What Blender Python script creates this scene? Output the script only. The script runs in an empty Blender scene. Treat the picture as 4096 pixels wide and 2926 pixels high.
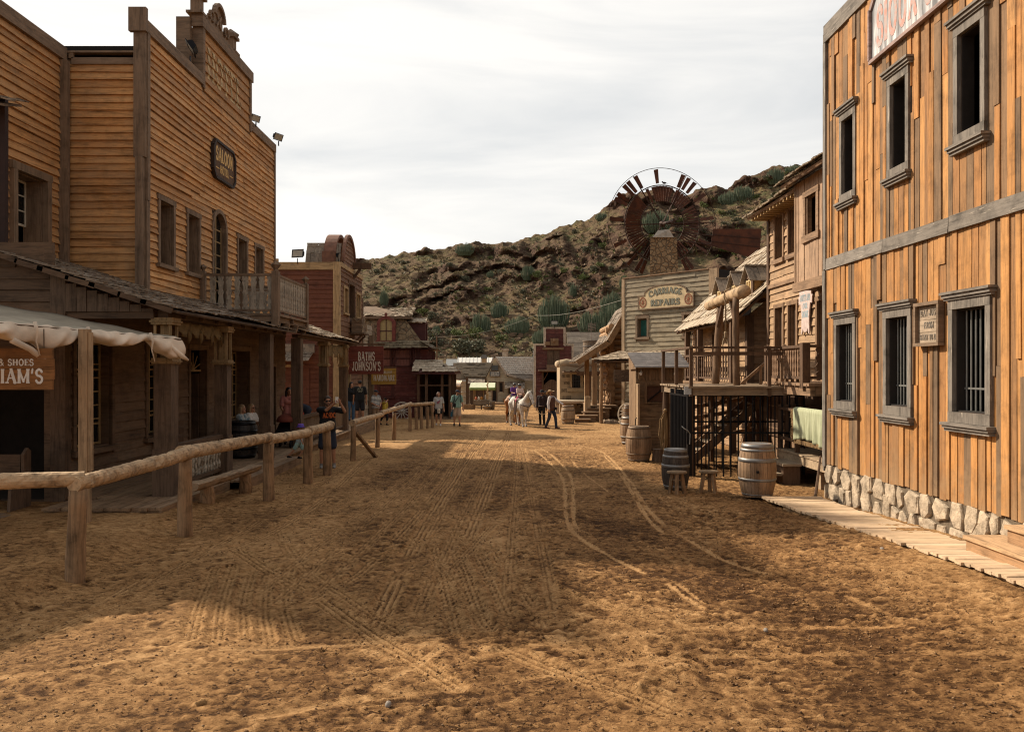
import bpy,math,random
import numpy as np
from mathutils import Vector,Matrix
random.seed(11)
RNG=np.random.default_rng(5)
R=math.radians
H,K,VX,VY=2.4,1700.0,1125.0,820.0
scene=bpy.context.scene
COL=scene.collection
def P(x,y,Y):
 return Vector(((x-VX)*Y/K,Y,H+(VY-y)*Y/K))
def PX(x,Y):return(x-VX)*Y/K
def PZ(y,Y):return H+(VY-y)*Y/K
def sstep(a,b,x):
 t=np.clip((np.asarray(x,float)-a)/(b-a),0,1)
 return t*t*(3-2*t)
def g(X,Y):
 """height of the street"""
 z=-0.30*sstep(19,37,Y)-0.2*sstep(37,66,Y)
 z=z+0.13*sstep(-4.7,-5.5,X)*sstep(15.5,12.5,Y)
 z=z+0.24*sstep(2.6,6.0,X)*sstep(14.5,8.5,Y)
 return z
def gf(X,Y):return float(g(X,Y))
_perm=np.random.default_rng(3).permutation(4096)
_ga=np.random.default_rng(4).random(4096)*2*np.pi
_gx,_gy=np.cos(_ga),np.sin(_ga)
def pnoise(x,y,seed=0):
 x=np.asarray(x,float)+seed*17.31;y=np.asarray(y,float)+seed*9.77
 xi=np.floor(x).astype(int);yi=np.floor(y).astype(int)
 xf=x-xi;yf=y-yi
 u=xf*xf*xf*(xf*(xf*6-15)+10);v=yf*yf*yf*(yf*(yf*6-15)+10)
 def gr(ix,iy,dx,dy):
  h=_perm[(_perm[ix&4095]+iy)&4095]
  return _gx[h]*dx+_gy[h]*dy
 a=gr(xi,yi,xf,yf);b=gr(xi+1,yi,xf-1,yf)
 c=gr(xi,yi+1,xf,yf-1);d=gr(xi+1,yi+1,xf-1,yf-1)
 return((a*(1-u)+b*u)*(1-v)+(c*(1-u)+d*u)*v)*1.5
def fbm(x,y,o=4,seed=0,gain=.5):
 s=0;a=1.0;f=1.0
 for i in range(o):
  s=s+a*pnoise(np.asarray(x)*f,np.asarray(y)*f,seed+i*3);a*=gain;f*=2.03
 return s
class MB:
 def __init__(s,M=None):
  s.v=[];s.f=[];s.m=[];s.M=M;s.mat=0;s.c=[]
 def add(s,vs,fs):
  o=len(s.v)
  flip=False
  if s.M is not None:
   vs=[s.M@Vector(p)for p in vs]
   flip=s.M.determinant()<0
  s.v.extend([tuple(p)for p in vs])
  for f in fs:
   f=[i+o for i in f]
   if flip:f.reverse()
   s.f.append(f);s.m.append(s.mat)
 def cut(s):s.c.append((len(s.v),len(s.f)))
 def build_each(s,name,mat,parent=None,smooth=False):
  """one object per piece between cuts"""
  cs=s.c+[(len(s.v),len(s.f))];r=[]
  if cs[0]!=(0,0):cs=[(0,0)]+cs
  for(a,b),(c,d)in zip(cs[:-1],cs[1:]):
   if d<=b:continue
   q=MB();q.v=s.v[a:c];q.f=[[i-a for i in f]for f in s.f[b:d]];q.m=s.m[b:d];r.append(q.build(name,mat,parent,smooth))
  return r
 def hexa(s,p):
  s.add(p,[(3,2,1,0),(4,5,6,7),(0,1,5,4),(1,2,6,5),(2,3,7,6),(3,0,4,7)])
 def box(s,x0,y0,z0,x1,y1,z1):
  if x0>x1:x0,x1=x1,x0
  if y0>y1:y0,y1=y1,y0
  if z0>z1:z0,z1=z1,z0
  s.hexa([(x0,y0,z0),(x1,y0,z0),(x1,y1,z0),(x0,y1,z0),(x0,y0,z1),(x1,y0,z1),(x1,y1,z1),(x0,y1,z1)])
 def beam(s,a,b,w,h,up=(0,0,1)):
  a,b=Vector(a),Vector(b);d=(b-a).normalized();up=Vector(up)
  sd=d.cross(up)
  if sd.length<1e-4:sd=d.cross(Vector((0,1,0)))
  sd.normalize();u=sd.cross(d)
  sd*=w/2;u*=h/2
  s.hexa([a-sd-u,a+sd-u,b+sd-u,b-sd-u,a-sd+u,a+sd+u,b+sd+u,b-sd+u])
 def tube(s,pts,r,n=8,caps=True,wob=0.0):
  pts=[Vector(p)for p in pts];L=len(pts)
  rs=r if isinstance(r,(list,tuple))else[r]*L
  ref=Vector((0.31,0.17,0.93));vs=[]
  d0=(pts[-1]-pts[0]).normalized()if(pts[-1]-pts[0]).length>1e-6 else Vector((0,0,1))
  if abs(d0 .dot(ref))>.9:ref=Vector((0.95,0.2,0.1))
  for i in range(L):
   d=(pts[min(i+1,L-1)]-pts[max(i-1,0)])
   d=d.normalized()if d.length>1e-9 else d0
   a=d.cross(ref).normalized();b=d.cross(a)
   for k in range(n):
    t=2*math.pi*k/n
    rr=rs[i]*(1+wob*random.uniform(-1,1))
    vs.append(pts[i]+a*(rr*math.cos(t))+b*(rr*math.sin(t)))
  fs=[]
  for i in range(L-1):
   for k in range(n):
    k2=(k+1)%n
    fs.append((i*n+k,i*n+k2,(i+1)*n+k2,(i+1)*n+k))
  if caps:
   fs.append(tuple(range(n-1,-1,-1)));fs.append(tuple((L-1)*n+k for k in range(n)))
  s.add(vs,fs)
 def lathe(s,prof,c=(0,0,0),n=20,axis=None):
  vs=[];c=Vector(c)
  Q=Matrix.Identity(3)
  if axis is not None:Q=Vector((0,0,1)).rotation_difference(Vector(axis).normalized()).to_matrix()
  for(r,z)in prof:
   for k in range(n):
    t=2*math.pi*k/n
    vs.append(c+Q@Vector((r*math.cos(t),r*math.sin(t),z)))
  fs=[]
  for i in range(len(prof)-1):
   for k in range(n):
    k2=(k+1)%n
    fs.append((i*n+k,i*n+k2,(i+1)*n+k2,(i+1)*n+k))
  fs.append(tuple(range(n-1,-1,-1)));fs.append(tuple((len(prof)-1)*n+k for k in range(n)))
  s.add(vs,fs)
 def ell(s,c,r,n=10,m=7,Q=None):
  c=Vector(c);vs=[];fs=[]
  r=(r,r,r)if isinstance(r,(int,float))else r
  for i in range(m+1):
   ph=math.pi*i/m
   for k in range(n):
    t=2*math.pi*k/n
    p=Vector((r[0]*math.sin(ph)*math.cos(t),r[1]*math.sin(ph)*math.sin(t),-r[2]*math.cos(ph)))
    if Q is not None:p=Q@p
    vs.append(c+p)
  for i in range(m):
   for k in range(n):
    k2=(k+1)%n
    fs.append((i*n+k,i*n+k2,(i+1)*n+k2,(i+1)*n+k))
  s.add(vs,fs)
 def prism(s,out,n0,n1):
  N=len(out)
  vs=[(u,n0,z)for u,z in out]+[(u,n1,z)for u,z in out]
  fs=[tuple(range(N)),tuple(range(2*N-1,N-1,-1))]
  for i in range(N):
   j=(i+1)%N
   fs.append((j,i,i+N,j+N))
  s.add(vs,fs)
 def build(s,name,mat,parent=None,smooth=False,fixn=False):
  off=Vector((0,0,0))
  if parent is not None:
   off=Vector(parent['_o'])if '_o' in parent else Vector((0,0,0))
  me=bpy.data.meshes.new(name)
  me.from_pydata([(p[0]-off[0],p[1]-off[1],p[2]-off[2])for p in s.v],[],s.f)
  mats=mat if isinstance(mat,(list,tuple))else[mat]
  for m in mats:me.materials.append(m)
  if len(mats)>1:me.polygons.foreach_set('material_index',s.m)
  if smooth:me.polygons.foreach_set('use_smooth',[True]*len(me.polygons))
  me.update()
  o=bpy.data.objects.new(name,me);COL.objects.link(o)
  if parent is not None:
   o.parent=parent;o['_o']=tuple(off)
  return o
def FX(X):return Matrix(((0,1,0,X),(1,0,0,0),(0,0,1,0),(0,0,0,1)))
def GX(X):return Matrix(((0,-1,0,X),(1,0,0,0),(0,0,1,0),(0,0,0,1)))
def FY(Y):return Matrix(((1,0,0,0),(0,-1,0,Y),(0,0,1,0),(0,0,0,1)))
def FD(o,ud,nd,zd=(0,0,1)):
 ud,nd,zd=Vector(ud).normalized(),Vector(nd).normalized(),Vector(zd).normalized()
 return Matrix(((ud[0],nd[0],zd[0],o[0]),(ud[1],nd[1],zd[1],o[1]),(ud[2],nd[2],zd[2],o[2]),(0,0,0,1)))
def thing(name,label,cat,loc=(0,0,0),group=None):
 o=bpy.data.objects.new(name,None);COL.objects.link(o)
 o.empty_display_size=.2
 o.location=loc;o['_o']=tuple(loc)
 o['label']=label;o['category']=cat
 if group:o['group']=group
 return o
def tag(o,label,cat,group=None,kind=None):
 o['label']=label;o['category']=cat
 if group:o['group']=group
 if kind:o['kind']=kind
 return o
def rebase(o,loc):
 """put the origin of a single-mesh thing at its base"""
 o.data.transform(Matrix.Translation(-Vector(loc)));o.location=loc
 return o
def copy_tree(o,parent=None):
 c=o.copy();COL.objects.link(c)
 if parent is not None:c.parent=parent
 for ch in list(o.children):copy_tree(ch,c)
 return c
MATS={}
class NT:
 def __init__(s,name):
  m=bpy.data.materials.new(name);m.use_nodes=True
  s.m=m;s.t=m.node_tree;s.t.nodes.clear()
  s.out=s.n('ShaderNodeOutputMaterial');s.b=s.n('ShaderNodeBsdfPrincipled')
  s.l(s.b.outputs[0],s.out.inputs[0])
 def n(s,ty,**kw):
  x=s.t.nodes.new(ty)
  for k,v in kw.items():setattr(x,k,v)
  return x
 def l(s,a,b):s.t.links.new(a,b)
 def ramp(s,fac,stops,mode='LINEAR'):
  r=s.n('ShaderNodeValToRGB');r.color_ramp.interpolation=mode
  el=r.color_ramp.elements
  while len(el)<len(stops):el.new(.5)
  for e,(p,c)in zip(el,stops):
   e.position=p;e.color=(c,c,c,1)if isinstance(c,(int,float))else(*c,1)
  s.l(fac,r.inputs[0]);return r.outputs[0]
 def noise(s,vec,scale,detail=4,rough=.55,dist=0.0):
  x=s.n('ShaderNodeTexNoise');x.inputs['Scale'].default_value=scale
  x.inputs['Detail'].default_value=detail;x.inputs['Roughness'].default_value=rough
  x.inputs['Distortion'].default_value=dist
  if vec is not None:s.l(vec,x.inputs['Vector'])
  return x.outputs['Fac']
 def mix(s,mode,fac,a,b):
  x=s.n('ShaderNodeMix',data_type='RGBA',blend_type=mode)
  for i,val in((0,fac),(6,a),(7,b)):
   if hasattr(val,'links'):s.l(val,x.inputs[i])
   elif isinstance(val,(int,float)):x.inputs[i].default_value=val if i==0 else(val,val,val,1)
   else:x.inputs[i].default_value=(*val,1)
  return x.outputs[2]
 def math(s,op,a,b=0.0):
  x=s.n('ShaderNodeMath',operation=op)
  for i,val in enumerate((a,b)):
   if hasattr(val,'links'):s.l(val,x.inputs[i])
   else:x.inputs[i].default_value=val
  return x.outputs[0]
 def bump(s,h,strength=.4,dist=.01):
  x=s.n('ShaderNodeBump');x.inputs['Strength'].default_value=strength;x.inputs['Distance'].default_value=dist
  s.l(h,x.inputs['Height']);s.l(x.outputs[0],s.b.inputs['Normal'])
 def coord(s,scale=(1,1,1),island=True):
  tc=s.n('ShaderNodeTexCoord');mp=s.n('ShaderNodeMapping');mp.inputs['Scale'].default_value=scale
  s.l(tc.outputs['Object'],mp.inputs['Vector'])
  if not island:return mp.outputs[0],None,tc.outputs['Object']
  ge=s.n('ShaderNodeNewGeometry')
  ml=s.n('ShaderNodeVectorMath',operation='SCALE');ml.inputs[0].default_value=(37,53,71)
  s.l(ge.outputs['Random Per Island'],ml.inputs['Scale'])
  ad=s.n('ShaderNodeVectorMath',operation='ADD');s.l(mp.outputs[0],ad.inputs[0]);s.l(ml.outputs[0],ad.inputs[1])
  return ad.outputs[0],ge.outputs['Random Per Island'],tc.outputs['Object']
AX={'h':(1.3,1.3,15),'v':(15,15,1.1),'x':(1.3,15,15),'y':(15,1.3,15),'n':(5,5,5)}
def wood(name,cols,ax='h',weather=None,wamt=.5,rough=.8,contrast=.5,bump=.5,stain=.35,chips=None,wscale=1.1,dust=None):
 """weathered boards: a colour per board, grain along the board, greyed patches, dark streaks"""
 if name in MATS:return MATS[name]
 t=NT(name);vec,rnd,obj=t.coord(AX[ax])
 n=len(cols)
 base=t.ramp(rnd,[((i+.0)/max(1,n-1)if n>1 else 0,c)for i,c in enumerate(cols)])if n>1 else None
 if base is None:base=t.mix('MIX',0.0,cols[0],cols[0])
 gr=t.noise(vec,1.0,7,.62,.7)
 gr2=t.noise(vec,3.3,3,.5,.3)
 dk=t.ramp(gr,[(.28,1-contrast),(.5,1.0),(.72,1+contrast*.35)])
 base=t.mix('MULTIPLY',1.0,base,dk)
 dk2=t.ramp(gr2,[(.30,1-contrast*.6),(.46,1.0)])
 base=t.mix('MULTIPLY',1.0,base,dk2)
 if weather is not None:
  wn=t.noise(obj,wscale,5,.65,.4)
  wf=t.ramp(wn,[(.42,0.0),(.66,wamt)])
  base=t.mix('MIX',wf,base,weather)
 if stain:
  sn=t.noise(obj,2.7,6,.7,.2)
  base=t.mix('MULTIPLY',1.0,base,t.ramp(sn,[(.30,1-stain),(.52,1.0)]))
 if chips is not None:
  cn=t.noise(vec,1.7,6,.7,.4)
  base=t.mix('MIX',t.ramp(cn,[(.60,0.0),(.66,.85)]),base,chips)
 if dust is not None:
  sp=t.n('ShaderNodeSeparateXYZ');t.l(obj,sp.inputs[0]);dn=t.noise(obj,3.5,6,.7)
  f=t.math('SUBTRACT',t.math('MULTIPLY',dn,2.2),t.math('MULTIPLY',sp.outputs['Z'],1/dust[1]));base=t.mix('MIX',t.ramp(f,[(.15,0.0),(.75,.6)]),base,dust[0])
 t.l(base,t.b.inputs['Base Color']);t.b.inputs['Roughness'].default_value=rough
 t.b.inputs['Specular IOR Level'].default_value=.25
 t.bump(gr,bump,.012)
 MATS[name]=t.m;return t.m
def plain(name,col,rough=.7,metal=0.0,var=.25,scale=6,bump=0.0,spec=.3,col2=None):
 if name in MATS:return MATS[name]
 t=NT(name);vec,_,obj=t.coord((1,1,1),island=False)
 nz=t.noise(obj,scale,5,.6)
 if col2 is None:c=t.mix('MULTIPLY',1.0,col,t.ramp(nz,[(.3,1-var),(.65,1.0+var*.3)]))
 else:c=t.mix('MIX',t.ramp(nz,[(.4,0.0),(.62,1.0)]),col,col2)
 t.l(c,t.b.inputs['Base Color']);t.b.inputs['Roughness'].default_value=rough
 t.b.inputs['Metallic'].default_value=metal;t.b.inputs['Specular IOR Level'].default_value=spec
 if bump:t.bump(t.noise(obj,scale*3,4),bump,.02)
 MATS[name]=t.m;return t.m
def glassy(name,tint=(.02,.02,.02),mixf=.5):
 if name in MATS:return MATS[name]
 t=NT(name)
 tr=t.n('ShaderNodeBsdfTransparent');tr.inputs[0].default_value=(.55,.55,.5,1)
 gl=t.n('ShaderNodeBsdfGlossy');gl.inputs['Roughness'].default_value=.06;gl.inputs[0].default_value=(.8,.8,.8,1)
 df=t.n('ShaderNodeBsdfDiffuse');df.inputs[0].default_value=(*tint,1)
 fr=t.n('ShaderNodeFresnel');fr.inputs[0].default_value=1.5
 m1=t.n('ShaderNodeMixShader');m1 .inputs[0].default_value=mixf;t.l(tr.outputs[0],m1 .inputs[1]);t.l(df.outputs[0],m1 .inputs[2])
 m2=t.n('ShaderNodeMixShader');t.l(fr.outputs[0],m2 .inputs[0]);t.l(m1 .outputs[0],m2 .inputs[1]);t.l(gl.outputs[0],m2 .inputs[2])
 t.l(m2 .outputs[0],t.out.inputs[0]);MATS[name]=t.m;return t.m
def stone(name,c1,c2,mortar,scale=3.0,bump=.8,stretch=(1,1,1),gap=.06):
 if name in MATS:return MATS[name]
 t=NT(name);vec,_,obj=t.coord(stretch,island=False)
 wv=t.n('ShaderNodeTexNoise');wv.inputs['Scale'].default_value=2.5;t.l(obj,wv.inputs['Vector'])
 ad=t.n('ShaderNodeVectorMath',operation='ADD');sc=t.n('ShaderNodeVectorMath',operation='SCALE');sc.inputs['Scale'].default_value=.25
 t.l(wv.outputs['Color'],sc.inputs[0]);t.l(vec,ad.inputs[0]);t.l(sc.outputs[0],ad.inputs[1])
 v1=t.n('ShaderNodeTexVoronoi');v1 .inputs['Scale'].default_value=scale;t.l(ad.outputs[0],v1 .inputs['Vector'])
 v2=t.n('ShaderNodeTexVoronoi',feature='DISTANCE_TO_EDGE');v2 .inputs['Scale'].default_value=scale;t.l(ad.outputs[0],v2 .inputs['Vector'])
 sp=t.n('ShaderNodeSeparateColor');t.l(v1 .outputs['Color'],sp.inputs[0])
 c=t.mix('MIX',sp.outputs[0],c1,c2)
 nz=t.noise(obj,9,6,.65)
 c=t.mix('MULTIPLY',1.0,c,t.ramp(nz,[(.3,.6),(.6,1.1)]))
 ed=t.ramp(v2 .outputs['Distance'],[(gap*.4,0.0),(gap,1.0)])
 c=t.mix('MIX',ed,mortar,c)
 t.l(c,t.b.inputs['Base Color']);t.b.inputs['Roughness'].default_value=.9;t.b.inputs['Specular IOR Level'].default_value=.15
 hh=t.math('ADD',t.math('MULTIPLY',t.ramp(v2 .outputs['Distance'],[(0,0.0),(gap*2.2,1.0)]),1.0),t.math('MULTIPLY',nz,.35))
 t.bump(hh,bump,.06);MATS[name]=t.m;return t.m
def spans(u0,u1,z,holes):
 iv=[(u0,u1)]
 for(a,b,c,d)in holes:
  if c<z<d:
   nv=[]
   for(p,q)in iv:
    if b<=p or a>=q:nv.append((p,q));continue
    if a>p:nv.append((p,a))
    if b<q:nv.append((b,q))
   iv=nv
 return iv
def clap(mb,u0,u1,z0,z1,h=.16,t=.035,holes=(),seg=(2.2,4.5),jit=.008,lim=None,miss=0.0,warp=.5):
 """overlapping horizontal boards, each its own wedge with slightly crooked ends"""
 n=max(1,round((z1-z0)/h));h=(z1-z0)/n
 for i in range(n):
  za=z0+i*h;zc=za+h*.5
  a,b=(u0,u1)if lim is None else lim(zc)
  if b-a<.05:continue
  for(p,q)in spans(a,b,zc,holes):
   u=p
   while u<q-.02:
    e=u+random.uniform(*seg)
    if q-e<.6:e=q
    if random.random()>=miss:
     j0,j1=random.uniform(-jit,jit),random.uniform(-jit,jit)
     tt=t*random.uniform(.75,1.25)
     m=max(1,int((e-u)/1.1));us=[u+(e-u)*k/m for k in range(m+1)]
     prev=None
     vs=[];fs=[]
     for k,uu in enumerate(us):
      jj=j0+(j1-j0)*k/m+(random.uniform(-jit,jit)*warp if 0<k<m else 0)
      tk=tt*random.uniform(.85,1.15)
      zb=za+jj;zt=zb+h+.012
      vs+=[(uu,0,zb),(uu,tk,zb),(uu,.007,zt),(uu,0,zt)]
      if k:
       o=4*(k-1)
       for c in range(4):
        c2=(c+1)%4
        fs.append((o+c,o+c2,o+4+c2,o+4+c))
     fs.append((3,2,1,0));o=4*m;fs.append((o,o+1,o+2,o+3))
     mb.add(vs,fs)
    u=e
def planks(mb,u0,u1,z0,z1,w=(.1,.17),t=.022,holes=(),lens=None,gap=.004,top=None,bot=0.0,tj=.5):
 """upright boards"""
 u=u0
 while u<u1-.02:
  ww=random.uniform(*w)
  if u1-(u+ww)<w[0]*.6:ww=u1-u
  uc=u+ww/2
  zt=z1 if top is None else top(uc)
  iv=[(z0+random.uniform(-bot,bot),zt)]
  for(a,b,c,d)in holes:
   if a<uc<b:
    nv=[]
    for(p,q)in iv:
     if d<=p or c>=q:nv.append((p,q));continue
     if c>p:nv.append((p,c))
     if d<q:nv.append((d,q))
    iv=nv
  for(p,q)in iv:
   z=p
   while z<q-.02:
    e=q if lens is None else z+random.uniform(*lens)
    if q-e<.35:e=q
    tt=t*random.uniform(1-tj,1+tj);lean=random.uniform(-.004,.004)
    ga=gap*random.uniform(.3,1.6)
    a,b=u+ga/2,u+ww-ga/2
    k0,k1=tt*random.uniform(.85,1.15),tt*random.uniform(.85,1.15)
    mb.add([(a+lean,0,z),(b+lean,0,z),(b-lean,0,e-.003),(a-lean,0,e-.003),(a+lean,k0,z),(b+lean,k1,z),(b-lean,k1,e-.003),(a-lean,k0,e-.003)],[(0,1,2,3),(7,6,5,4),(1,0,4,5),(2,1,5,6),(3,2,6,7),(0,3,7,4)])
    z=e
  u+=ww
def wallholes(mb,u0,u1,z0,z1,holes,n0=-.12,n1=-.002):
 us=sorted(set([u0,u1]+[min(max(x,u0),u1)for h in holes for x in h[:2]]))
 zs=sorted(set([z0,z1]+[min(max(x,z0),z1)for h in holes for x in h[2:4]]))
 for i in range(len(us)-1):
  run=None
  for j in range(len(zs)-1):
   uc,zc=(us[i]+us[i+1])/2,(zs[j]+zs[j+1])/2
   ins=any(a<uc<b and c<zc<d for(a,b,c,d)in holes)
   if ins:
    if run is not None:mb.box(us[i],n0,run,us[i+1],n1,zs[j]);run=None
   elif run is None:run=zs[j]
  if run is not None:mb.box(us[i],n0,run,us[i+1],n1,zs[-1])
def shingles(mb,o,ud,sd,U,L,rows,w=(.1,.2),t=.018,sag=.03,slant=.0,ov=1.35,raise_=.028,miss=.01):
 """hand-split shakes on a roof plane; o = lower corner at the eave, ud along the eave, sd up the slope"""
 o,ud,sd=Vector(o),Vector(ud).normalized(),Vector(sd).normalized()
 nd=ud.cross(sd).normalized()
 if nd.z<0:nd=-nd
 step=L/rows;ph=random.uniform(0,6)
 for r in range(rows):
  u=random.uniform(-.06,.0)
  while u<U:
   ww=random.uniform(*w)
   if random.random()>miss:
    ww2=min(ww,U-u+.05)
    s0=r*step+random.uniform(-.025,.02)-(.02 if r==0 else 0);s1=min(s0+step*ov,L+.02)
    dn=sag*math.sin(u*1.1+ph+r*.35)*.5+random.uniform(-.004,.006)
    tt=t*random.uniform(.7,1.4);rs=raise_*random.uniform(.7,1.5);sk=random.uniform(-.02,.02)+slant
    tw=random.uniform(-.008,.008)
    p=[]
    for base in(0,1):
     for(uu,ss,nn)in((u,s0,rs+tw),(u+ww2-.006,s0,rs-tw),(u+ww2-.006+sk*.5,s1,0.004),(u+sk*.5,s1,0.004)):
      p.append(o+ud*uu+sd*ss+nd*(nn+dn+(tt if base else 0)))
    if ud.cross(sd).dot(nd)>0:mb.hexa(p)
    else:mb.hexa(p[4:]+p[:4])
   u+=ww
def slab(mb,o,ud,sd,U,L,t0=-.06,t1=0.0):
 o,ud,sd=Vector(o),Vector(ud).normalized(),Vector(sd).normalized()
 nd=ud.cross(sd).normalized()
 if nd.z<0:nd=-nd
 a,b,c,d=o,o+ud*U,o+ud*U+sd*L,o+sd*L
 p=[q+nd*t0 for q in(a,b,c,d)]+[q+nd*t1 for q in(a,b,c,d)]
 mb.hexa(p)
def log(mb,a,b,r0,r1=None,n=12,seg=10,knob=.12,bend=.02):
 """rough-hewn log with knife-cut scallops"""
 a,b=Vector(a),Vector(b);r1=r0 if r1 is None else r1
 d=b-a;L=d.length;d.normalize()
 s=d.cross(Vector((0,0,1)))
 s=s.normalized()if s.length>1e-3 else Vector((1,0,0));u=s.cross(d)
 seg=max(3,seg);vs=[];ph=random.uniform(0,6)
 cuts=[(random.uniform(0,L),random.uniform(-.6,3.7),random.uniform(.045,.085),random.uniform(.12,.30))for _ in range(int(L*15))]if knob>.1 else[]
 for i in range(seg+1):
  t=i/seg;c=a+d*(L*t)+u*(bend*math.sin(t*math.pi+ph)-bend*math.sin(ph))*.6+s*bend*math.sin(t*5+ph)*.6
  rr=r0+(r1-r0)*t;off=0 if knob>.1 else(i%2)*math.pi/n
  for k in range(n):
   th=2*math.pi*k/n+off;q=rr*(1+(knob if knob<=.1 else .05)*random.uniform(-1,.75))
   for(cs,ct,cr,cd)in cuts:
    e=((L*t-cs)/cr)**2+(((th-ct+math.pi)%(2*math.pi)-math.pi)*rr/(cr*.9))**2
    if e<1:q-=rr*cd*(1-e)**.6*.6
   vs.append(c+s*(q*math.cos(th))+u*(q*math.sin(th)))
 fs=[]
 for i in range(seg):
  for k in range(n):
   k2=(k+1)%n
   fs.append((i*n+k,(i+1)*n+k,(i+1)*n+k2,i*n+k2))
 fs.append(tuple(range(n)));fs.append(tuple(seg*n+k for k in range(n-1,-1,-1)))
 mb.add(vs,fs)
def arc(cx,cy,rx,ry,a0,a1,n=10):
 return[(cx+rx*math.cos(R(a0+(a1-a0)*i/n)),cy+ry*math.sin(R(a0+(a1-a0)*i/n)))for i in range(n+1)]
TK,TN=.105,.05
def _g():
 G={}
 def sf(x,y,l=.13):return([(x-l,y),(x+l,y)],.038)
 def st(x,y0=0.04,y1=.96,serif=True):return[([(x,y0),(x,y1)],TK)]+([sf(x,.035),sf(x,.965)]if serif else[])
 G['A']=(.78,[([(.1,.04),(.39,.97)],TN),([(.39,.97),(.68,.04)],TK),([(.2,.36),(.58,.36)],TN),sf(.1,.035),sf(.68,.035)])
 G['B']=(.66,st(.16)+[([(.16,.96)]+arc(.3,.74,.22,.22,90,-90)+[(.16,.52)],.075),([(.16,.52)]+arc(.32,.28,.26,.24,90,-90)+[(.16,.04)],.08)])
 G['C']=(.68,[(arc(.38,.5,.28,.46,50,310,16),.08),([(.58,.62),(.58,.9)],.05)])
 G['D']=(.7,st(.16)+[([(.16,.96)]+arc(.3,.5,.3,.46,90,-90,14)+[(.16,.04)],.08)])
 G['E']=(.62,st(.16)+[([(.16,.95),(.54,.95)],TN),([(.16,.5),(.46,.5)],TN),([(.16,.05),(.54,.05)],TN),([(.54,.05),(.54,.26)],.04),([(.54,.95),(.54,.76)],.04)])
 G['F']=(.6,st(.16)+[([(.16,.95),(.54,.95)],TN),([(.16,.52),(.46,.52)],TN),([(.54,.95),(.54,.74)],.04)])
 G['G']=(.72,[(arc(.38,.5,.28,.46,50,345,16),.08),([(.46,.42),(.7,.42)],TN),([(.62,.42),(.62,.12)],.08)])
 G['H']=(.78,st(.16)+st(.62)+[([(.16,.5),(.62,.5)],TN)])
 G['I']=(.34,st(.17))
 G['J']=(.5,[([(.34,.96),(.34,.25)]+arc(.2,.25,.14,.2,0,-170,8),TK*.85),sf(.34,.965)])
 G['K']=(.74,st(.16)+[([(.2,.42),(.6,.96)],TN),([(.32,.58),(.62,.04)],TK*.9),sf(.6,.965,.1),sf(.62,.035,.1)])
 G['L']=(.6,st(.16)+[([(.16,.05),(.54,.05)],TN),([(.54,.05),(.54,.28)],.04)])
 G['M']=(.92,st(.14)+st(.78)+[([(.14,.94),(.46,.12)],.075),([(.46,.12),(.78,.94)],TN)])
 G['N']=(.78,[([(.14,.04),(.14,.96)],.06),([(.14,.94),(.62,.06)],TK*.9),([(.62,.04),(.62,.96)],.06),sf(.14,.035),sf(.12,.965,.1),sf(.62,.965)])
 G['O']=(.74,[(arc(.37,.5,.27,.45,0,360,24),.085)])
 G['P']=(.62,st(.16)+[([(.16,.96)]+arc(.3,.71,.22,.25,90,-90)+[(.16,.46)],.075)])
 G['R']=(.7,st(.16)+[([(.16,.96)]+arc(.3,.73,.22,.23,90,-90)+[(.16,.5)],.075),([(.3,.5),(.6,.04)],.085),sf(.6,.035,.08)])
 G['S']=(.6,[(arc(.3,.73,.2,.22,20,270,12)+arc(.3,.27,.22,.24,90,-160,12),.08)])
 G['T']=(.66,st(.33,serif=False)+[([(.06,.95),(.6,.95)],TN),sf(.33,.035),([(.06,.95),(.06,.76)],.04),([(.6,.95),(.6,.76)],.04)])
 G['U']=(.76,[([(.16,.96),(.16,.3)]+arc(.38,.3,.22,.25,180,360,10)+[(.6,.96)],.08),sf(.16,.965),sf(.6,.965)])
 G['V']=(.76,[([(.1,.96),(.38,.04)],TK),([(.38,.04),(.66,.96)],TN),sf(.1,.965),sf(.66,.965)])
 G['W']=(1.0,[([(.1,.96),(.3,.04)],TK*.9),([(.3,.04),(.5,.9)],TN),([(.5,.9),(.7,.04)],TK*.9),([(.7,.04),(.9,.96)],TN),sf(.1,.965),sf(.9,.965)])
 G['X']=(.7,[([(.1,.96),(.6,.04)],TK*.9),([(.6,.96),(.1,.04)],TN),sf(.1,.965,.1),sf(.6,.965,.1),sf(.1,.035,.1),sf(.6,.035,.1)])
 G['Y']=(.7,[([(.1,.96),(.35,.48)],.085),([(.6,.96),(.35,.48)],TN),([(.35,.5),(.35,.04)],TK),sf(.35,.035),sf(.1,.965,.1),sf(.6,.965,.1)])
 G['&']=(.8,[(arc(.34,.75,.15,.2,-60,230,12)+[(.66,.06)],.07),(arc(.32,.27,.22,.23,110,330,10)+[(.66,.46)],.06)])
 G["'"]=(.26,[([(.14,.96),(.1,.72)],.065)])
 G['.']=(.28,[([(.13,.07),(.14,.07)],.07)])
 G['-']=(.5,[([(.05,.45),(.45,.45)],.05)])
 G[' ']=(.34,[])
 G['/']=(.4,[([(.28,1.0),(.08,.5),(.3,.5),(.1,0.0)],.055)])
 return G
GLY=_g()
def text_w(txt,h,xs=1.0,sp=.06):return sum((GLY[c][0]+sp)*h*xs for c in txt)-sp*h*xs
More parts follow.
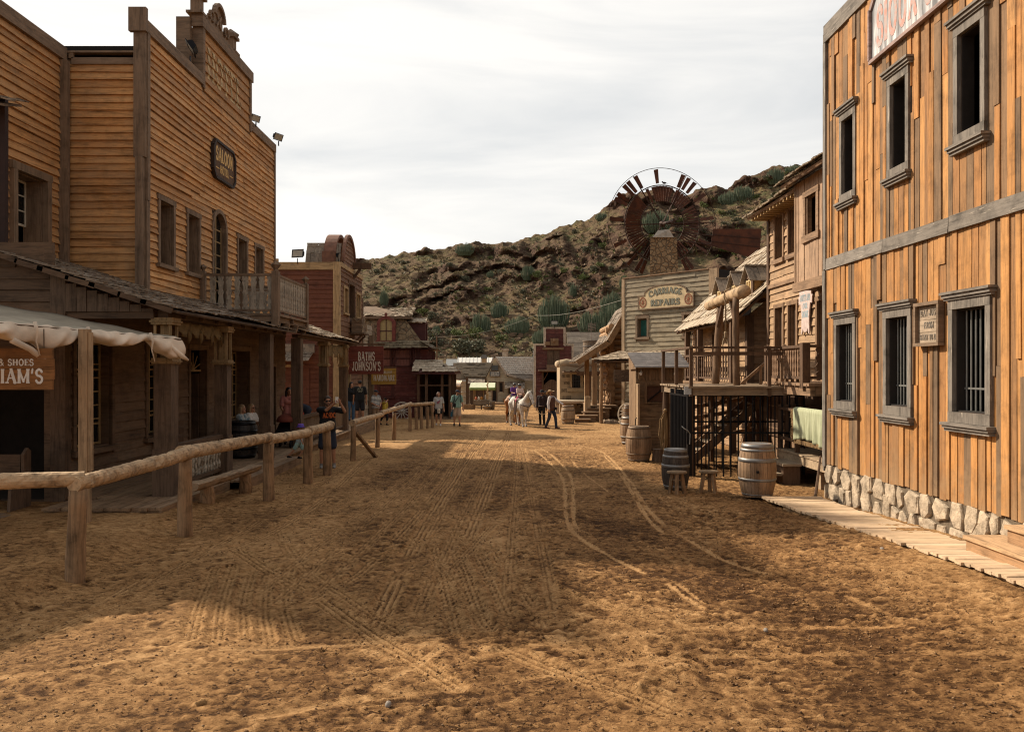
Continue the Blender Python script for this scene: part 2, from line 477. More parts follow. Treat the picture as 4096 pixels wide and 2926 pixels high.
def letters(mb,txt,uc,z0,h,width=None,xs=1.0,n=.004,thick=.003,slices=22,sp=.06,curve=0.0,nfun=None,fat=1.0,uflip=False):
 """raised painted letters; strips never overlap"""
 if width is not None:xs=width/text_w(txt,h,1.0,sp)
 mb.cut();W=text_w(txt,h,xs,sp);u=-W/2
 for ch in txt:
  gw,strokes=GLY[ch]
  if strokes:
   res=90;xsn=(np.arange(res)+.5)/res*(gw+.3)-.15
   up=curve*(1-((u+gw*h*xs/2)/(W/2+1e-6))**2)
   for i in range(slices):
    y=(i+.5)/slices*1.08-.04;y0=i/slices*1.08-.04;y1=(i+1)/slices*1.08-.04
    ins=np.zeros(res,bool)
    for pl,hw in strokes:
     hw=hw*fat
     for(ax_,ay),(bx,by)in zip(pl[:-1],pl[1:]):
      if y<min(ay,by)-hw or y>max(ay,by)+hw:continue
      dx,dy=bx-ax_,by-ay;l2=dx*dx+dy*dy+1e-12
      t=np.clip(((xsn-ax_)*dx+(y-ay)*dy)/l2,0,1)
      if abs(dx)<1e-9 or abs(dy)<1e-9:
       ins|=(np.abs(xsn-ax_-t*dx)<=(hw if abs(dx)<1e-9 else 1e-9))&(y>=min(ay,by)-1e-9-(0 if abs(dx)<1e-9 else hw))&(y<=max(ay,by)+1e-9+(0 if abs(dx)<1e-9 else hw))
      else:
       ins|=((xsn-ax_-t*dx)**2+(y-ay-t*dy)**2)<=hw*hw
    k=0
    while k<res:
     if ins[k]:
      e=k
      while e+1<res and ins[e+1]:e+=1
      a=xsn[k]-.5/res*(gw+.3);b=xsn[e]+.5/res*(gw+.3)
      ua,ub=u+a*h*xs,u+b*h*xs
      if uflip:ua,ub=-ub,-ua
      za,zb=z0+up+y0*h,z0+up+y1*h
      na,nb=(n,n)if nfun is None else(nfun(za+1e-5)+n,nfun(zb-1e-5)+n)
      p=[(uc+ua,na,za),(uc+ub,na,za),(uc+ub,nb,zb),(uc+ua,nb,zb)]
      q=[(a_,b_+thick,c_)for a_,b_,c_ in p]
      mb.add(p+q,[(4,5,6,7),(0,4,7,3),(1,2,6,5),(0,1,5,4),(3,7,6,2)])
      k=e+1
     else:k+=1
  u+=(gw+sp)*h*xs
W_HOTEL=wood('hotel_boards',[(.52,.265,.098),(.58,.305,.118),(.42,.205,.075),(.55,.28,.105),(.62,.34,.14),(.47,.23,.086)],'h',weather=(.38,.25,.145),wamt=.5,stain=.3,contrast=.6,bump=.8)
W_GREYH=wood('grey_trim_level',[(.24,.165,.11),(.20,.135,.088)],'h',stain=.4,contrast=.5)
W_GREYV=wood('grey_trim_upright',[(.24,.165,.11),(.19,.13,.085)],'v',stain=.4,contrast=.5)
W_SHAKE=wood('weathered_shakes',[(.21,.165,.125),(.30,.24,.18),(.16,.12,.09),(.26,.20,.145)],'n',stain=.35,contrast=.5)
W_SHAKE2=wood('pale_shakes',[(.42,.34,.25),(.50,.41,.30),(.33,.26,.19),(.46,.37,.27)],'n',stain=.35,contrast=.45)
W_DARKH=wood('dark_boards',[(.125,.076,.046),(.10,.062,.038),(.145,.09,.054)],'h',stain=.45,contrast=.55)
W_DARKV=wood('dark_posts',[(.115,.073,.047),(.135,.088,.057)],'v',stain=.5,contrast=.5)
W_DECK=wood('porch_planks',[(.27,.175,.10),(.23,.145,.085),(.31,.205,.12)],'y',stain=.4)
W_DECKX=wood('deck_planks_across',[(.27,.175,.10),(.23,.145,.085),(.31,.205,.12)],'x',stain=.4)
W_LOG=wood('peeled_log',[(.50,.35,.21),(.44,.30,.175)],'n',stain=.5,contrast=.65,bump=.9,wscale=3)
W_LOGV=wood('log_posts',[(.33,.205,.11),(.28,.17,.09)],'v',stain=.5,contrast=.6)
W_DKBR=wood('dark_brown_wood',[(.10,.058,.034),(.13,.075,.044)],'v',stain=.4)
W_CREAM=wood('cream_trim',[(.33,.225,.115),(.28,.19,.095)],'v',stain=.5,chips=(.2,.13,.07))
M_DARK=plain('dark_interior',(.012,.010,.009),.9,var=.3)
M_BLACK=plain('black_iron',(.012,.012,.014),.45,.6,var=.3)
M_IRON=plain('grey_iron',(.10,.10,.10),.5,.7)
M_GLASS=glassy('window_glass',(.02,.02,.02),.45)
M_WHITE=plain('white_paint',(.72,.70,.64),.6,var=.15)
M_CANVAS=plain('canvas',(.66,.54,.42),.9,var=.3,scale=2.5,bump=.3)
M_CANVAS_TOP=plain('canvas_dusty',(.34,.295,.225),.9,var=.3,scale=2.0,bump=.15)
# =============== THE STREET ===============
def gp(x,y):
 Y=H*K/(y-VY)
 return(PX(x,Y),Y)
def make_ground():
 xs=np.concatenate([[-300,-160,-90,-55,-35,-24,-17,-13],np.arange(-11,-7,.12),np.arange(-7,7.6,.021),np.arange(7.6,12,.15),[13,15,18,24,35,55,90,160,300]])
 ys=np.concatenate([[-200,-90,-40,-18,-8,-3,0,1.5,2.5,3.2,3.8],np.arange(4.2,9,.022),np.arange(9,14,.032),np.arange(14,22,.055),np.arange(22,38,.11),np.arange(38,75,.5),[80,90,110,150,220,320]])
 Xg,Yg=np.meshgrid(xs,ys)
 X,Y=Xg.ravel(),Yg.ravel()
 near=(np.abs(X)<11)&(Y>3.5)&(Y<80)
 z=g(X,Y)
 churn=.22+.78*sstep(-3.9,-1.2,X+.8*fbm(X*.35,Y*.22,3,2))*(1-.75*sstep(20,40,Y))
 churn*=.55+.45*sstep(-.15,.25,fbm(X*.55,Y*.33,3,9))
 z=z+.030*fbm(X*.45,Y*.3,3,1)*near
 wx=X+.10*fbm(X*3.1,Y*3.1,2,21);wy=Y+.10*fbm(X*3.3,Y*2.9,2,22)
 lump=fbm(wx*2.6,wy*3.4,4,4,.55)
 rid=1-np.abs(fbm(wx*4.2,wy*5.6,3,6))
 clod=fbm(X*15,Y*15,2,8)
 gr_=fbm(X*31,Y*31,2,14)
 mid=fbm(wx*6+.6*lump,wy*11,4,17,.6)*(.25+.95*sstep(-.25,.45,fbm(X*.8,Y*.7,3,19)))
 h=churn*(.008*lump+.013*(rid-.7)+.011*mid+.012*clod+.005*gr_)+(1-churn)*(.008*lump+.004*clod+.002*gr_)
 dry=.44+.27*fbm(X*.55,Y*.40,4,12)+.26*(lump*.8+rid-.75)*churn+.42*mid*(.4+.6*churn)+.20*clod
 dry=dry+.14*sstep(-1.5,-4.2,X)+.16*sstep(3.0,5.2,X)*sstep(15,10,Y)-.12*sstep(.4,2.0,X)*sstep(5.2,3.4,X)*sstep(17,11,Y)
 dry=dry+.30*sstep(17,30,Y)  # far street coloured paler to brighten its sunlit stretch
 rg=np.random.default_rng(77)
 nx=len(xs)
 def stamp(cx,cy,r,dep,el,ang):
  i0,i1=np.searchsorted(xs,[cx-r*2.2,cx+r*2.2]);j0,j1=np.searchsorted(ys,[cy-r*2.2,cy+r*2.2])
  if i1<=i0 or j1<=j0:return
  dx,dy=xs[None,i0:i1]-cx,ys[j0:j1,None]-cy
  a=dx*math.cos(ang)+dy*math.sin(ang);b=(-dx*math.sin(ang)+dy*math.cos(ang))*el
  d=np.sqrt(a*a+b*b)/r
  pit=-dep*np.exp(-(d**4)*1.2)+dep*.45*np.exp(-((d-1.35)/.3)**2)
  H2=h.reshape(len(ys),nx);D2=dry.reshape(len(ys),nx)
  H2[j0:j1,i0:i1]+=pit;D2[j0:j1,i0:i1]-=.30*np.exp(-(d**3))-.16*np.exp(-((d-1.35)/.35)**2)  # pits darkened in the colour for their shade, rims drier and paler
 for _ in range(620):
  cy=4.2+18*rg.random()**1.35
  cx=rg.uniform(-2.8,5.4)
  if rg.random()<.3:cx=rg.uniform(-.8,5.2)
  if fbm(cx*.9,cy*.7,2,91)<-.12:continue
  stamp(cx,cy,rg.uniform(.04,.09),rg.uniform(.006,.022),rg.uniform(.6,1.9),rg.uniform(0,3.14))
 for _ in range(160):
  stamp(rg.uniform(-5.6,-2.4),4.2+12*rg.random(),rg.uniform(.05,.1),rg.uniform(.004,.012),rg.uniform(.6,1.6),rg.uniform(0,3.14))
 def track(px,w,kind,strength=1.0,world=False):
  nonlocal h,dry
  pts=np.array(px if world else[gp(*p)for p in px],float)
  for _ in range(3):
   q=[pts[0]]
   for a,b in zip(pts[:-1],pts[1:]):q+=[a*.75+b*.25,a*.25+b*.75]
   q.append(pts[-1]);pts=np.array(q)
  lo,hi=pts.min(0)-w*1.5,pts.max(0)+w*1.5
  sel=np.nonzero((X>lo[0])&(X<hi[0])&(Y>lo[1])&(Y<hi[1]))[0]
  if len(sel)==0:return
  px_,py_=X[sel],Y[sel]
  best=np.full(len(sel),9.0);lat=np.zeros(len(sel));lon=np.zeros(len(sel));acc=0
  for a,b in zip(pts[:-1],pts[1:]):
   d=b-a;l=math.hypot(*d)
   if l<1e-6:continue
   t=((px_-a[0])*d[0]+(py_-a[1])*d[1])/(l*l);tc=np.clip(t,0,1)
   qx,qy=px_-a[0]-tc*d[0],py_-a[1]-tc*d[1]
   dd=np.hypot(qx,qy);m=dd<best
   best[m]=dd[m];lat[m]=((qx*d[1]-qy*d[0])/l)[m];lon[m]=(acc+tc*l)[m]
   acc+=l
  wob=fbm(px_*2.2,py_*1.6,3,31)
  gaps=sstep(-.55,-.15,fbm(px_*.9,lon*.8,3,40+len(px)))
  mask=sstep(w*.56,w*.42,best+.02*wob)*strength*gaps
  if kind=='tire':
   grooves=sstep(.45,.85,np.cos(lat/w*2*np.pi*3.6)*.5+.5)
   edge=sstep(w*.30,w*.36,np.abs(lat))*(np.cos(lon/.055*2*np.pi)*.5+.5)
   inner=(np.cos(lon/.07*2*np.pi+np.sign(lat)*1.5)*.5+.5)*.35
   tr=-.008-.020*np.where(np.abs(lat)<w*.31,grooves+inner*.12,edge*.55)
   cc=.86-.62*np.where(np.abs(lat)<w*.31,grooves,edge*.5)+.14*wob
  else:
   tr=-.012*(1-(lat/(w*.5))**2)+.004*wob
   cc=.98+.1*wob
  h[sel]=h[sel]*(1-mask*.82)+tr*mask
  if kind=='tire':
   h[sel]+=.010*np.exp(-((best-w*.58)/.03)**2)*strength*gaps
  dry[sel]=dry[sel]*(1-mask*.92)+cc*mask*.92
 T=track
 T([(1092,930),(1070,970),(1020,1050),(950,1160),(885,1270),(822,1418)],.26,'tire')
 T([(1132,935),(1122,980),(1085,1075),(1040,1190),(1000,1262),(985,1300)],.26,'tire',.85)
 T([(1050,960),(985,1075),(905,1170),(800,1275),(690,1330)],.24,'tire',.7)
 T([(1072,990),(1000,1110),(935,1220),(860,1300)],.22,'tire',.5)
 for k in range(5):
  T([(470+k*42,1262-(k%2)*8),(438+k*47,1340),(420+k*58,1418+(k%2)*6)],.19,'tire',.9)
 for k in range(4):
  T([(968+k*45,1222+(k%2)*9),(985+k*55,1300),(1010+k*66,1395)],.2,'tire',.8)
 T([(520,1215),(600,1262),(700,1322),(830,1410),(960,1490),(1010,1520)],.24,'tire')
 T([(615,1160),(640,1215),(700,1280),(790,1345),(880,1400)],.22,'tire',.8)
 T([(255,1318),(360,1265),(500,1222),(640,1165),(740,1090),(815,1018)],.24,'tire',.9)
 T([(310,1300),(450,1225),(590,1150),(690,1085),(770,1030)],.2,'tire',.7)
 T([(1010,1185),(1090,1240),(1200,1300),(1360,1352),(1540,1395)],.2,'tire',.8)
 T([(860,1230),(960,1195),(1060,1145)],.16,'tire',.7)
 for k,(x0,x1,x2,x3)in enumerate(((1030,960,850,700),(1010,925,790,610),(1118,1070,1010,930),(1150,1145,1135,1125),(995,900,745,540),(1160,1175,1195,1225))):
  T([(x0,960+6*k),(x1,1060),(x2,1180),(x3,1310+20*(k%3))],.2,'tire',.55)
 T([(1000,1262),(1075,1180),(1140,1120),(1200,1090)],.17,'tire',.8);T([(905,1195),(960,1240),(1010,1300),(1085,1395)],.2,'tire',.6);T([(60,1420),(220,1350),(420,1290),(560,1262)],.2,'tire',.6)
 T([(1130,1440),(1250,1490),(1400,1545),(1500,1590)],.25,'tire',.9)
 T([(0,1500),(150,1490),(400,1440),(700,1440),(950,1400)],.1,'cart',.6)
 T([(560,1600),(760,1560),(900,1490),(975,1440)],.08,'cart',.7)
 T([(700,1570),(1000,1520),(1400,1470),(1800,1440),(2270,1480)],.1,'cart',.45)
 T([(1100,1440),(1400,1400),(1700,1385),(2000,1400)],.09,'cart',.5)
 T([(1185,995),(1235,1040),(1252,1062),(1256,1120),(1256,1150),(1275,1185),(1310,1212),(1375,1250),(1430,1275)],.075,'cart')
 T([(1200,990),(1255,1035),(1272,1068),(1272,1120),(1272,1150),(1282,1178)],.075,'cart')
 T([(1275,980),(1340,1000),(1395,1062),(1425,1120),(1470,1162),(1545,1205),(1600,1240),(1690,1272),(1765,1292)],.085,'cart')
 T([(1330,1000),(1378,1050),(1410,1110),(1440,1155),(1468,1178)],.075,'cart')
 T([(1295,985),(1260,1015),(1300,1055),(1350,1092)],.05,'cart',.8)
 T([(1205,970),(1240,955),(1300,945)],.06,'cart',.8)
 T([(1480,1298),(1555,1348)],.08,'cart');T([(1500,1296),(1560,1335)],.05,'cart',.8)
 T([(1880,1330),(1960,1370),(2100,1420)],.08,'cart',.6)
 h*=near
 zz=z+h
 me=bpy.data.meshes.new('street_ground')
 nxn,nyn=len(xs),len(ys)
 co=np.stack([X,Y,zz],1).astype(np.float32)
 idx=np.arange(nxn*nyn).reshape(nyn,nxn)
 q=np.stack([idx[:-1,:-1],idx[:-1,1:],idx[1:,1:],idx[1:,:-1]],-1).reshape(-1,4)
 me.vertices.add(len(co));me.vertices.foreach_set('co',co.ravel())
 me.loops.add(q.size);me.loops.foreach_set('vertex_index',q.ravel().astype(np.int32))
 me.polygons.add(len(q));me.polygons.foreach_set('loop_start',np.arange(0,q.size,4,dtype=np.int32))
 me.polygons.foreach_set('use_smooth',np.ones(len(q),bool))
 me.update(calc_edges=True)
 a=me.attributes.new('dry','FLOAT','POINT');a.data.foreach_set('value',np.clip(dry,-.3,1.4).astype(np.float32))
 t=NT('dirt');tc=t.n('ShaderNodeTexCoord');ob=tc.outputs['Object']
 at=t.n('ShaderNodeAttribute');at.attribute_name='dry'
 n1=t.noise(ob,7.0,8,.68,.5);n2=t.noise(ob,60,6,.75);n3=t.noise(ob,1.1,3,.5)
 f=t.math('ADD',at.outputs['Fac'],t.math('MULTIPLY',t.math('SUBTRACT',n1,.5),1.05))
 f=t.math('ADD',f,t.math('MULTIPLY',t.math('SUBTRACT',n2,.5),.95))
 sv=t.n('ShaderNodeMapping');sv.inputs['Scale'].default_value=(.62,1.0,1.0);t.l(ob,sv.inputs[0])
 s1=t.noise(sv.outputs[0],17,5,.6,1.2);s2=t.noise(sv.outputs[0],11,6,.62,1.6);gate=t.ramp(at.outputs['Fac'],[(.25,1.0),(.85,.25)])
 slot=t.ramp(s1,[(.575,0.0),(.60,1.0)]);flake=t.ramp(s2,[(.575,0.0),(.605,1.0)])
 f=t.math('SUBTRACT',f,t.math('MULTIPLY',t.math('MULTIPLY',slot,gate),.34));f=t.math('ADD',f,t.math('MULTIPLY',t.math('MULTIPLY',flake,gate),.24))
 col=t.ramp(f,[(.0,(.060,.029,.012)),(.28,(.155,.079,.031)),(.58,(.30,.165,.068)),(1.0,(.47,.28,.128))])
 col=t.mix('MULTIPLY',1.0,col,t.ramp(n3,[(.3,.86),(.7,1.08)]))
 vo=t.n('ShaderNodeTexVoronoi');vo.inputs['Scale'].default_value=26;t.l(ob,vo.inputs['Vector'])
 peb=t.ramp(vo.outputs['Distance'],[(.0,1.0),(.10,0.0)])
 t.l(col,t.b.inputs['Base Color']);t.b.inputs['Roughness'].default_value=.95;t.b.inputs['Specular IOR Level'].default_value=.1
 hh=t.math('ADD',t.math('MULTIPLY',n1,.8),t.math('ADD',t.math('MULTIPLY',n2,.4),t.math('MULTIPLY',peb,.35)))
 hh=t.math('ADD',hh,t.math('SUBTRACT',t.math('MULTIPLY',flake,.5),t.math('MULTIPLY',slot,.7)))
 t.bump(hh,.9,.03)
 me.materials.append(t.m)
 o=bpy.data.objects.new('street_ground',me);COL.objects.link(o);o['kind']='structure';o['label']='sandy brown dirt street with tire tracks and hoofprints'
 return o
ground=make_ground()
def crumbs():
 r=np.random.default_rng(12);N=34000
 Y=4.3+19*r.random(N)**1.5;X=r.uniform(-5.2,5.6,N)
 keep=(fbm(X*1.3,Y*1.0,3,33)+.35*sstep(-3.5,-.5,X)+r.uniform(-.5,.5,N)>.02)&~((X>4.4)&(Y>5))
 X,Y=X[keep],Y[keep];n=len(X);me0=ground.data;co=np.zeros(len(me0 .vertices)*3,np.float32);me0 .vertices.foreach_get('co',co);co=co.reshape(-1,3)
 ny=len(np.unique(co[:,1]));nx=len(co)//ny;gx,gy=co[:nx,0],co[::nx,1];Zg=co[:,2].reshape(ny,nx)
 Z=Zg[np.searchsorted(gy,Y),np.searchsorted(gx,X)]
 s=.004+.013*r.random(n)**2.5;base=np.array([(1,0,0),(-.5,.87,0),(-.5,-.87,0),(0,0,.8),(.1,0,-.6)]);tri=np.array([(0,1,3),(1,2,3),(2,0,3),(1,0,4),(2,1,4),(0,2,4)])
 a=r.uniform(0,6.28,n);j=r.uniform(.6,1.4,(n,5,3));V=base[None]*j*s[:,None,None]
 V=np.stack([V[...,0]*np.cos(a)[:,None]-V[...,1]*np.sin(a)[:,None],V[...,0]*np.sin(a)[:,None]+V[...,1]*np.cos(a)[:,None],V[...,2]],-1)+np.stack([X,Y,Z+s*.15],1)[:,None]
 F=(tri[None]+(np.arange(n)*5)[:,None,None]).reshape(-1,3);me=bpy.data.meshes.new('dirt_crumbs');me.vertices.add(n*5);me.vertices.foreach_set('co',V.ravel().astype(np.float32));me.loops.add(F.size);me.loops.foreach_set('vertex_index',F.ravel().astype(np.int32));me.polygons.add(len(F));me.polygons.foreach_set('loop_start',np.arange(0,F.size,3,dtype=np.int32));me.update(calc_edges=True)
 me.materials.append(wood('crumb_soil',[(.10,.052,.024),(.20,.11,.05),(.15,.08,.036),(.34,.21,.11)],'n'));o=bpy.data.objects.new('dirt_crumbs',me);COL.objects.link(o);o['kind']='stuff';o['label']='loose crumbs of soil and grit on the street'
crumbs()
# =============== shared building parts ===============
def casing(mb,u0,u1,z0,z1,fw=.10,proud=.055,depth=.14,head=.0,arch=False):
 """boards round an opening (opening = u0..u1, z0..z1)"""
 mb.box(u0-fw,-.01,z0,u0,proud,z1);mb.box(u1,-.01,z0,u1+fw,proud,z1)
 if not arch:mb.box(u0-fw-head,-.01,z1,u1+fw+head,proud+.004,z1+fw*1.15)
 mb.box(u0-.002,-depth,z0,u0+.018,-.012,z1);mb.box(u1-.018,-depth,z0,u1+.002,-.012,z1)
 mb.box(u0+.02,-depth,z1-.018,u1-.02,-.012,z1+.002);mb.box(u0+.02,-depth,z0-.002,u1-.02,-.012,z0+.018)
def window(par,M,u0,u1,z0,z1,fm,sm=None,fw=.10,proud=.055,depth=.14,cols=2,rows=2,sash=None,sill=True,head=.03,glass=None,name='window',bars=False,part_open=0):
 f=MB(M);casing(f,u0,u1,z0,z1,fw,proud,depth,head)
 fo=f.build(name,fm,par)
 if sill:
  s=MB(M);s.box(u0-fw-.05,-.01,z0-fw*.9,u1+fw+.05,proud+.05,z0-.003);s.build('sill',sm or fm,fo)
 if cols:
  m=MB(M);d=-depth+.035;a,b,c,e=u0+.02,u1-.02,z0+.02+part_open,z1-.02;w=.045
  m.box(a,d,c,a+w,d+.03,e);m.box(b-w,d,c,b,d+.03,e);m.box(a+w,d,c,b-w,d+.03,c+w);m.box(a+w,d,e-w,b-w,d+.03,e)
  for i in range(1,cols):
   x=a+(b-a)*i/cols;m.box(x-.014,d+.004,c+w,x+.014,d+.026,e-w)
  for i in range(1,rows):
   z=c+(e-c)*i/rows;m.box(a+w,d+.006,z-.014,b-w,d+.024,z+.014)
  m.build('sash',sash or fm,fo)
  p=MB(M);p.box(a+.01,d+.010,c+.01,b-.01,d+.015,e-.01);p.build('pane',glass or M_GLASS,fo)
 return fo
def post_bm(mb,x,y,z0,z1,w):mb.box(x-w/2,y-w/2,z0,x+w/2,y+w/2,z1)
def baluster(mb,M,u,n,z0,z1,w=.13,t=.03,kind=0):
 """flat fretwork baluster"""
 if kind==0:pr=[(0,.5),(.06,.5),(.12,.32),(.18,.5),(.30,.38),(.42,.30),(.5,.5),(.58,.30),(.70,.38),(.82,.5),(.88,.32),(.94,.5),(1,.5)]
 elif kind==1:pr=[(0,.4),(.1,.5),(.2,.25),(.35,.5),(.5,.28),(.65,.5),(.8,.25),(.9,.5),(1,.4)]
 else:pr=[(0,.5),(1,.5)]
 mb.cut();m0=mb.M;mb.M=M if m0 is None else m0
 for(a,wa),(b,wb)in zip(pr[:-1],pr[1:]):
  za,zb=z0+(z1-z0)*a,z0+(z1-z0)*b
  mb.hexa([(u-w*wa,n,za),(u+w*wa,n,za),(u+w*wa,n+t,za),(u-w*wa,n+t,za),(u-w*wb,n,zb),(u+w*wb,n,zb),(u+w*wb,n+t,zb),(u-w*wb,n+t,zb)])
 mb.M=m0
def finial(mb,x,y,z,s=.1):
 mb.lathe([(s*.5,0),(s*.35,s*.3),(s*.95,s*1.1),(s*.05,s*1.9)],(x,y,z),4)
def floodlight(x,y,z,yaw,pitch,s,label,mat=None):
 f=thing('floodlight',label,'floodlight',(x,y,z),'floodlights on the building tops')
 Q=Matrix.Translation((x,y,z))@Matrix.Rotation(yaw,4,'Z')@Matrix.Rotation(pitch,4,'X')
 m=MB(Q);m.hexa([(-s*.8,.1*s,-.45*s),(s*.8,.1*s,-.45*s),(s*.8,.55*s,-.3*s),(-s*.8,.55*s,-.3*s),(-s*.8,.1*s,.45*s),(s*.8,.1*s,.45*s),(s*.8,.55*s,.3*s),(-s*.8,.55*s,.3*s)])
 m.box(-s*.95,0,-.6*s,s*.95,.1*s,-.48*s);m.box(-s*.95,0,.48*s,s*.95,.1*s,.6*s);m.box(-s*.95,0,-.48*s,-s*.83,.1*s,.48*s);m.box(s*.83,0,-.48*s,s*.95,.1*s,.48*s)
 m.build('housing',M_BLACK,f)
 l=MB(Q);l.box(-s*.82,.03*s,-.47*s,s*.82,.09*s,.47*s);l.build('lens',plain('lamp_lens',(.30,.27,.21),.25,spec=.5),f)
 b=MB();b.beam((x,y,z-.7*s),(x,y,z-1.5*s),.03,.03);b.build('bracket',M_BLACK,f)
 return f
XW=-7.7
def make_hotel():
 T=thing('saloon_hotel','big brown clapboard hotel with a stepped false front and shake porch roof','building',(XW,16.3,0))
 W_UNDER=wood('shaded_porch_boards',[(.165,.10,.058),(.135,.082,.048),(.19,.118,.068)],'h',weather=(.16,.115,.08),stain=.4)  # porch shade put into the colour, darker than the hotel boards
 U0,U1,TU0,TU1=16.3,25.3,19.3,22.9
 Zb,Zs,Zt=3.95,9.78,11.3
 ups=[(16.92,17.58,4.75,6.15),(18.42,19.05,4.75,6.15),(20.02,20.88,3.98,6.30),(21.85,22.55,4.75,6.15),(23.35,24.05,4.75,6.15)]
 holes=[(a-.09,b+.09,c-.09,d+.09)for a,b,c,d in ups]
 holes[2]=(19.95,20.95,3.98,6.62)
 bk=MB(FX(XW));wallholes(bk,U0,U1,Zb,Zs,ups[:2]+[(20.02,20.88,3.98,6.56)]+ups[3:]);bk.box(TU0,-.12,Zs+.001,TU1,-.002,Zt-.25)
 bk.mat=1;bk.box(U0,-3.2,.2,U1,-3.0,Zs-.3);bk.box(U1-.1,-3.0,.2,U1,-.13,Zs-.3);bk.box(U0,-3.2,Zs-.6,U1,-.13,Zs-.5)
 bk.box(U0+.2,-3.0,3.9,U1,-.14,3.96)
 clp=MB(FX(XW));clap(clp,U0+.12,U1-.08,Zb,Zs-.22,.158,.046,holes+[(TU0,TU1,9.45,12)],(1.8,3.4),.026,warp=1.0)
 o=bk.build('wall',[W_GREYH,M_DARK],T)
 clp.build('front_siding',W_HOTEL,T)
 tw=MB(FX(XW));clap(tw,TU0+.1,TU1-.08,9.45,Zt-.28,.262,.045,(),(9,9.1),.004);tw.build('tower_siding',wood('tower_boards',[(.40,.205,.08),(.45,.235,.09),(.36,.18,.07)],'h',weather=(.30,.20,.12),stain=.3),T)
 hh=.262;hb=(Zt-.28-9.45)/round((Zt-.28-9.45)/hh)
 lt=MB(FX(XW));letters(lt,'HOTEL',20.85,9.86,.80,width=2.5,fat=.85,n=.006,thick=.004,slices=34,nfun=lambda z:.046*(1-((z-9.45)%hb)/hb*.84)+.001)
 lt.build_each('lettering',plain('cream_paint',(.50,.37,.20),.8,var=.6,scale=5),T)
 tr=MB(FX(XW));
 tr.box(U0-.05,-.2,Zs-.22,TU0-.02,.075,Zs+.04);tr.box(TU1+.02,-.2,Zs-.22,U1+.03,.075,Zs+.04)
 tr.box(TU0-.12,-.2,Zt-.3,TU1+.12,.09,Zt);tr.box(TU0-.04,-.35,9.5,TU0+.09,.07,Zt-.303);tr.box(TU1-.09,-.35,9.5,TU1+.03,.07,Zt-.303)
 tr.box(TU0-.2,-.55,9.75,TU0-.06,-.21,Zt-.1)
 tr.build('parapet_trim',W_GREYH,T)
 cp=MB(FX(XW));cp.box(U0-.02,-.02,6.0,U0+.1,.07,Zs-.225);cp.cut();cp.box(U0-.1,-.2,6.9,U0-.025,.05,Zs-.24);cp.cut();cp.box(U0-.04,-.02,3.95,U0+.11,.06,5.99);cp.cut();cp.box(U0-.2,-.12,3.9,U0-.06,.02,6.88)
 cp.cut();cp.box(U0-.16,-.28,Zs-.24,U0-.055,.09,Zs+.26);cp.cut();cp.box(U1-.08,-.02,Zb,U1+.04,.06,Zs-.225);cp.build_each('corner_board',W_GREYV,T)
 cr=MB(FX(XW));uc=20.45;z0=Zt
 def ring(u,z,r,a0,a1,w=.07,n=.02,t=.06):
  pts=arc(u,z,r,r,a0,a1,14)
  for(a,b)in zip(pts[:-1],pts[1:]):cr.beam((a[0],n,a[1]),(b[0],n,b[1]),t,w,up=(b[1]-a[1],0,a[0]-b[0]))
 out=[(-1.05,0),(1.05,0),(1.0,.06),(.75,.12),(.62,.32),(.52,.34),(.42,.22),(.33,.28),(.32,.52),(.24,.72),(0,.82),(-.24,.72),(-.32,.52),(-.33,.28),(-.42,.22),(-.52,.34),(-.62,.32),(-.75,.12),(-1.0,.06)]
 cr.prism([(uc+a,z0+b)for a,b in out],-.06,-.01)
 ring(uc,z0+.45,.34,0,180,.09,.03,.09);ring(uc-.52,z0+.28,.13,-60,230);ring(uc+.52,z0+.28,.13,-50,240)
 for an in(45,135,225,315):cr.beam((uc+.06*math.cos(R(an)),.01,z0+.38+.06*math.sin(R(an))),(uc+.24*math.cos(R(an)),.01,z0+.38+.24*math.sin(R(an))),.04,.07)
 cr.ell(FX(0)@Vector((0,0,0))*0+Vector((uc,.0,z0+.38)),.055)
 cr.build('crest',W_GREYV,T)
 for k,u in enumerate((19.28,21.62)):
  fn=MB();y,x=u,XW-.1
  fn.box(x-.2,y-.2,Zt,x+.2,y+.2,Zt+.06);fn.box(x-.12,y-.12,Zt+.06,x+.12,y+.12,Zt+.42);fn.box(x-.19,y-.19,Zt+.42,x+.19,y+.19,Zt+.5);fn.lathe([(.24,0),(.24,.05),(.02,.2)],(x,y,Zt+.5),4)
  fn.build('finial',W_GREYV,T)
 for i,(a,b,c,d)in enumerate(ups):
  if i==2:continue
  window(T,FX(XW),a,b,c,d,W_GREYV,W_GREYH,.10,.06,.42,2,3,sash=W_CREAM,part_open=.55 if i<2 else 0)
 f=MB(FX(XW));a,b,zt=20.02,20.88,6.12;r=(b-a)/2;uc2=(a+b)/2
 f.box(a-.1,-.01,3.98,a,.06,zt);f.box(b,-.01,3.98,b+.1,.06,zt);f.box(a-.002,-.13,3.98,a+.02,-.012,zt);f.box(b-.02,-.13,3.98,b+.002,-.012,zt)
 pi,po=arc(uc2,zt,r,r*1.02,180,0,14),arc(uc2,zt,r+.1,(r+.1)*1.02,180,0,14)
 for k in range(14):f.hexa([(pi[k][0],-.12,pi[k][1]),(pi[k+1][0],-.12,pi[k+1][1]),(pi[k+1][0],.06,pi[k+1][1]),(pi[k][0],.06,pi[k][1]),(po[k][0],-.12,po[k][1]),(po[k+1][0],-.12,po[k+1][1]),(po[k+1][0],.06,po[k+1][1]),(po[k][0],.06,po[k][1])])
 fo=f.build('balcony_door',W_GREYV,T)
 m=MB(FX(XW));d=-.1
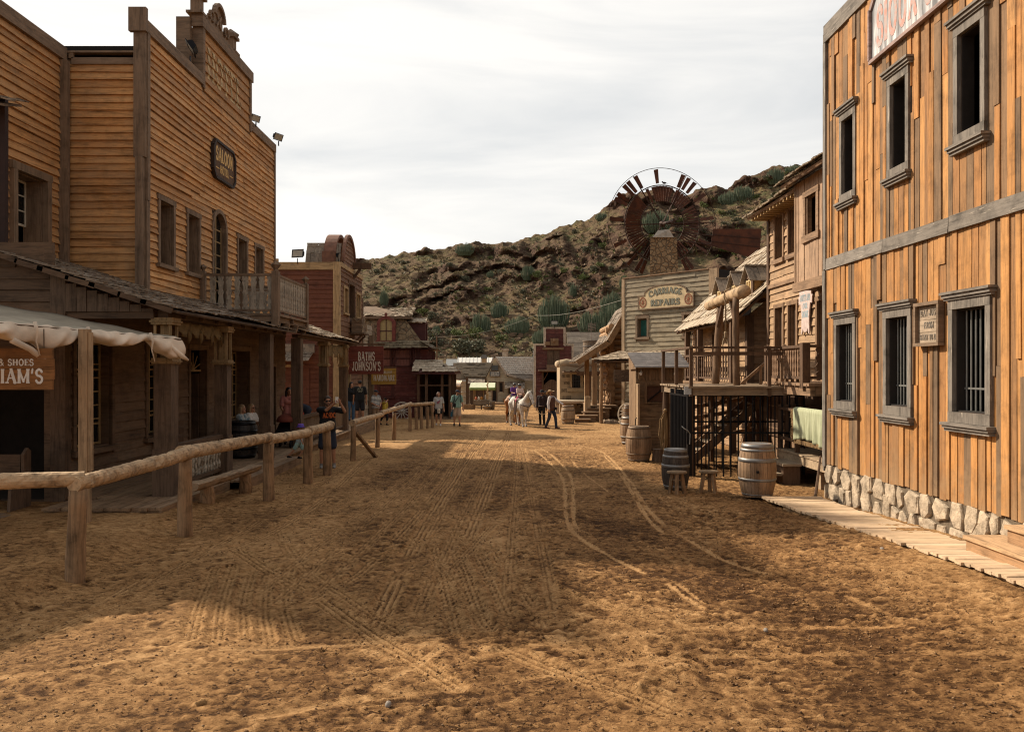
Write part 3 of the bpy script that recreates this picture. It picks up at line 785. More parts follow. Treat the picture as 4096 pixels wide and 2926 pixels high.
 for x in(a+.05,uc2,b-.05):m.box(x-.03,d,3.98,x+.03,d+.03,zt+(.36 if x==uc2 else .12))
 for z in(4.0,4.75,5.1,5.45,5.8,6.12):m.box(a+.08,d+.003,z,b-.08,d+.027,z+.035)
 m.build('door_sash',W_CREAM,fo)
 p=MB(FX(XW));p.prism([(a+.02,4.8),(b-.02,4.8)]+[(uc2+(r-.02)*math.cos(R(t)),zt+(r-.02)*math.sin(R(t)))for t in range(0,181,15)],d+.010,d+.015);p.build('pane',M_GLASS,fo)
 sd=MB(FY(16.3));sd.box(-9.4,-.12,3.9,-7.7-.12,-.002,9.0);sd.build('side_wall',[W_GREYH],T)
 sc=MB(FY(16.3));clap(sc,-9.3,-7.88,4.05,8.88,.162,.046,(),(9,9.1),.006);sc.build('side_siding',W_HOTEL,T)
 st=MB(FY(16.3));st.box(-9.24,-.02,8.88,-7.9,.05,9.02);st.box(-9.6,-.1,9.12,-7.8,.06,9.16);st.box(-9.3,0,9.0,-9.2,.05,9.12)
 st.build('side_trim',W_GREYH,T)
 XL=-9.4
 lh=(14.55,15.5,4.75,6.2)
 lw=MB(FX(XL));wallholes(lw,13.6,16.42,4.3,9.1,[lh]);lw.mat=1;lw.box(13.6,-2.2,4.3,16.4,-2.1,9);lw.box(13.6,-2.1,4.3,13.7,-.13,9);lw.box(13.7,-2.1,8.9,16.3,-.13,9);lw.build('wing_wall',[W_GREYH,M_DARK],T)
 lc=MB(FX(XL));clap(lc,13.6,16.12,4.4,8.92,.158,.046,[(lh[0]-.1,lh[1]+.1,lh[2]-.1,lh[3]+.12)],(2.0,3.6),.016,warp=1.0);lc.build('wing_siding',W_HOTEL,T)
 lt2=MB(FX(XL));lt2 .box(13.55,-.15,8.92,16.22,.09,9.2);lt2 .build('wing_cornice',W_GREYH,T)
 lp=MB(FX(XL));lp.box(16.05,.0,4.2,16.2,.16,8.9);lp.box(16.02,.0,4.2,16.06,.22,6.6);lp.build('corner_post',W_GREYV,T)
 window(T,FX(XL),lh[0],lh[1],lh[2],lh[3],W_GREYV,W_GREYH,.13,.12,.38,2,3,sash=plain('sash_white',(.5,.45,.36),.6),part_open=.5)
 gh=[(13.62,14.85,.95,2.95),(16.35,17.55,.95,2.95),(18.55,19.55,.25,2.9),(21.1,22.8,.95,2.95),(24.6,25.35,.25,2.5)]
 gw=MB(FX(XW));wallholes(gw,13.2,26.6,-.05,4.05,gh);gw.mat=1;gw.box(13.4,-.30,.0,15.9,-.27,3.9);gw.box(13.4,-.27,0,13.44,-.125,3.9);gw.box(15.9,-2.6,.0,26.6,-2.5,3.9);gw.box(15.9,-2.5,.0,15.96,-.125,3.9);gw.box(26.5,-2.5,.0,26.6,-.125,3.9);gw.box(13.4,-.27,3.92,15.9,-.13,3.97);gw.box(15.96,-2.5,3.92,26.5,-.13,3.97);gw.box(13.45,-.27,.08,15.9,-.13,.12);gw.box(15.96,-2.5,.08,26.5,-.13,.12)
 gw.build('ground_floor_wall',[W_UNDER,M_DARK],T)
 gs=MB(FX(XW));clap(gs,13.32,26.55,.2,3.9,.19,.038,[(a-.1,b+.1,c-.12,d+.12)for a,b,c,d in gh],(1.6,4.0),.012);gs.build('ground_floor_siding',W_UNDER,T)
 YL=wood('yellowed_trim',[(.36,.25,.115),(.31,.21,.10)],'v',stain=.4)
 for i,(a,b,c,d)in enumerate(gh):
  if i in(2,4):
   fo=MB(FX(XW));casing(fo,a,b,c,d,.1,.055,.14);fo=fo.build('doorway',W_UNDER,T)
   if i==2:
    ds=MB(FX(XW));ds.box(a+.05,-.12,2.35,b-.05,-.09,2.4)
    for an in range(20,180,35):ds.beam(((a+b)/2,-.105,2.4),((a+b)/2+.45*math.cos(R(an)),-.105,2.4+.42*math.sin(R(an))),.02,.025)
    ds.build('fanlight',YL,fo)
    dl=MB(FX(XW));dl.box(b-.07,-.6,c+.02,b-.02,-.15,2.3);dl.build('door_leaf',W_DARKV,fo)
   else:
    dl=MB(FX(XW));dl.box(a+.02,-.12,c+.02,a+.45,-.08,d-.03);dl.build('door_leaf',plain('grey_door',(.17,.17,.16),.6),fo)
  else:
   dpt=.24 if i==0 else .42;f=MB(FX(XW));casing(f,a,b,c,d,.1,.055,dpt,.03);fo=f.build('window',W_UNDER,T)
   s=MB(FX(XW));s.box(a-.16,-.01,c-.1,b+.16,.12,c-.003);s.build('sill',W_UNDER,fo)
   m=MB(FX(XW));dd=-dpt+.04;mid=(a+b)/2-.12
   for x in(a+.05,mid,b-.32,b-.05):m.box(x-.03,dd,c+.02,x+.03,dd+.035,d-.02)
   for z in(c+.05,c+.42,d-.55,d-.06):m.box(a+.08,dd+.003,z-.02,b-.08,dd+.032,z+.02)
   for k in range(5):m.box(b-.29,dd+.005,c+.5+k*.26,b-.08,dd+.03,c+.525+k*.26)
   for(p_,q_)in((a+.08,mid-.03),(mid+.03,b-.35)):
    ar=arc((p_+q_)/2,d-.72,(q_-p_)/2,.14,180,0,8)
    for k in range(8):m.beam((ar[k][0],dd+.02,ar[k][1]),(ar[k+1][0],dd+.02,ar[k+1][1]),.03,.03)
   m.build('sash',YL,fo)
   p=MB(FX(XW));p.box(a+.03,dd+.012,c+.03,b-.03,dd+.017,d-.03);p.build('pane',M_GLASS,fo)
 dk=MB()
 y=13.0
 x=-7.66
 while x<-5.72:
  w=random.uniform(.12,.16);yy=13.0-random.uniform(0,.06)
  if x<-7.0:yy=13.24
  while yy<28.3:
   e=min(28.4,yy+random.uniform(3,5));dk.box(x,yy,.155+random.uniform(0,.006),x+w-.006,e-.004,.2+random.uniform(-.004,.004));yy=e
  x+=w
 dk.box(-5.86,19.6,-.2,-5.81,28.3,.15)
 for(ya,yb,xe)in((12.2,15.25,-5.5),(15.25,19.5,-5.22)):
  xx=-5.72
  while xx<xe:w=min(random.uniform(.11,.15),xe-xx);dk.box(xx,ya+random.uniform(-.03,.03),.15,xx+w-.005,yb,.196+random.uniform(-.004,.004));xx+=w
  dk.box(xe-.045,ya+.02,-.1,xe-.005,yb-.02,.148)
 xx=-7.4
 while xx<-5.73:dk.box(xx,12.2+random.uniform(-.04,.04),.15,xx+.135,12.96,.196+random.uniform(-.004,.004));xx+=.14
 dk.box(-7.4,12.24,-.1,-5.56,12.28,.148);dk.box(-5.8,19.44,-.1,-5.28,19.48,.148)
 dk.build('porch_deck',W_DECK,T)
 for i,(yy,w)in enumerate(((13.42,.30),(16.1,.27),(19.0,.28),(21.8,.27),(25.0,.27),(28.0,.27))):
  p=MB();x=-5.97
  fancy=i in(0,1,4,5)
  post_bm(p,x,yy,gf(x,yy)-.1,1.02,w+.04);post_bm(p,x,yy,1.02,2.5 if fancy else 3.28,w)
  po=p.build('porch_post',W_DARKV,T)
  if fancy:
   q=MB();post_bm(q,x,yy,2.5,2.6,w+.06);post_bm(q,x,yy,3.18,3.30,w+.07);post_bm(q,x,yy,2.53,2.56,w+.10);post_bm(q,x,yy,3.22,3.25,w+.11)
   for sx in(-1,1):
    for sy in(-1,1):post_bm(q,x+sx*(w/2-.02),yy+sy*(w/2-.02),2.6,3.18,.042)
   post_bm(q,x,yy,2.6,3.18,w*.45);q.build('capital',W_CREAM,po)
 rf=MB();ZE,XE,sl=3.46,-5.72,.325
 sd_=Vector((-1,0,sl)).normalized();L=(XW-XE)/sd_.x*1.0
 slab(rf,(XE+.08,13.15,ZE-.05),(0,1,0),sd_,7.4,L-.02,-.05,-.01)
 slab(rf,(XW+.05,13.15,ZE-.05+(XE-XW)*sl),(0,1,0),sd_,3.02,1.76,-.05,-.01)
 rf.mat=1
 shingles(rf,(XE,13.0,ZE),(0,1,0),sd_,7.6,L,9,(.09,.17),.02,.05)
 shingles(rf,Vector((XE,13.0,ZE))+sd_*L,(0,1,0),sd_,3.2,1.85,7,(.09,.17),.02,.04)
 rf.mat=0
 for k in range(9):
  s0=k*.46-.05;a_=Vector((XE,12.98,ZE-.055))+sd_*s0;rf.beam(a_,a_+sd_*random.uniform(.5,.62)+Vector((0,0,random.uniform(-.02,.03))),.03,.09)
 rf.build('porch_roof',[W_DARKH,W_SHAKE],T)
 bm_=MB();bm_.box(-6.06,13.3,3.3,-5.88,20.4,3.42);bm_.box(-7.62,13.22,3.28,-6.1,13.34,3.4)
 for k in range(9):yy=13.9+k*.78;bm_.beam((-7.6,yy,3.92),(-5.8,yy,3.36),.06,.1)
 bm_.box(-7.6,20.4,3.62,-5.7,20.5,3.72)
 bm_.build('porch_beam',W_DARKH,T)
 gb=MB(FY(13.22));planks(gb,-7.6,-6.1,3.4,4.0,(.17,.2),.025,(),None,.008,top=lambda u:3.40+(XE-u)*sl-.1);gb.build('gable_boards',W_DARKV,T)
 gp_=MB(FY(13.24));gp_.box(-7.86,-.12,-.05,-7.6,.06,4.05);gp_.build('corner_post',W_DARKV,T)
 we=MB(FY(13.24));wallholes(we,-12.5,-7.87,0,4.6,[(-11.5,-8.0,.15,2.75)],-.1,-.002);we.mat=1
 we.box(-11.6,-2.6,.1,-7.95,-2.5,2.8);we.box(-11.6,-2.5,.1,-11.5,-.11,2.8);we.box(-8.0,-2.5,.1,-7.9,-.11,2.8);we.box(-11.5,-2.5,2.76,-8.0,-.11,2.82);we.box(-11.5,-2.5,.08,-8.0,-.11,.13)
 we.build('wing_end_wall',[W_DARKH,plain('stall_shade',(.03,.022,.016),.9)],T)  # near-black recess lining, the stall's shade is put into its colour
 wc=MB(FY(13.24));clap(wc,-12.5,-7.87,2.8,4.55,.2,.036,(),(6,8),.008,lim=lambda z:(max(-12.5,-(z-3.40)/sl+XE-.25)if False else-12.5,min(-7.87,XE-(z-3.36)/sl)if z>4.05 else-7.87));wc.build('wing_end_siding',W_DARKH,T)
 rl=MB();rl.box(-6.05,13.6,.98,-5.9,15.95,1.06);rl.box(-6.03,13.6,.3,-5.93,15.95,.37)
 rl.cut();rl.box(-6.05,21.97,.98,-5.9,24.85,1.06);rl.box(-6.03,21.97,.3,-5.93,24.85,.37);rl.cut();rl.box(-6.05,25.15,.98,-5.9,27.85,1.06);rl.box(-6.03,25.15,.3,-5.93,27.85,.37)
 ro,r2,r3=rl.build_each('porch_railing',W_DARKH,T)
 bl=MB()
 for k in range(16):
  yy=13.68+k*.148;bl.cut();bl.lathe([(.028,0),(.04,.08),(.022,.16),(.038,.3),(.022,.42),(.04,.52),(.028,.6)],(-5.975,yy,.375),6)
 bl.build_each('baluster',plain('chipped_white',(.46,.41,.33),.7,col2=(.2,.15,.1),scale=14),ro)
 b2=MB()
 for yy in list(np.arange(22.05,24.8,.13))+list(np.arange(25.25,27.8,.13)):b2 .cut();b2 .box(-5.995,yy,.37,-5.965,yy+.06,.98)
 b2 .build_each('rail_slat',wood('rail_slats',[(.24,.17,.11),(.2,.14,.09)],'v'),ro)
 bal=MB();X0,X1,Y0,Y1=XW+.06,-5.78,19.16,22.0
 bal.box(X0,Y0-.05,3.74,X1+.08,Y1+.05,3.80);bal.box(X0,Y0-.02,3.60,X1,Y0+.08,3.735);bal.box(X0,Y1-.08,3.60,X1,Y1+.02,3.735);bal.box(X1-.1,Y0+.09,3.60,X1,Y1-.09,3.735)
 for yy in(19.9,20.6,21.3):bal.box(X0,yy,3.6,X1-.11,yy+.08,3.735)
 for yy in(19.25,20.1,20.9,21.8):bal.beam((X1-.05,yy,3.42),(X1+.02,yy,3.62),.12,.16)
 bo=bal.build('balcony',W_GREYH,T)
 bp=MB()
 for(x,y,w)in((X0+.05,Y0,.11),(X1,Y0,.17),(X1,Y1,.14),(X0+.05,Y1,.11)):
  bp.cut();post_bm(bp,x,y,3.5 if x==X1 else 3.8,4.86,w);finial(bp,x,y,4.86,w*.85)
 bp.build_each('balcony_post',W_GREYV,bo)
 br=MB();br.box(X0+.1,Y0-.035,4.74,X1-.09,Y0+.035,4.80);br.box(X0+.1,Y0-.03,3.86,X1-.09,Y0+.03,3.91);br.box(X0+.1,Y0+.036,4.36,X1-.09,Y0+.05,4.40)
 br.box(X1-.035,Y0+.09,4.74,X1+.035,Y1-.08,4.80);br.box(X1-.03,Y0+.09,3.86,X1+.03,Y1-.08,3.91);br.box(X0+.1,Y1-.035,4.74,X1-.09,Y1+.035,4.80)
 br.build('balcony_rail',W_GREYH,bo)
 bb=MB()
 for k in range(8):baluster(bb,FY(Y0+.015),X0+.28+k*.205,0,3.91,4.74,.15,.03,0)
 for k in range(15):baluster(bb,FX(X1-.015),Y0+.22+k*.178,0,3.91,4.74,.14,.03,0)
 for k in range(8):baluster(bb,FY(Y1+.015),X0+.28+k*.205,0,3.91,4.74,.15,.03,0)
 bb.build_each('baluster',wood('pale_fretwork',[(.38,.33,.26),(.32,.27,.21)],'v',chips=(.15,.11,.08),stain=.4),bo)
 return T
hotel=make_hotel()
sg=thing('saloon_sign','dark wooden board reading SALOON HOTEL in gold letters on the hotel front','sign',(XW+.06,20.6,7.45))
m=MB(FX(XW+.05));o_=[(19.85,7.62),(20.0,7.44),(21.24,7.44),(21.4,7.62),(21.4,8.22),(21.24,8.40),(20.0,8.40),(19.85,8.22)]
m.prism([(20.62+(a-20.62)*.96,7.92+(b-7.92)*.94)for a,b in o_],.0,.05);m.build('board',W_DKBR,sg)
m=MB(FX(XW+.05))
for(a,b)in zip(o_,o_[1:]+o_[:1]):m.beam((a[0],.04,a[1]),(b[0],.04,b[1]),.09,.07,up=(b[1]-a[1],0,a[0]-b[0]))
m.build('frame',plain('sign_frame',(.035,.022,.016),.7),sg)
m=MB(FX(XW+.05));letters(m,'SALOON',20.62,7.90,.36,width=1.22,n=.052,slices=26,fat=1.25);letters(m,'HOTEL',20.62,7.60,.22,width=.62,n=.052,slices=20,fat=1.2);m.box(20.0,.052,7.69,20.24,.055,7.715);m.box(21.0,.052,7.69,21.24,.055,7.715)
m.build_each('lettering',plain('gold_paint',(.60,.38,.13),.6,var=.3),sg)
floodlight(-7.75,18.75,10.25,R(-75),R(35),.26,'black floodlight clamped on the hotel parapet beside the tower, largest of the hotel lamps')
floodlight(-7.55,23.05,9.95,R(60),R(20),.17,'small floodlight at the far foot of the hotel tower')
floodlight(-7.45,25.0,9.98,R(60),R(25),.19,'floodlight on the far end of the hotel parapet')
def swag(M,u0,u1,z,n,drop,label,tails=True):
 m=MB(M)
 for k in range(n):
  a,b=u0+(u1-u0)*k/n,u0+(u1-u0)*(k+1)/n;S=10;rows=5
  vs=[];fs=[]
  for j in range(rows+1):
   for i in range(S+1):
    t=i/S;f=j/rows
    zz=z-f*drop*(.35+.65*math.sin(math.pi*t))-.02
    vs.append((a+(b-a)*t,.05+.035*math.sin(t*19+j*1.9)*f+.03*f*math.sin(math.pi*t),zz))
  for j in range(rows):
   for i in range(S):q=j*(S+1)+i;fs.append((q,q+1,q+S+2,q+S+1))
  m.add(vs,fs)
  if tails:
   c=b-.02;m.add([(c-.05,.04,z),(c+.06,.06,z),(c+.07,.08,z-drop*1.1),(c,.05,z-drop*1.6)],[(0,1,2,3)])
 o=m.build('swag_curtain',plain('ochre_cloth',(.17,.115,.05),.9,var=.4,scale=8),None,True)
 o.modifiers.new('Solid','SOLIDIFY').thickness=.006
 tag(o,label,'curtain','cloth swags under the porch eaves');return rebase(o,M@Vector(((u0+u1)/2,.05,z)))
swag(FX(-6.0),13.8,16.0,3.28,4,.26,'ochre cloth swags hanging between the first two hotel porch posts')
swag(FX(-6.0),25.2,27.8,3.26,3,.42,'ochre cloth swags hanging under the far porch roof by the red bathhouse')
# =============== CANVAS STALL FRONT ===============
def make_awning():
 T=thing('canvas_awning','dusty canvas awning with tied-up cream valance at the stall beside the hotel porch','awning',(-6.6,11.6,0))
 a=Vector((-7.9,8.6,3.12));b=Vector((-5.62,13.2,2.92));bl=Vector((-11.5,13.1,4.0));
 m=MB();S,Q=40,14;vs=[];fs=[]
 for i in range(S+1):
  f=a.lerp(b,i/S);k=bl.lerp(Vector((-5.66,13.15,2.96)),i/S)
  for j in range(Q+1):
   t=j/Q;p=f.lerp(k,t)
   p.z+=-.05*math.sin(math.pi*t)+.012*math.sin(i*.9+j*.7)+.015*math.sin(i*.31)
   vs.append(p)
 for i in range(S):
  for j in range(Q):q=i*(Q+1)+j;fs.append((q,q+1,q+Q+2,q+Q+1))
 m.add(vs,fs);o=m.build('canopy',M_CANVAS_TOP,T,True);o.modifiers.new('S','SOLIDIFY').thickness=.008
 m=MB();S,Q=150,16;vs=[];fs=[];nd=Vector((b.y-a.y,-(b.x-a.x),0)).normalized()
 for i in range(S+1):
  t=i/S;p0=a.lerp(b,t);d=(b-a).length*t
  ties=[1.0,2.55,3.35,4.45]
  near=min(abs(d-q)for q in ties);tie=math.exp(-(near/.16)**2)
  sagv=.30+.09*math.sin(d*2.6+1.0)+.06*math.sin(d*5.3)-.12*tie
  for j in range(Q+1):
   f=j/Q
   roll=math.sin(f*math.pi)
   fold=.022*math.sin((d+f*.35)*17)*(.2+f)+.03*math.sin((d-f*.5)*7+2)*f+.014*math.sin((d*31+f*9))*f
   out=.10*roll+.05*f+fold*(1-.6*tie)-.05*tie*roll
   dz=sagv*(f if f<.8 else .8+(f-.8)*.2)
   vs.append(p0+nd*(out-(.12*(f-.8)/.2 if f>.8 else 0))+Vector((0,0,.03-dz+.01*math.sin(d*23+f*5))))
 for i in range(S):
  for j in range(Q):q=i*(Q+1)+j;fs.append((q,q+1,q+Q+2,q+Q+1))
 m.add(vs,fs);o=m.build('valance',M_CANVAS,T,True);o.modifiers.new('S','SOLIDIFY').thickness=.006
 m=MB()
 for d,dx in((1.0,0),(2.55,.02),(3.35,0),(4.45,.03)):
  p0=a.lerp(b,d/(b-a).length)+nd*.1
  m.cut();m.tube([p0+Vector((0,0,.05)),p0+nd*.06+Vector((0,0,-.08)),p0+nd*.03+Vector((.0,0,-.22)),p0+nd*.05+Vector((.03,.02,-.42))],[.03,.02,.012,.008],5)
 m.cut();m.tube([b+nd*.08+Vector((-.12,-.25,-.12)),b+nd*.14+Vector((-.02,-.12,-.3)),b+nd*.12+Vector((.05,-.02,-.36))],[.03,.045,.02],6)
 p3=a.lerp(b,.47)+nd*.12
 m.cut();m.tube([p3+Vector((-.1,-.15,-.22)),p3+Vector((.0,.1,-.34)),p3+Vector((.1,.26,-.5)),p3+Vector((.15,.34,-.54))],[.05,.045,.04,.02],6)
 m.build_each('tie',M_CANVAS,T,True)
 for x,y,w in((-6.28,11.4,.13),(-7.75,8.9,.12)):
  p=MB();post_bm(p,x,y,-.05,3.0,w);p.beam((x+.09,y-.02,.9),(x+.085,y-.02,2.95),.05,.07);p.build('post',wood('awning_post',[(.42,.285,.165),(.36,.24,.14)],'v',stain=.4),T)
 r=MB();r.beam(a+Vector((0,0,-.03)),b+Vector((0,0,-.03)),.06,.07);r.build('crossbar',W_DARKH,T)
 return T
make_awning()
st=thing('stall_platform','low dark plank floor in front of the canvas stall','platform',(-8.6,12.3,0))
m=MB()
for k in range(10):m.box(-11.5,11.5+k*.17,.06,-7.75+random.uniform(-.05,.05),11.66+k*.17,.12+random.uniform(-.005,.005))
m.box(-11.4,11.52,-.1,-7.85,11.58,.055);m.build('floor',wood('stall_planks',[(.17,.11,.065),(.2,.13,.08)],'x',stain=.5),st)
bn=thing('settle_bench','dark high-backed settle with a scrolled end in the stall under the awning','bench',(-8.1,12.6,.12))
m=MB(FX(-7.95));m.prism([(12.25,.12),(12.8,.12),(12.8,1.05),(12.72,1.1),(12.6,1.0),(12.62,.62),(12.3,.56)],-.05,0.0);m.build('end_panel',W_DARKV,bn)
m=MB();m.box(-9.6,12.28,.5,-8.02,12.62,.55);m.build('seat',W_DARKH,bn)
m=MB();m.box(-9.6,12.62,.55,-8.02,12.68,1.0);m.build('backrest',W_DARKH,bn)
sg=thing('shoe_shop_sign','brown plank sign with white letters R & SHOES IAM\'S hanging under the canvas valance','sign',(-7.0,10.9,2.1))
m=MB(FY(10.9))
for k in range(4):m.box(-8.5,.0,2.115+k*.148,-6.44+random.uniform(-.01,.01),.035,2.258+k*.148)
m.build('board',wood('sign_planks',[(.25,.115,.04),(.30,.14,.05),(.22,.10,.036)],'x',stain=.35),sg)
WL=plain('white_lettering',(.74,.72,.68),.7,var=.2,scale=12)
m=MB(FY(10.9));letters(m,'R & SHOES',-7.02,2.455,.095,width=.62,n=.037,slices=16);letters(m,"IAM'S",-6.88,2.205,.205,width=.61,n=.037,slices=24)
m.build_each('lettering',WL,sg)
m=MB();m.tube([(-6.6,10.92,2.7),(-6.62,10.95,2.98)],.008,5);m.tube([(-8.2,10.92,2.7),(-8.2,10.9,3.1)],.008,5);m.build('hanging_cord',W_DARKV,sg)
hd=thing('shake_hood','small shake roof on a dark post standing on the porch roof edge','roof',(-8.9,13.7,4.4))
m=MB();shingles(m,(-11,13.2,6.98+.42),(1,0,-.16),(0,1,.3),2.45,.5,3,(.1,.18),.02,.02);slab(m,(-11,13.22,7.37),(1,0,-.16),(0,1,.3),2.35,.5,-.05,-.01)
m.build('roof',W_SHAKE,hd)
m=MB();post_bm(m,-9.03,13.75,4.3,7.25,.1);m.build('post',plain('oxblood_post',(.03,.014,.011),.7),hd)
# =============== LOG FENCES, BENCH, PORCH FURNITURE ===============
def rail_fence(name,posts,rails,label,pr=.085,rr=.085):
 T=thing(name,label,'fence',(posts[0][0],posts[0][1],0),'log fences along the street')
 for(x,y,zt)in posts:
  p=MB();zz=gf(x,y);log(p,(x+random.uniform(-.02,.02),y,zz-.15),(x,y,zt),pr*1.08,pr*.93,12,6,.05,.012);p.build('post',W_LOGV,T,True)
 for a,b,r0,r1 in rails:
  p=MB();L=(Vector(b)-Vector(a)).length;log(p,a,b,r0,r1,16,max(6,int(L/.045)),.15,.03);p.build('rail',W_LOG,T,False)
 return T
RZ=1.10
f1=rail_fence('log_fence',[(-4.84,8.63,1.05),(-4.66,11.09,1.1),(-4.36,14.07,1.08),(-4.2,16.25,1.06),(-4.14,17.6,1.0)],[((-7.2,7.55,1.22),(-4.78,8.66,1.13),.105,.085),((-4.82,8.55,1.12),(-4.64,11.15,1.17),.088,.10),((-4.67,11.0,1.20),(-4.36,14.1,1.12),.105,.09),((-4.37,14.0,1.12),(-4.20,16.3,1.10),.095,.09),((-4.2,16.2,1.10),(-4.12,17.85,1.10),.098,.105)],'long scalloped log rail fence in front of the hotel porch',.1)
f2=rail_fence('log_fence',[(-4.05,20.2,.98),(-4.12,28.0,.82),(-4.2,33.2,.80),(-4.1,24.3,.9)],[((-4.08,20.1,1.0),(-4.12,25.2,.96),.085,.08),((-4.12,25.0,.98),(-4.22,33.5,.92),.08,.075)],'log rail fence with a slanting brace just past the man photographing',.075)
b_=MB();b_.beam((-4.02,20.3,.75),(-3.55,21.0,-.05),.14,.05);b_.build('brace',W_LOGV,f2)
f3=rail_fence('log_fence',[(-4.05,34.2,.72),(-3.85,34.6,.72),(-3.62,35.0,.70),(-3.45,35.4,.72)],[((-4.25,33.7,.86),(-3.38,35.3,.80),.075,.085)],'short pale log fence beside the woman in the grey tee',.07)
def make_log_bench():
 T=thing('log_bench','rough split-log bench beside the hotel porch railing','bench',(-5.36,14.3,0))
 a,b=Vector((-5.28,12.85,.47)),Vector((-5.06,15.5,.44))
 mm=MB();log(mm,a+Vector((0,0,.0)),b,.13,.12,10,16,.2,.02)
 mm.v=[(p[0],p[1],min(p[2],.485+random.uniform(-.01,.01)))for p in mm.v]
 mm.build('seat',wood('bench_log',[(.34,.24,.15),(.3,.2,.12)],'y',stain=.5),T)
 for(x,y)in((-5.24,13.4),(-5.1,14.95)):
  l=MB();log(l,(x,y,-.08),(x,y,.37),.13,.12,10,4,.08,.01);l.build('leg',W_LOGV,T)
make_log_bench()
wb=thing('slatted_bench','dark slatted bench against the hotel wall beside the doorway','bench',(-7.4,17.3,.2))
m=MB()
for z in(.72,.92,1.1):m.box(-7.6,16.6,z,-7.55,17.9,z+.12)
m.build('backrest',W_DKBR,wb)
m=MB();m.box(-7.55,16.6,.58,-7.15,17.9,.63);m.build('seat',W_DKBR,wb)
for yy in(16.7,17.8):
 m=MB();m.box(-7.52,yy-.03,.2,-7.46,yy+.03,.58);m.box(-7.24,yy-.03,.2,-7.18,yy+.03,.58);m.build('leg',W_DKBR,wb)
def barrel(loc,hgt,rad,label,wood_m,hoop_m,group='wooden barrels in the street',hoops=((.02,.1),(.24,.30),(.70,.76),(.90,.98)),bung=False,bulge=.24):
 T=thing('barrel',label,'barrel',loc,group)
 n=28;st_=MB();x,y,z=loc
 def rr(t):return rad*(1-bulge+bulge*(1-(2*t-1)**2))
 for k in range(n):
  a0,a1=2*math.pi*k/n+.008,2*math.pi*(k+1)/n-.008;dr=random.uniform(-.003,.003)
  vs=[];fs=[];S=10
  for i in range(S+1):
   t=i/S;r=rr(t)+dr
   for(a,q)in((a0,r),(a1,r),(a1,r-.025),(a0,r-.025)):vs.append((x+q*math.cos(a),y+q*math.sin(a),z+hgt*t))
  for i in range(S):
   for c in range(4):c2=(c+1)%4;fs.append((i*4+c,i*4+c2,i*4+4+c2,i*4+4+c))
  fs+=[(3,2,1,0),(S*4,S*4+1,S*4+2,S*4+3)]
  st_.add(vs,fs)
 st_.build('staves',wood_m,T)
 hd_=MB();hd_.lathe([(rr(.96)-.02,0),(rr(.96)-.02,.025)],(x,y,z+hgt*.95),28);hd_.build('lid',wood_m,T)
 for(a,b)in hoops:
  h_=MB();h_.lathe([(rr(a)-.01,0),(rr(a)+.006,0),(rr((a+b)/2)+.006,hgt*(b-a)/2),(rr(b)+.006,hgt*(b-a)),(rr(b)-.01,hgt*(b-a))],(x,y,z+hgt*a),36);h_.build('hoop',hoop_m,T,True)
 if bung:
  h_=MB();h_.lathe([(.028,0),(.028,.03)],(x-rad*.28,y-rad*.955,z+hgt*.49),10,axis=(-.28,-.96,0));h_.build('bung',M_DARK,T)
 return T
W_BAR=wood('barrel_staves',[(.30,.19,.11),(.26,.16,.09),(.34,.22,.13)],'v',weather=(.28,.22,.17),stain=.4)
W_BARD=wood('dark_barrel_staves',[(.07,.052,.042),(.09,.07,.055),(.055,.042,.035)],'v',stain=.5)
M_HOOP=plain('worn_hoop',(.22,.20,.18),.5,.5,var=.4)
M_HOOPB=plain('brown_hoop',(.19,.13,.085),.6,.3,var=.4)
barrel((-6.62,19.15,.2),.92,.40,'black barrel on the hotel porch beside the seated women',plain('black_barrel',(.022,.021,.022),.5,col2=(.045,.038,.034)),M_BLACK)
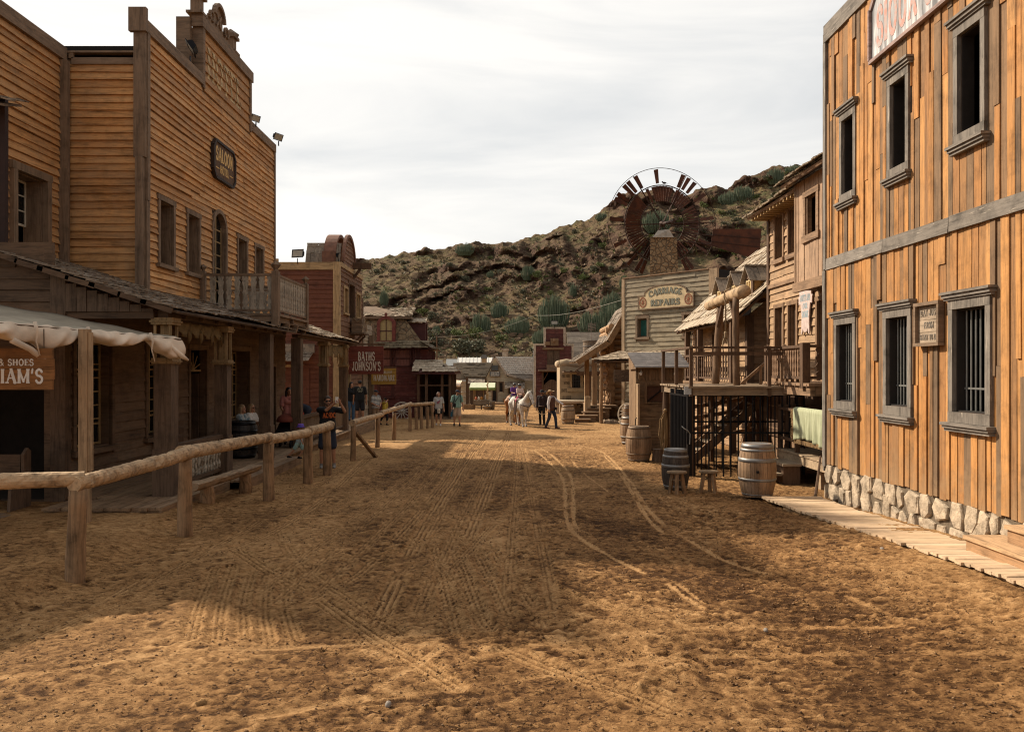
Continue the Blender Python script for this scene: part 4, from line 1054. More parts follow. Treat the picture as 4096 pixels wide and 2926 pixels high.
# =============== BATHS BUILDING ===============
def make_baths():
 XB,Y0,Y1=-7.3,33.2,38.5
 T=thing('bathhouse','dark red clapboard bathhouse with an arched parapet and hoist beam','building',(XB,Y0,0))
 RB=wood('oxblood_boards',[(.165,.062,.036),(.14,.052,.032),(.19,.075,.042)],'h',stain=.35,contrast=.4)
 RB2=wood('brown_front_boards',[(.20,.105,.06),(.17,.09,.052),(.23,.12,.07)],'h',stain=.4)
 TR=wood('peeling_trim',[(.46,.32,.17),(.40,.275,.145)],'v',chips=(.08,.055,.035),stain=.4)
 TRH=wood('peeling_trim_level',[(.46,.32,.17),(.40,.275,.145)],'h',stain=.45)
 m=MB(FY(Y0));m.box(-13,-.1,-.1,XB,-.002,6.95);m.build('side_wall',RB,T)
 m=MB(FY(Y0));clap(m,-13,XB-.2,0,6.7,.205,.035,(),(4,9),.006);m.build('side_siding',RB,T)
 m=MB(FY(Y0));m.box(-13,-.05,6.72,XB-.22,.07,7.05);m.box(-10.1,-.04,7.05,-9.9,.05,7.2);m.build('cornice',TRH,T)
 hs=[(34.2,34.95,4.95,6.05),(35.25,36.5,4.8,6.35),(37.05,37.95,4.95,6.05),(34.4,35.5,.25,2.4)]
 m=MB(FX(XB));wallholes(m,Y0,Y1,-.1,6.95,hs);m.mat=1;m.box(Y0,-3,0,Y1,-2.9,6.9);m.box(Y1-.1,-2.9,0,Y1,-.13,6.9);m.box(Y0,-3,6.8,Y1,-.13,6.9);m.build('front_wall',[RB2,M_DARK],T)
 m=MB(FX(XB));clap(m,Y0+.2,Y1,0,6.95,.22,.04,[(a-.1,b+.1,c-.1,d+.1)for a,b,c,d in hs],(1.5,3),.015);m.build('front_siding',RB2,T)
 m=MB();m.box(XB-.22,Y0-.07,-.1,XB+.06,Y0+.22,7.06);m.build('corner_post',TR,T)
 m=MB(FX(XB));m.box(Y0+.23,-.1,6.9,Y1+.05,.07,7.1);m.build('front_cornice',TRH,T)
 for a,b,c,d in hs[:1]+hs[2:3]:window(T,FX(XB),a,b,c,d,TR,TRH,.1,.06,.14,1,2)
 f=MB(FX(XB));casing(f,*hs[1],.12,.06,.3);f.build('loft_doorway',W_DKBR,T)
 f=MB(FX(XB));casing(f,*hs[3],.12,.06,.2);f.build('doorway',TR,T)
 uc,r,zc=35.35,1.35,7.25
 pts_o,pts_i=arc(uc,zc,r,r,0,180,18),arc(uc,zc,r-.14,r-.14,0,180,18)
 m=MB(FX(XB));m.prism([(uc-r,7.1)]+pts_o[::-1]+[(uc+r,7.1)],-.04,0.0);m.build('parapet',RB2,T)
 m=MB(FX(XB));clap(m,uc-r,uc+r,7.1,8.55,.19,.035,(),(9,9.1),.004,lim=lambda z:(uc-math.sqrt(max(0,(r-.1)**2-max(0,z-zc)**2)),uc+math.sqrt(max(0,(r-.1)**2-max(0,z-zc)**2))));m.build('parapet_siding',RB2,T)
 m=MB(FX(XB))
 for(n0,n1)in((.0,.09),(-.85,-.3)):
  m.cut()
  for k in range(18):
   a,b,c,d=pts_i[k],pts_i[k+1],pts_o[k+1],pts_o[k]
   if n0<0:a,b=pts_i[k],pts_i[k+1]
   m.hexa([(a[0],n0,a[1]),(b[0],n0,b[1]),(b[0],n1,b[1]),(a[0],n1,a[1]),(d[0],n0,d[1]),(c[0],n0,c[1]),(c[0],n1,c[1]),(d[0],n1,d[1])])
 m.box(uc-r-.25,-.85,7.1,uc-r+.2,-.3,7.62);m.box(uc+r-.2,-.85,7.1,uc+r+.25,-.3,7.62)
 m.build_each('arch_rim',plain('rust_brown_paint',(.19,.085,.05),.6,var=.35),T)
 m=MB();shingles(m,(-8.9,34.0,7.1),(1,0,.0),(0,.35,1),1.45,.98,2,(.13,.24),.025,.03,miss=.0);m.box(-8.9,34.2,7.0,-7.6,34.4,7.95);m.box(-8.95,34.3,8.02,-7.55,34.45,8.07);m.build('roof',W_SHAKE,T)
 m=MB();m.beam((XB-.5,36.3,7.3),(-6.42,36.3,7.3),.2,.28);m.beam((XB+.05,36.3,6.75),(-6.95,36.3,7.16),.1,.12);m.build('hoist_beam',W_DKBR,T)
 m=MB();sd_=Vector((-1,0,.33)).normalized()
 slab(m,(-5.7,21.4,3.42),(0,1,0),sd_,7.9,2.0,-.05,-.01);m.mat=1
 shingles(m,(-5.68,21.3,3.44),(0,1,0),sd_,8.05,2.1,7,(.1,.18),.022,.05);m.mat=0
 m.box(-6.06,21.6,3.3,-5.88,29.2,3.4);m.beam((-5.75,29.25,3.38),(-7.6,29.25,3.98),.05,.14)
 m.build('porch_roof',[W_DARKH,W_SHAKE2],T)
 m=MB();shingles(m,(-10.4,32.3,2.75),(1,0,0),(0,.9,.45),2.0,.95,3,(.1,.17),.02,.03);m.box(-10.4,32.95,3.12,-8.3,33.1,3.5);m.build('awning',W_SHAKE,T)
 window(T,FY(Y0),-9.7,-8.9,.8,2.5,TR,TRH,.1,.05,.1,2,3,sash=TR,glass=plain('yellow_shutter',(.30,.22,.10),.7))
 m=MB(FY(Y0));m.box(-8.85,.03,.7,-8.55,.06,2.6);m.build('shutter',RB,T)
 return T
make_baths()
floodlight(-9.05,33.1,7.42,R(-18),R(-8),.30,'square floodlight with a pale lens on the bathhouse cornice')
floodlight(-7.35,33.5,7.38,R(100),R(15),.2,'floodlight at the bathhouse corner under the arch')
cr_=thing('hoist_crate','grey wooden crate bound with rope on the shelf below the loft doorway','crate',(-7.0,36.0,4.05))
m=MB();
for k in range(3):m.box(-7.2,35.5,4.10+k*.23,-6.72,36.5,4.32+k*.23)
m.build('box',W_GREYH,cr_)
m=MB();m.tube([(-6.7,35.4,4.1),(-6.66,35.7,4.5),(-6.7,36.0,4.82),(-6.66,36.3,4.5),(-6.7,36.5,4.2)],.02,6);m.tube([(-7.1,35.47,4.8),(-6.9,35.45,4.6),(-6.72,35.47,4.82)],.02,6);m.build('rope',plain('rope',(.28,.20,.12),.9),cr_)
m=MB();m.box(-7.25,35.4,4.02,-6.6,36.7,4.095);m.beam((-7.24,35.6,3.5),(-6.75,35.6,4.0),.08,.08);m.beam((-7.24,36.5,3.5),(-6.75,36.5,4.0),.08,.08);m.build('shelf',W_DKBR,cr_)
sg=thing('baths_sign','dark red hanging sign reading BATHS JOHNSON\'S','sign',(-5.2,28.3,2.2))
m=MB(FY(28.3));z0=2.23
for k in range(4):m.box(-5.84,0,z0+k*.26,-4.55,.05,z0+k*.26+.256)
m.build('board',wood('red_sign_planks',[(.13,.035,.025),(.15,.04,.028)],'x',stain=.3),sg)
m=MB(FY(28.3));letters(m,'BATHS',-5.18,2.72,.33,width=.62,n=.052,slices=20);letters(m,"JOHNSON'S",-5.18,2.36,.33,width=1.05,n=.052,slices=20);m.build_each('lettering',plain('faded_white',(.55,.50,.42),.8,var=.4,scale=9),sg)
m=MB();m.beam((-6.0,28.28,3.33),(-4.5,28.28,3.33),.06,.06);m.build('bracket',W_DKBR,sg)
T=thing('pale_plank_house','pale grey clapboard house end squeezed behind the bathhouse','building',(-7.3,38.6,0))
PW=wood('pale_boards',[(.40,.32,.235),(.35,.28,.20),(.44,.36,.265)],'h',stain=.3)
m=MB(FX(-7.3));m.box(38.6,-3,-.5,41.6,-.002,4.75);m.build('wall',PW,T)
m=MB(FX(-7.3));clap(m,38.7,41.5,-.4,4.7,.2,.035,(),(4,5),.01);m.build('siding',PW,T)
m=MB(FX(-7.3));m.box(38.55,-.05,-.4,38.72,.06,6.0);m.box(41.45,-.05,-.4,41.62,.06,4.9);m.box(40.2,.05,-.4,40.45,.3,4.2);m.build('corner_board',W_GREYV,T)
m=MB();shingles(m,(-6.6,38.7,2.35),(0,1,0),(-1,0,.4),1.6,.8,3,(.1,.17),.02,.02);m.beam((-7.3,38.65,2.6),(-6.65,38.65,2.34),.05,.08);m.build('awning',W_SHAKE2,T)
# =============== HARDWARE HOUSE ===============
def make_hardware():
 Y0,XC,zg=43.5,-5.0,-.45
 T=thing('hardware_house','maroon clapboard house with a stone mansard roof and arched dormers','building',(XC,Y0,zg))
 MR=wood('maroon_boards',[(.125,.038,.034),(.105,.033,.03),(.145,.046,.04)],'h',chips=(.36,.28,.22),stain=.3)
 PK=wood('pink_frieze',[(.27,.12,.10),(.24,.105,.09)],'v')
 DM=plain('dark_maroon',(.075,.022,.02),.6,var=.3)
 m=MB(FY(Y0));m.box(-10,-.1,zg,XC,-.002,3.6);m.build('side_wall',MR,T)
 wn_=(-7.25,-6.5,.85,1.55)
 m=MB(FY(Y0));clap(m,-10,XC-.12,zg,2.55,.2,.03,[(wn_[0]-.1,wn_[1]+.1,wn_[2]-.1,wn_[3]+.1)],(2,6),.006);m.build('side_siding',MR,T)
 m=MB(FY(Y0));planks(m,-10,XC-.12,2.62,3.55,(.09,.11),.02);m.build('frieze',PK,T)
 m=MB(FY(Y0));m.box(-10,0,2.55,XC-.13,.06,2.62);m.box(-10,.025,2.98,XC-.13,.07,3.06);m.box(XC-.12,-.05,zg,XC+.08,.08,3.6);m.box(-10,0,3.5,XC-.13,.08,3.6);m.build('trim',DM,T)
 for x in(-7.9,-6.55,-6.36,-5.45,-5.26):
  m=MB(FY(Y0));m.prism([(0,0),(0,0)][:0]+[(x-.05,2.62),(x+.05,2.62),(x+.05,3.5),(x-.05,3.5)],.08,.14);m.box(x-.05,.14,3.2,x+.05,.3,3.5);m.box(x-.05,.14,2.66,x+.05,.2,2.9);m.build('bracket',DM,T)
 window(T,FY(Y0),*wn_,DM,DM,.09,.05,.06,2,2)
 m=MB(FX(XC));m.box(Y0,-.1,zg,49,-.002,3.6);m.mat=1;m.box(44.0,.0,zg,48.6,.02,2.2);m.mat=0
 for k in range(10):m.box(Y0+.1+k*.5,.0,2.75,Y0+.2+k*.5,.5,3.55)
 m.build('front_wall',[MR,W_DKBR],T)
 ST=stone('mansard_stone',(.16,.10,.06),(.25,.18,.105),(.10,.075,.05),2.6,.7)
 m=MB();zt,ze=5.42,3.72
 a=[(-10,Y0-.2,ze+.25),(XC+.1,Y0-.2,ze+.25),(XC+.1,49,ze+.25),(-10,49,ze+.25)];b=[(-10,Y0+.5,zt),(-5.92,Y0+.5,zt),(-5.92,48.3,zt),(-10,48.3,zt)]
 m.hexa(a+b);m.build('mansard',ST,T)
 m=MB();e0=[(-10.3,Y0-.75,3.6),(XC+.78,Y0-.75,3.6),(XC+.78,49.5,3.6),(-10.3,49.5,3.6)];e1=[(-10,Y0-.2,ze+.28),(XC+.12,Y0-.2,ze+.28),(XC+.12,49,ze+.28),(-10,49,ze+.28)]
 m.hexa(e0+e1);m.mat=1
 shingles(m,e0[0],(1,0,0),Vector(e1[0])-Vector(e0[0])-Vector((.3,0,0)),5.9,.68,3,(.15,.25),.02,.02);shingles(m,e0[1],(0,1,0),Vector((-.66,0,.4)),6,.75,3,(.15,.25),.02,.02)
 m.build('lower_eave',[DM,wood('mossy_shakes',[(.16,.12,.075),(.21,.165,.10),(.125,.095,.06)],'n')],T)
 m=MB();r0=[(-10.2,Y0+.2,5.42),(-5.45,Y0+.2,5.42),(-5.45,48.6,5.42),(-10.2,48.6,5.42)];r1=[(-8.4,45.6,6.15),(-7.8,45.6,6.15),(-7.8,46.6,6.15),(-8.4,46.6,6.15)]
 m.hexa([(x,y,z-.12)for x,y,z in r0]+[(x,y,z)for x,y,z in r0]);m.hexa([(x,y,z+.002)for x,y,z in r0]+r1)
 m.mat=1;shingles(m,r0[0],(1,0,-.0),Vector((0,2.4,.73)),4.75,2.0,8,(.12,.2),.03,.06,raise_=.05);m.build('top_roof',[W_GREYH,W_SHAKE2],T)
 d=MB(FY(Y0-.22));uc=-6.82;
 po,pi=arc(uc,4.98,.52,.42,0,180,14),arc(uc,4.98,.34,.26,0,180,14)
 for k in range(14):d.hexa([(pi[k][0],-.5,pi[k][1]),(pi[k+1][0],-.5,pi[k+1][1]),(pi[k+1][0],.06,pi[k+1][1]),(pi[k][0],.06,pi[k][1]),(po[k][0],-.5,po[k][1]),(po[k+1][0],-.5,po[k+1][1]),(po[k+1][0],.06,po[k+1][1]),(po[k][0],.06,po[k][1])])
 d.box(uc-.52,-.4,4.02,uc-.34,.05,4.98);d.box(uc+.34,-.4,4.02,uc+.52,.05,4.98);d.box(uc-.6,-.4,3.94,uc+.6,.09,4.02);d.box(uc-.07,0,5.36,uc+.07,.1,5.6)
 do=d.build('dormer',plain('brick_red_paint',(.17,.045,.035),.6,var=.35),T)
 p=MB(FY(Y0-.22));p.prism([(uc-.33,4.03),(uc+.33,4.03)]+pi,-.06,-.03);p.build('pane',plain('blind_yellow',(.34,.25,.11),.5,spec=.5),do)
 p=MB(FY(Y0-.22));p.box(uc-.02,-.03,4.03,uc+.02,.0,5.2);p.box(uc-.33,-.028,4.55,uc+.33,-.002,4.6);p.build('glazing_bars',DM,do)
 d=MB();d.box(-5.8,44.4,4.0,-4.9,45.6,5.1);d.box(-4.9,44.4,3.9,-4.72,44.6,5.2);d.box(-4.9,45.4,3.9,-4.72,45.6,5.2);d.box(-4.9,44.6,5.05,-4.72,45.4,5.25);d.mat=1;shingles(d,(-5.9,44.2,5.1),(1,0,0),(0,.8,.3),1.2,.8,3,(.13,.2),.02,.02)
 d.build('dormer',[DM,W_SHAKE2],T)
 m=MB();e0=[(-5.15,41.7,2.26),(-2.85,41.7,2.26),(-2.85,47.5,2.26),(-5.15,47.5,2.26)];e1=[(-5.1,43.2,2.92),(-4.3,43.2,2.92),(-4.3,46,2.92),(-5.1,46,2.92)]
 m.hexa(e0+e1);m.hexa([(x,y,2.14)for x,y,z in e0]+[(x,y,2.258)for x,y,z in e0]);m.mat=1
 shingles(m,(-5.15,41.66,2.28),(1,0,0),(0,1.5,.66),2.3,.66,2,(.14,.22),.025,.03);shingles(m,(-5.15,42.25,2.54),(1,0,0),(0,1.5,.66),1.55,.95,3,(.14,.22),.025,.03);shingles(m,(-2.82,42.2,2.28),(0,1,0),(-1.45,0,.66),5.0,.66,2,(.14,.22),.025,.03);shingles(m,(-3.4,42.9,2.54),(0,1,0),(-1.45,0,.66),3.6,.95,3,(.14,.22),.025,.03)
 m.build('porch_roof',[DM,W_SHAKE2],T)
 for(x,y)in((-4.85,41.95),(-4.4,42.0),(-3.55,42.0),(-3.12,41.95),(-3.1,44),(-3.1,46)):
  m=MB();post_bm(m,x,y,zg,2.14,.13);m.build('porch_post',W_DKBR,T)
 m=MB();m.box(-3.16,42.1,.35,-3.04,47,.42);m.box(-3.14,42.1,-.2,-3.06,47,-.14);m.box(-4.8,41.95,1.5,-3.1,42.03,1.57)
 for k in range(20):m.box(-3.13,42.2+k*.24,-.14,-3.08,42.3+k*.24,.35)
 m.build('porch_railing',W_DKBR,T)
 m=MB();m.box(-5,41.6,zg-.3,-2.95,47.3,-.28);m.build('porch_floor',W_DECKX,T)
 m=MB(FY(46.6));planks(m,-4.95,-3.2,-.28,2.2,(.12,.18),.025);m.box(-4.95,-.06,-.28,-3.2,-.002,2.2);m.build('porch_wall',W_DKBR,T)
 m=MB(FX(-3.2));planks(m,43.9,46.5,-.28,2.1,(.12,.18),.02);m.build('porch_screen',W_DKBR,T)
 return T
make_hardware()
sg=thing('hardware_sign','mustard yellow hanging sign reading J.M. PARLIANT HARDWARE','sign',(-5.8,36,1.7))
m=MB(FY(36))
for k in range(4):m.box(-6.36,0,1.70+k*.19,-5.2,.05,1.886+k*.19)
m.build('board',wood('mustard_planks',[(.34,.19,.035),(.38,.22,.045)],'x',stain=.35),sg)
m=MB(FY(36));letters(m,'J.M. PARLIANT',-5.76,2.22,.11,width=.76,n=.052,slices=10);letters(m,'HARDWARE',-5.76,1.87,.27,width=1.0,n=.052,slices=18);m.build_each('lettering',plain('faded_white',(.55,.50,.42)),sg)
m=MB();m.beam((-7.3,36.0,2.5),(-5.2,36.0,2.5),.06,.06);m.build('bracket',W_DKBR,sg)
def wheel(c,r,nrm,label,mat,spokes=12,group='wagon wheels leaning on buildings',t=.07):
 T=thing('wagon_wheel',label,'wheel',(c[0],c[1],c[2]-r),group)
 Q=Vector((0,0,1)).rotation_difference(Vector(nrm).normalized()).to_matrix().to_4x4();Q.translation=Vector(c)
 m=MB(Q);m.lathe([(r*.86,-t/2),(r,-t/2),(r,t/2),(r*.86,t/2)],n=36)
 m.f=m.f[:-2];m.m=m.m[:-2];n=36;m.f+=[[k,3*n+k,3*n+(k+1)%n,(k+1)%n]for k in range(n)];m.m+=[0]*n
 m.build('rim',mat,T)
 for k in range(spokes):
  a=2*math.pi*k/spokes;s=MB(Q);s.tube([(r*.12*math.cos(a),r*.12*math.sin(a),0),(r*.88*math.cos(a),r*.88*math.sin(a),0)],[.035,.024],6);s.build('spoke',mat,T)
 h_=MB(Q);h_.lathe([(r*.1,-.12),(r*.17,-.06),(r*.17,.06),(r*.1,.12)],n=12);h_.build('hub',mat,T)
 return T
wheel((-5.83,42.6,.08),.54,(.1,-1,.18),'grey wagon wheel leaning by the maroon hardware house wall',wood('grey_wheel',[(.55,.51,.45),(.48,.44,.39)],'n'))
# =============== JAIL (orange plank building on the right) ===============
def make_jail():
 XJ=6.0;Y0,Y1=3.6,14.33
 T=thing('plank_jailhouse','tall orange and grey upright plank building with barred windows on a rubble base','building',(XJ,10,0))
 PL=wood('orange_planks',[(.50,.235,.072),(.40,.178,.055),(.21,.132,.075),(.14,.095,.06),(.45,.21,.067),(.55,.28,.10),(.46,.212,.065),(.28,.155,.07),(.15,.10,.062),(.42,.19,.06),(.51,.25,.083),(.44,.20,.062),(.48,.225,.07)],'v',weather=(.26,.155,.08),wamt=.45,stain=.4,contrast=.55,wscale=.8,bump=.8,dust=((.30,.19,.10),1.25))
 FR=wood('flaking_grey',[(.235,.205,.175),(.18,.155,.13)],'v',chips=(.44,.38,.31),stain=.5)
 FRH=wood('flaking_grey_level',[(.235,.205,.175),(.18,.155,.13)],'h',chips=(.44,.38,.31),stain=.5)
 lows=[(13.18,13.82),(11.37,12.01),(9.52,10.22),(7.68,8.36),(5.85,6.55)];ups=[(13.16,13.61),(11.43,11.89),(9.62,10.11),(7.82,8.3),(5.95,6.45)]
 hol=[(a,b,1.84,3.2)for a,b in lows]+[(a,b,5.5,6.8)for a,b in ups]
 m=MB(GX(XJ));wallholes(m,Y0,Y1,.62,8.7,hol,-.14,-.003);m.mat=1
 m.box(Y0,-4,.3,Y1,-3.9,8.6);m.box(Y1-.1,-3.9,.3,Y1,-.15,8.6);m.box(Y0,-3.9,.3,Y0+.1,-.15,8.6);m.box(Y0,-3.9,8.5,Y1,-.15,8.6);m.box(Y0+.1,-3.9,.5,Y1-.1,-.15,.6);m.box(Y0+.1,-3.9,4.2,Y1-.1,-.15,4.3)
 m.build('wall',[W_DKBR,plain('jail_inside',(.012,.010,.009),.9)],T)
 hp=[(a-.06,b+.06,c-.12,d+.1)for a,b,c,d in hol]
 m=MB(GX(XJ));planks(m,Y0,Y1-.06,.63,4.26,(.085,.17),.026,hp,(1.2,3.4),.012,bot=.02,tj=.7);planks(m,Y0,Y1-.06,4.46,8.6,(.085,.17),.026,hp,(1.0,3.2),.012,tj=.7);m.build('planking',PL,T)
 y=Y0
 m=MB(GX(XJ))
 while y<Y1-.05:
  e=min(Y1-.02,y+random.uniform(1.8,3));t=random.uniform(-.012,.012);m.hexa([(y,0,4.25+t),(e-.008,0,4.25),(e-.008,.06,4.25),(y,.06+abs(t),4.25+t),(y,0,4.46+t),(e-.008,0,4.46),(e-.008,.055,4.46),(y,.055,4.46+t)]);y=e
 m.build('belt_board',FRH,T)
 m=MB(GX(XJ));m.box(Y0,-.1,8.5,Y1+.02,.07,8.82);m.build('cornice',FRH,T)
 m=MB(GX(XJ));m.box(Y1-.055,-.02,.6,Y1+.06,.075,4.24);m.box(Y1-.05,-.02,4.27,Y1+.06,.065,8.49);m.box(Y1+.065,-.15,.5,Y1+.11,.04,8.7);m.build('corner_board',FR,T)
 for(a,b,c,d)in hol:
  low=c<3;fw=.10 if low else .09
  f=MB(GX(XJ));f.box(a-fw,0,c,a,.06,d);f.box(b,0,c,b+fw,.06,d);f.box(a-fw,0,d,b+fw,.063,d+.12);f.box(a-fw,0,c-.14,b+fw,.063,c-.003)
  dp=-.16
  f.mat=1;f.box(a-.002,dp,c,a+.02,-.004,d);f.box(b-.02,dp,c,b+.002,-.004,d);f.box(a+.021,dp,d-.02,b-.021,-.004,d+.002);f.box(a+.021,dp,c-.002,b-.021,-.004,c+.02)
  fo=f.build('window',[FR,plain('shaded_reveal',(.028,.023,.02),.9)],T)  # recess faces painted near black for the shade inside the frame
  s=MB(GX(XJ));e=.06
  for k,(zz,nn)in enumerate(((d+.123,.085),(d+.155,.11),(d+.20,.135))):s.box(a-fw-e-.012*k,0,zz,b+fw+e+.012*k,nn,zz+(.03,.042,.035)[k])
  s.build('head_moulding',FRH,fo)
  s=MB(GX(XJ))
  for k,(zz,nn)in enumerate(((c-.182,.14),(c-.222,.115),(c-.262,.09))):s.box(a-fw-e+.012*k,0,zz,b+fw+e-.012*k,nn,zz+(.038,.038,.038)[k])
  s.build('sill',FRH,fo)
  if low:
   q=MB(GX(XJ))
   for k in range(7):u=a+.05+(b-a-.10)*k/6;q.cut();q.tube([(u,-.11,c+.02),(u,-.11,d-.02)],.014,6)
   q.cut();q.box(a+.02,-.125,c+.30,b-.02,-.095,c+.325);q.build_each('bar',plain('bar_iron',(.20,.20,.185),.45,.3),fo)
 ST=stone('rubble_stone',(.44,.37,.29),(.36,.30,.235),(.26,.20,.14),4.2,.9,gap=.03)
 ST2=plain('rubble_face',(.45,.36,.26),.95,var=.55,scale=7,bump=1.0)
 m=MB(GX(XJ));y=Y1;rng=random.Random(5)
 m.box(Y0,-.1,-.2,Y1,.0,.62);m.mat=1
 rows=[(-.04,.30),(.27,.65)]
 for ri,(za,zb)in enumerate(rows):
  y=Y0+rng.uniform(-.2,0)
  while y<Y1-.05:
   w=rng.uniform(.18,.52);e=min(y+w,Y1+.04);tall=rng.random()<.3 and ri<1
   zt=zb+(.16 if tall else rng.uniform(-.03,.02));zl=za+rng.uniform(-.03,.03)
   N=rng.choice([5,6,7]);pr=rng.uniform(.03,.055);pts=[]
   for k in range(N):
    t=2*math.pi*(k+rng.uniform(-.25,.25))/N;c_,s_=math.cos(t),math.sin(t);q=1/max(abs(c_),abs(s_))**.75
    pts.append(((y+e)/2+(e-y)/2*c_*q*.93,(zl+zt)/2+(zt-zl)/2*s_*q*.95))
   vs=[(u,-.02,z)for u,z in pts]+[((y+e)/2+(u-(y+e)/2)*.97,pr*rng.uniform(.45,.8),(zl+zt)/2+(z-(zl+zt)/2)*.96)for u,z in pts]+[((y+e)/2+(u-(y+e)/2)*rng.uniform(.72,.93),pr*rng.uniform(.8,1.25),(zl+zt)/2+(z-(zl+zt)/2)*rng.uniform(.74,.93))for u,z in pts]
   fs=[]
   for r_ in range(2):
    for k in range(N):k2=(k+1)%N;fs.append((r_*N+k,r_*N+k2,(r_+1)*N+k2,(r_+1)*N+k))
   vs.append(((y+e)/2+rng.uniform(-.04,.04),pr*1.15,(zl+zt)/2));fs+=[(2*N+k,2*N+(k+1)%N,3*N)for k in range(N)]
   m.add(vs,fs);y=e+.004
 m.build('stone_base',[plain('mortar',(.15,.115,.08),.95,var=.4,scale=9,bump=.5),ST2],T)
 return T
make_jail()
sg=thing('painted_board_sign','long weathered white sign with faded pink letters SIOUX high on the plank jailhouse','sign',(5.95,10,7.4))
m=MB(GX(5.965));m.prism([(5.2,7.42),(12.46,7.42),(12.46,8.25),(12.3,8.36),(12.3,8.42),(5.2,8.42)],0,.03)
tw=NT('whitewash_streaks');vec,_,ob=tw.coord((9,9,.9),island=False);a_=tw.noise(vec,1.0,6,.65,.6)
tw.l(tw.ramp(a_,[(.36,(.13,.13,.135)),(.5,(.34,.34,.35)),(.62,(.66,.64,.63))]),tw.b.inputs['Base Color']);tw.b.inputs['Roughness'].default_value=.8
m.build('board',tw.m,sg)
m=MB(GX(5.965));m.box(5.2,0,7.36,12.5,.07,7.416);m.box(12.464,0,7.42,12.50,.08,8.24);m.box(5.2,0,8.424,12.3,.06,8.47);m.beam((12.48,.04,8.24),(12.3,.04,8.44),.07,.04,up=(0,1,0));m.build('frame',wood('pink_grey_frame',[(.40,.27,.24),(.3,.22,.2)],'h',chips=(.2,.18,.16)),sg)
m=MB(GX(5.965));letters(m,'SIOUX C',11.48,7.56,.62,width=1.62,n=.031,slices=34,uflip=True,fat=1.15);m.build_each('lettering',plain('faded_pink',(.50,.25,.20),.8,col2=(.42,.36,.34),scale=9),sg)
sg=thing('small_notice_board','small framed wooden notice with faded black words between two barred jail windows','sign',(5.94,10.77,2.75))
m=MB(GX(5.97));m.box(10.5,0,2.78,11.04,.03,2.925);m.box(10.5,0,2.93,11.04,.033,3.10);m.box(10.5,0,3.105,11.04,.03,3.30);m.build('board',wood('bleached_plank',[(.42,.33,.235),(.38,.29,.21)],'h',stain=.4),sg)
m=MB(GX(5.97));m.box(10.45,0,2.73,11.09,.09,2.778);m.box(10.45,0,3.302,11.09,.09,3.35);m.box(10.45,0,2.78,10.498,.085,3.30);m.box(11.042,0,2.78,11.09,.085,3.30);m.build('frame',W_GREYH,sg)
m=MB(GX(5.97));letters(m,'DAY JUST',10.77,3.16,.085,width=.44,n=.034,slices=12,uflip=True);letters(m,'FROM',10.77,2.985,.085,width=.24,n=.037,slices=12,uflip=True);letters(m,'WANT TO DIE',10.77,2.82,.075,width=.46,n=.034,slices=12,uflip=True);m.build_each('lettering',plain('faded_black',(.13,.115,.10),.8,col2=(.3,.24,.18),scale=40),sg)
def make_boardwalk():
 T=thing('boardwalk','pale plank boardwalk along the foot of the stone base','boardwalk',(5.2,10.5,.1))
 m=MB();y=5.2;r=random.Random(9)
 def zz(y):return .285-.20*float(sstep(7.0,14.0,y))
 def xl(y):return 5.17-.52*float(np.clip((y-7.4)/6.6,-.2,1))
 while y<14.02:
  w=r.uniform(.10,.17);z0=zz(y+w/2)+r.uniform(-.008,.008);t=r.uniform(-.006,.006);a,b=xl(y)+r.uniform(-.03,.03),5.86-.12*float(sstep(8,14,y))+r.uniform(-.03,.03)
  m.hexa([(a,y,z0-.035),(b,y,z0-.035+t),(b,y+w-.008,z0-.035+t),(a,y+w-.008,z0-.035),(a,y,z0),(b,y,z0+t),(b,y+w-.008,z0+t*.5),(a,y+w-.008,z0)]);y+=w
 m.build('planks',wood('boardwalk_planks',[(.60,.44,.28),(.54,.385,.24),(.64,.48,.32),(.50,.36,.23)],'x',stain=.3,contrast=.4),T)
 m=MB();ys=np.arange(5.2,14.0,.8)
 for a,b in zip(ys[:-1],ys[1:]):
  if abs(a-8.4)<.3:continue
  m.cut();m.hexa([(xl(a)+.05,a,gf(xl(a),a)-.05),(xl(a)+.1,a,gf(xl(a),a)-.05),(xl(b)+.1,b-.01,gf(xl(b),b)-.05),(xl(b)+.05,b-.01,gf(xl(b),b)-.05),(xl(a)+.05,a,zz(a)-.04),(xl(a)+.1,a,zz(a)-.04),(xl(b)+.1,b-.01,zz(b)-.04),(xl(b)+.05,b-.01,zz(b)-.04)])
 m.build_each('edge_beam',wood('boardwalk_edge',[(.40,.26,.14),(.34,.22,.12)],'y',stain=.4),T)
make_boardwalk()
SW=wood('step_timber',[(.55,.36,.20),(.50,.32,.18)],'y',stain=.35);SWX=wood('step_face',[(.42,.25,.13),(.38,.22,.115)],'y',stain=.35)
for nm,(x0,x1,y0,y1,z0,z1),lb in(('entrance_step',(5.50,5.99,5.0,9.17,.15,.42),'lower pale timber step at the near end of the boardwalk'),('entrance_step',(5.74,5.995,5.0,8.78,.423,.62),'upper timber step against the stone base')):
 T=thing(nm,lb,'step',((x0+x1)/2,(y0+y1)/2,z0),'timber steps at the jail door')
 m=MB();m.box(x0,y0,z0,x1,y1,z1-.045);m.build('riser',SWX,T)
 m=MB();n=2;w=(x1-x0+.03)/n
 for k in range(n):m.box(x0-.03+k*w,y0,z1-.044,x0-.03+(k+1)*w-.006,y1+.02,z1)
 m.build('tread',SW,T)
TANB=wood('tan_boards',[(.40,.255,.14),(.36,.225,.125),(.45,.29,.165)],'h',weather=(.33,.23,.15),wamt=.4,stain=.3)
TANV=wood('tan_planks',[(.40,.26,.165),(.36,.23,.145),(.44,.29,.185)],'v',stain=.35)
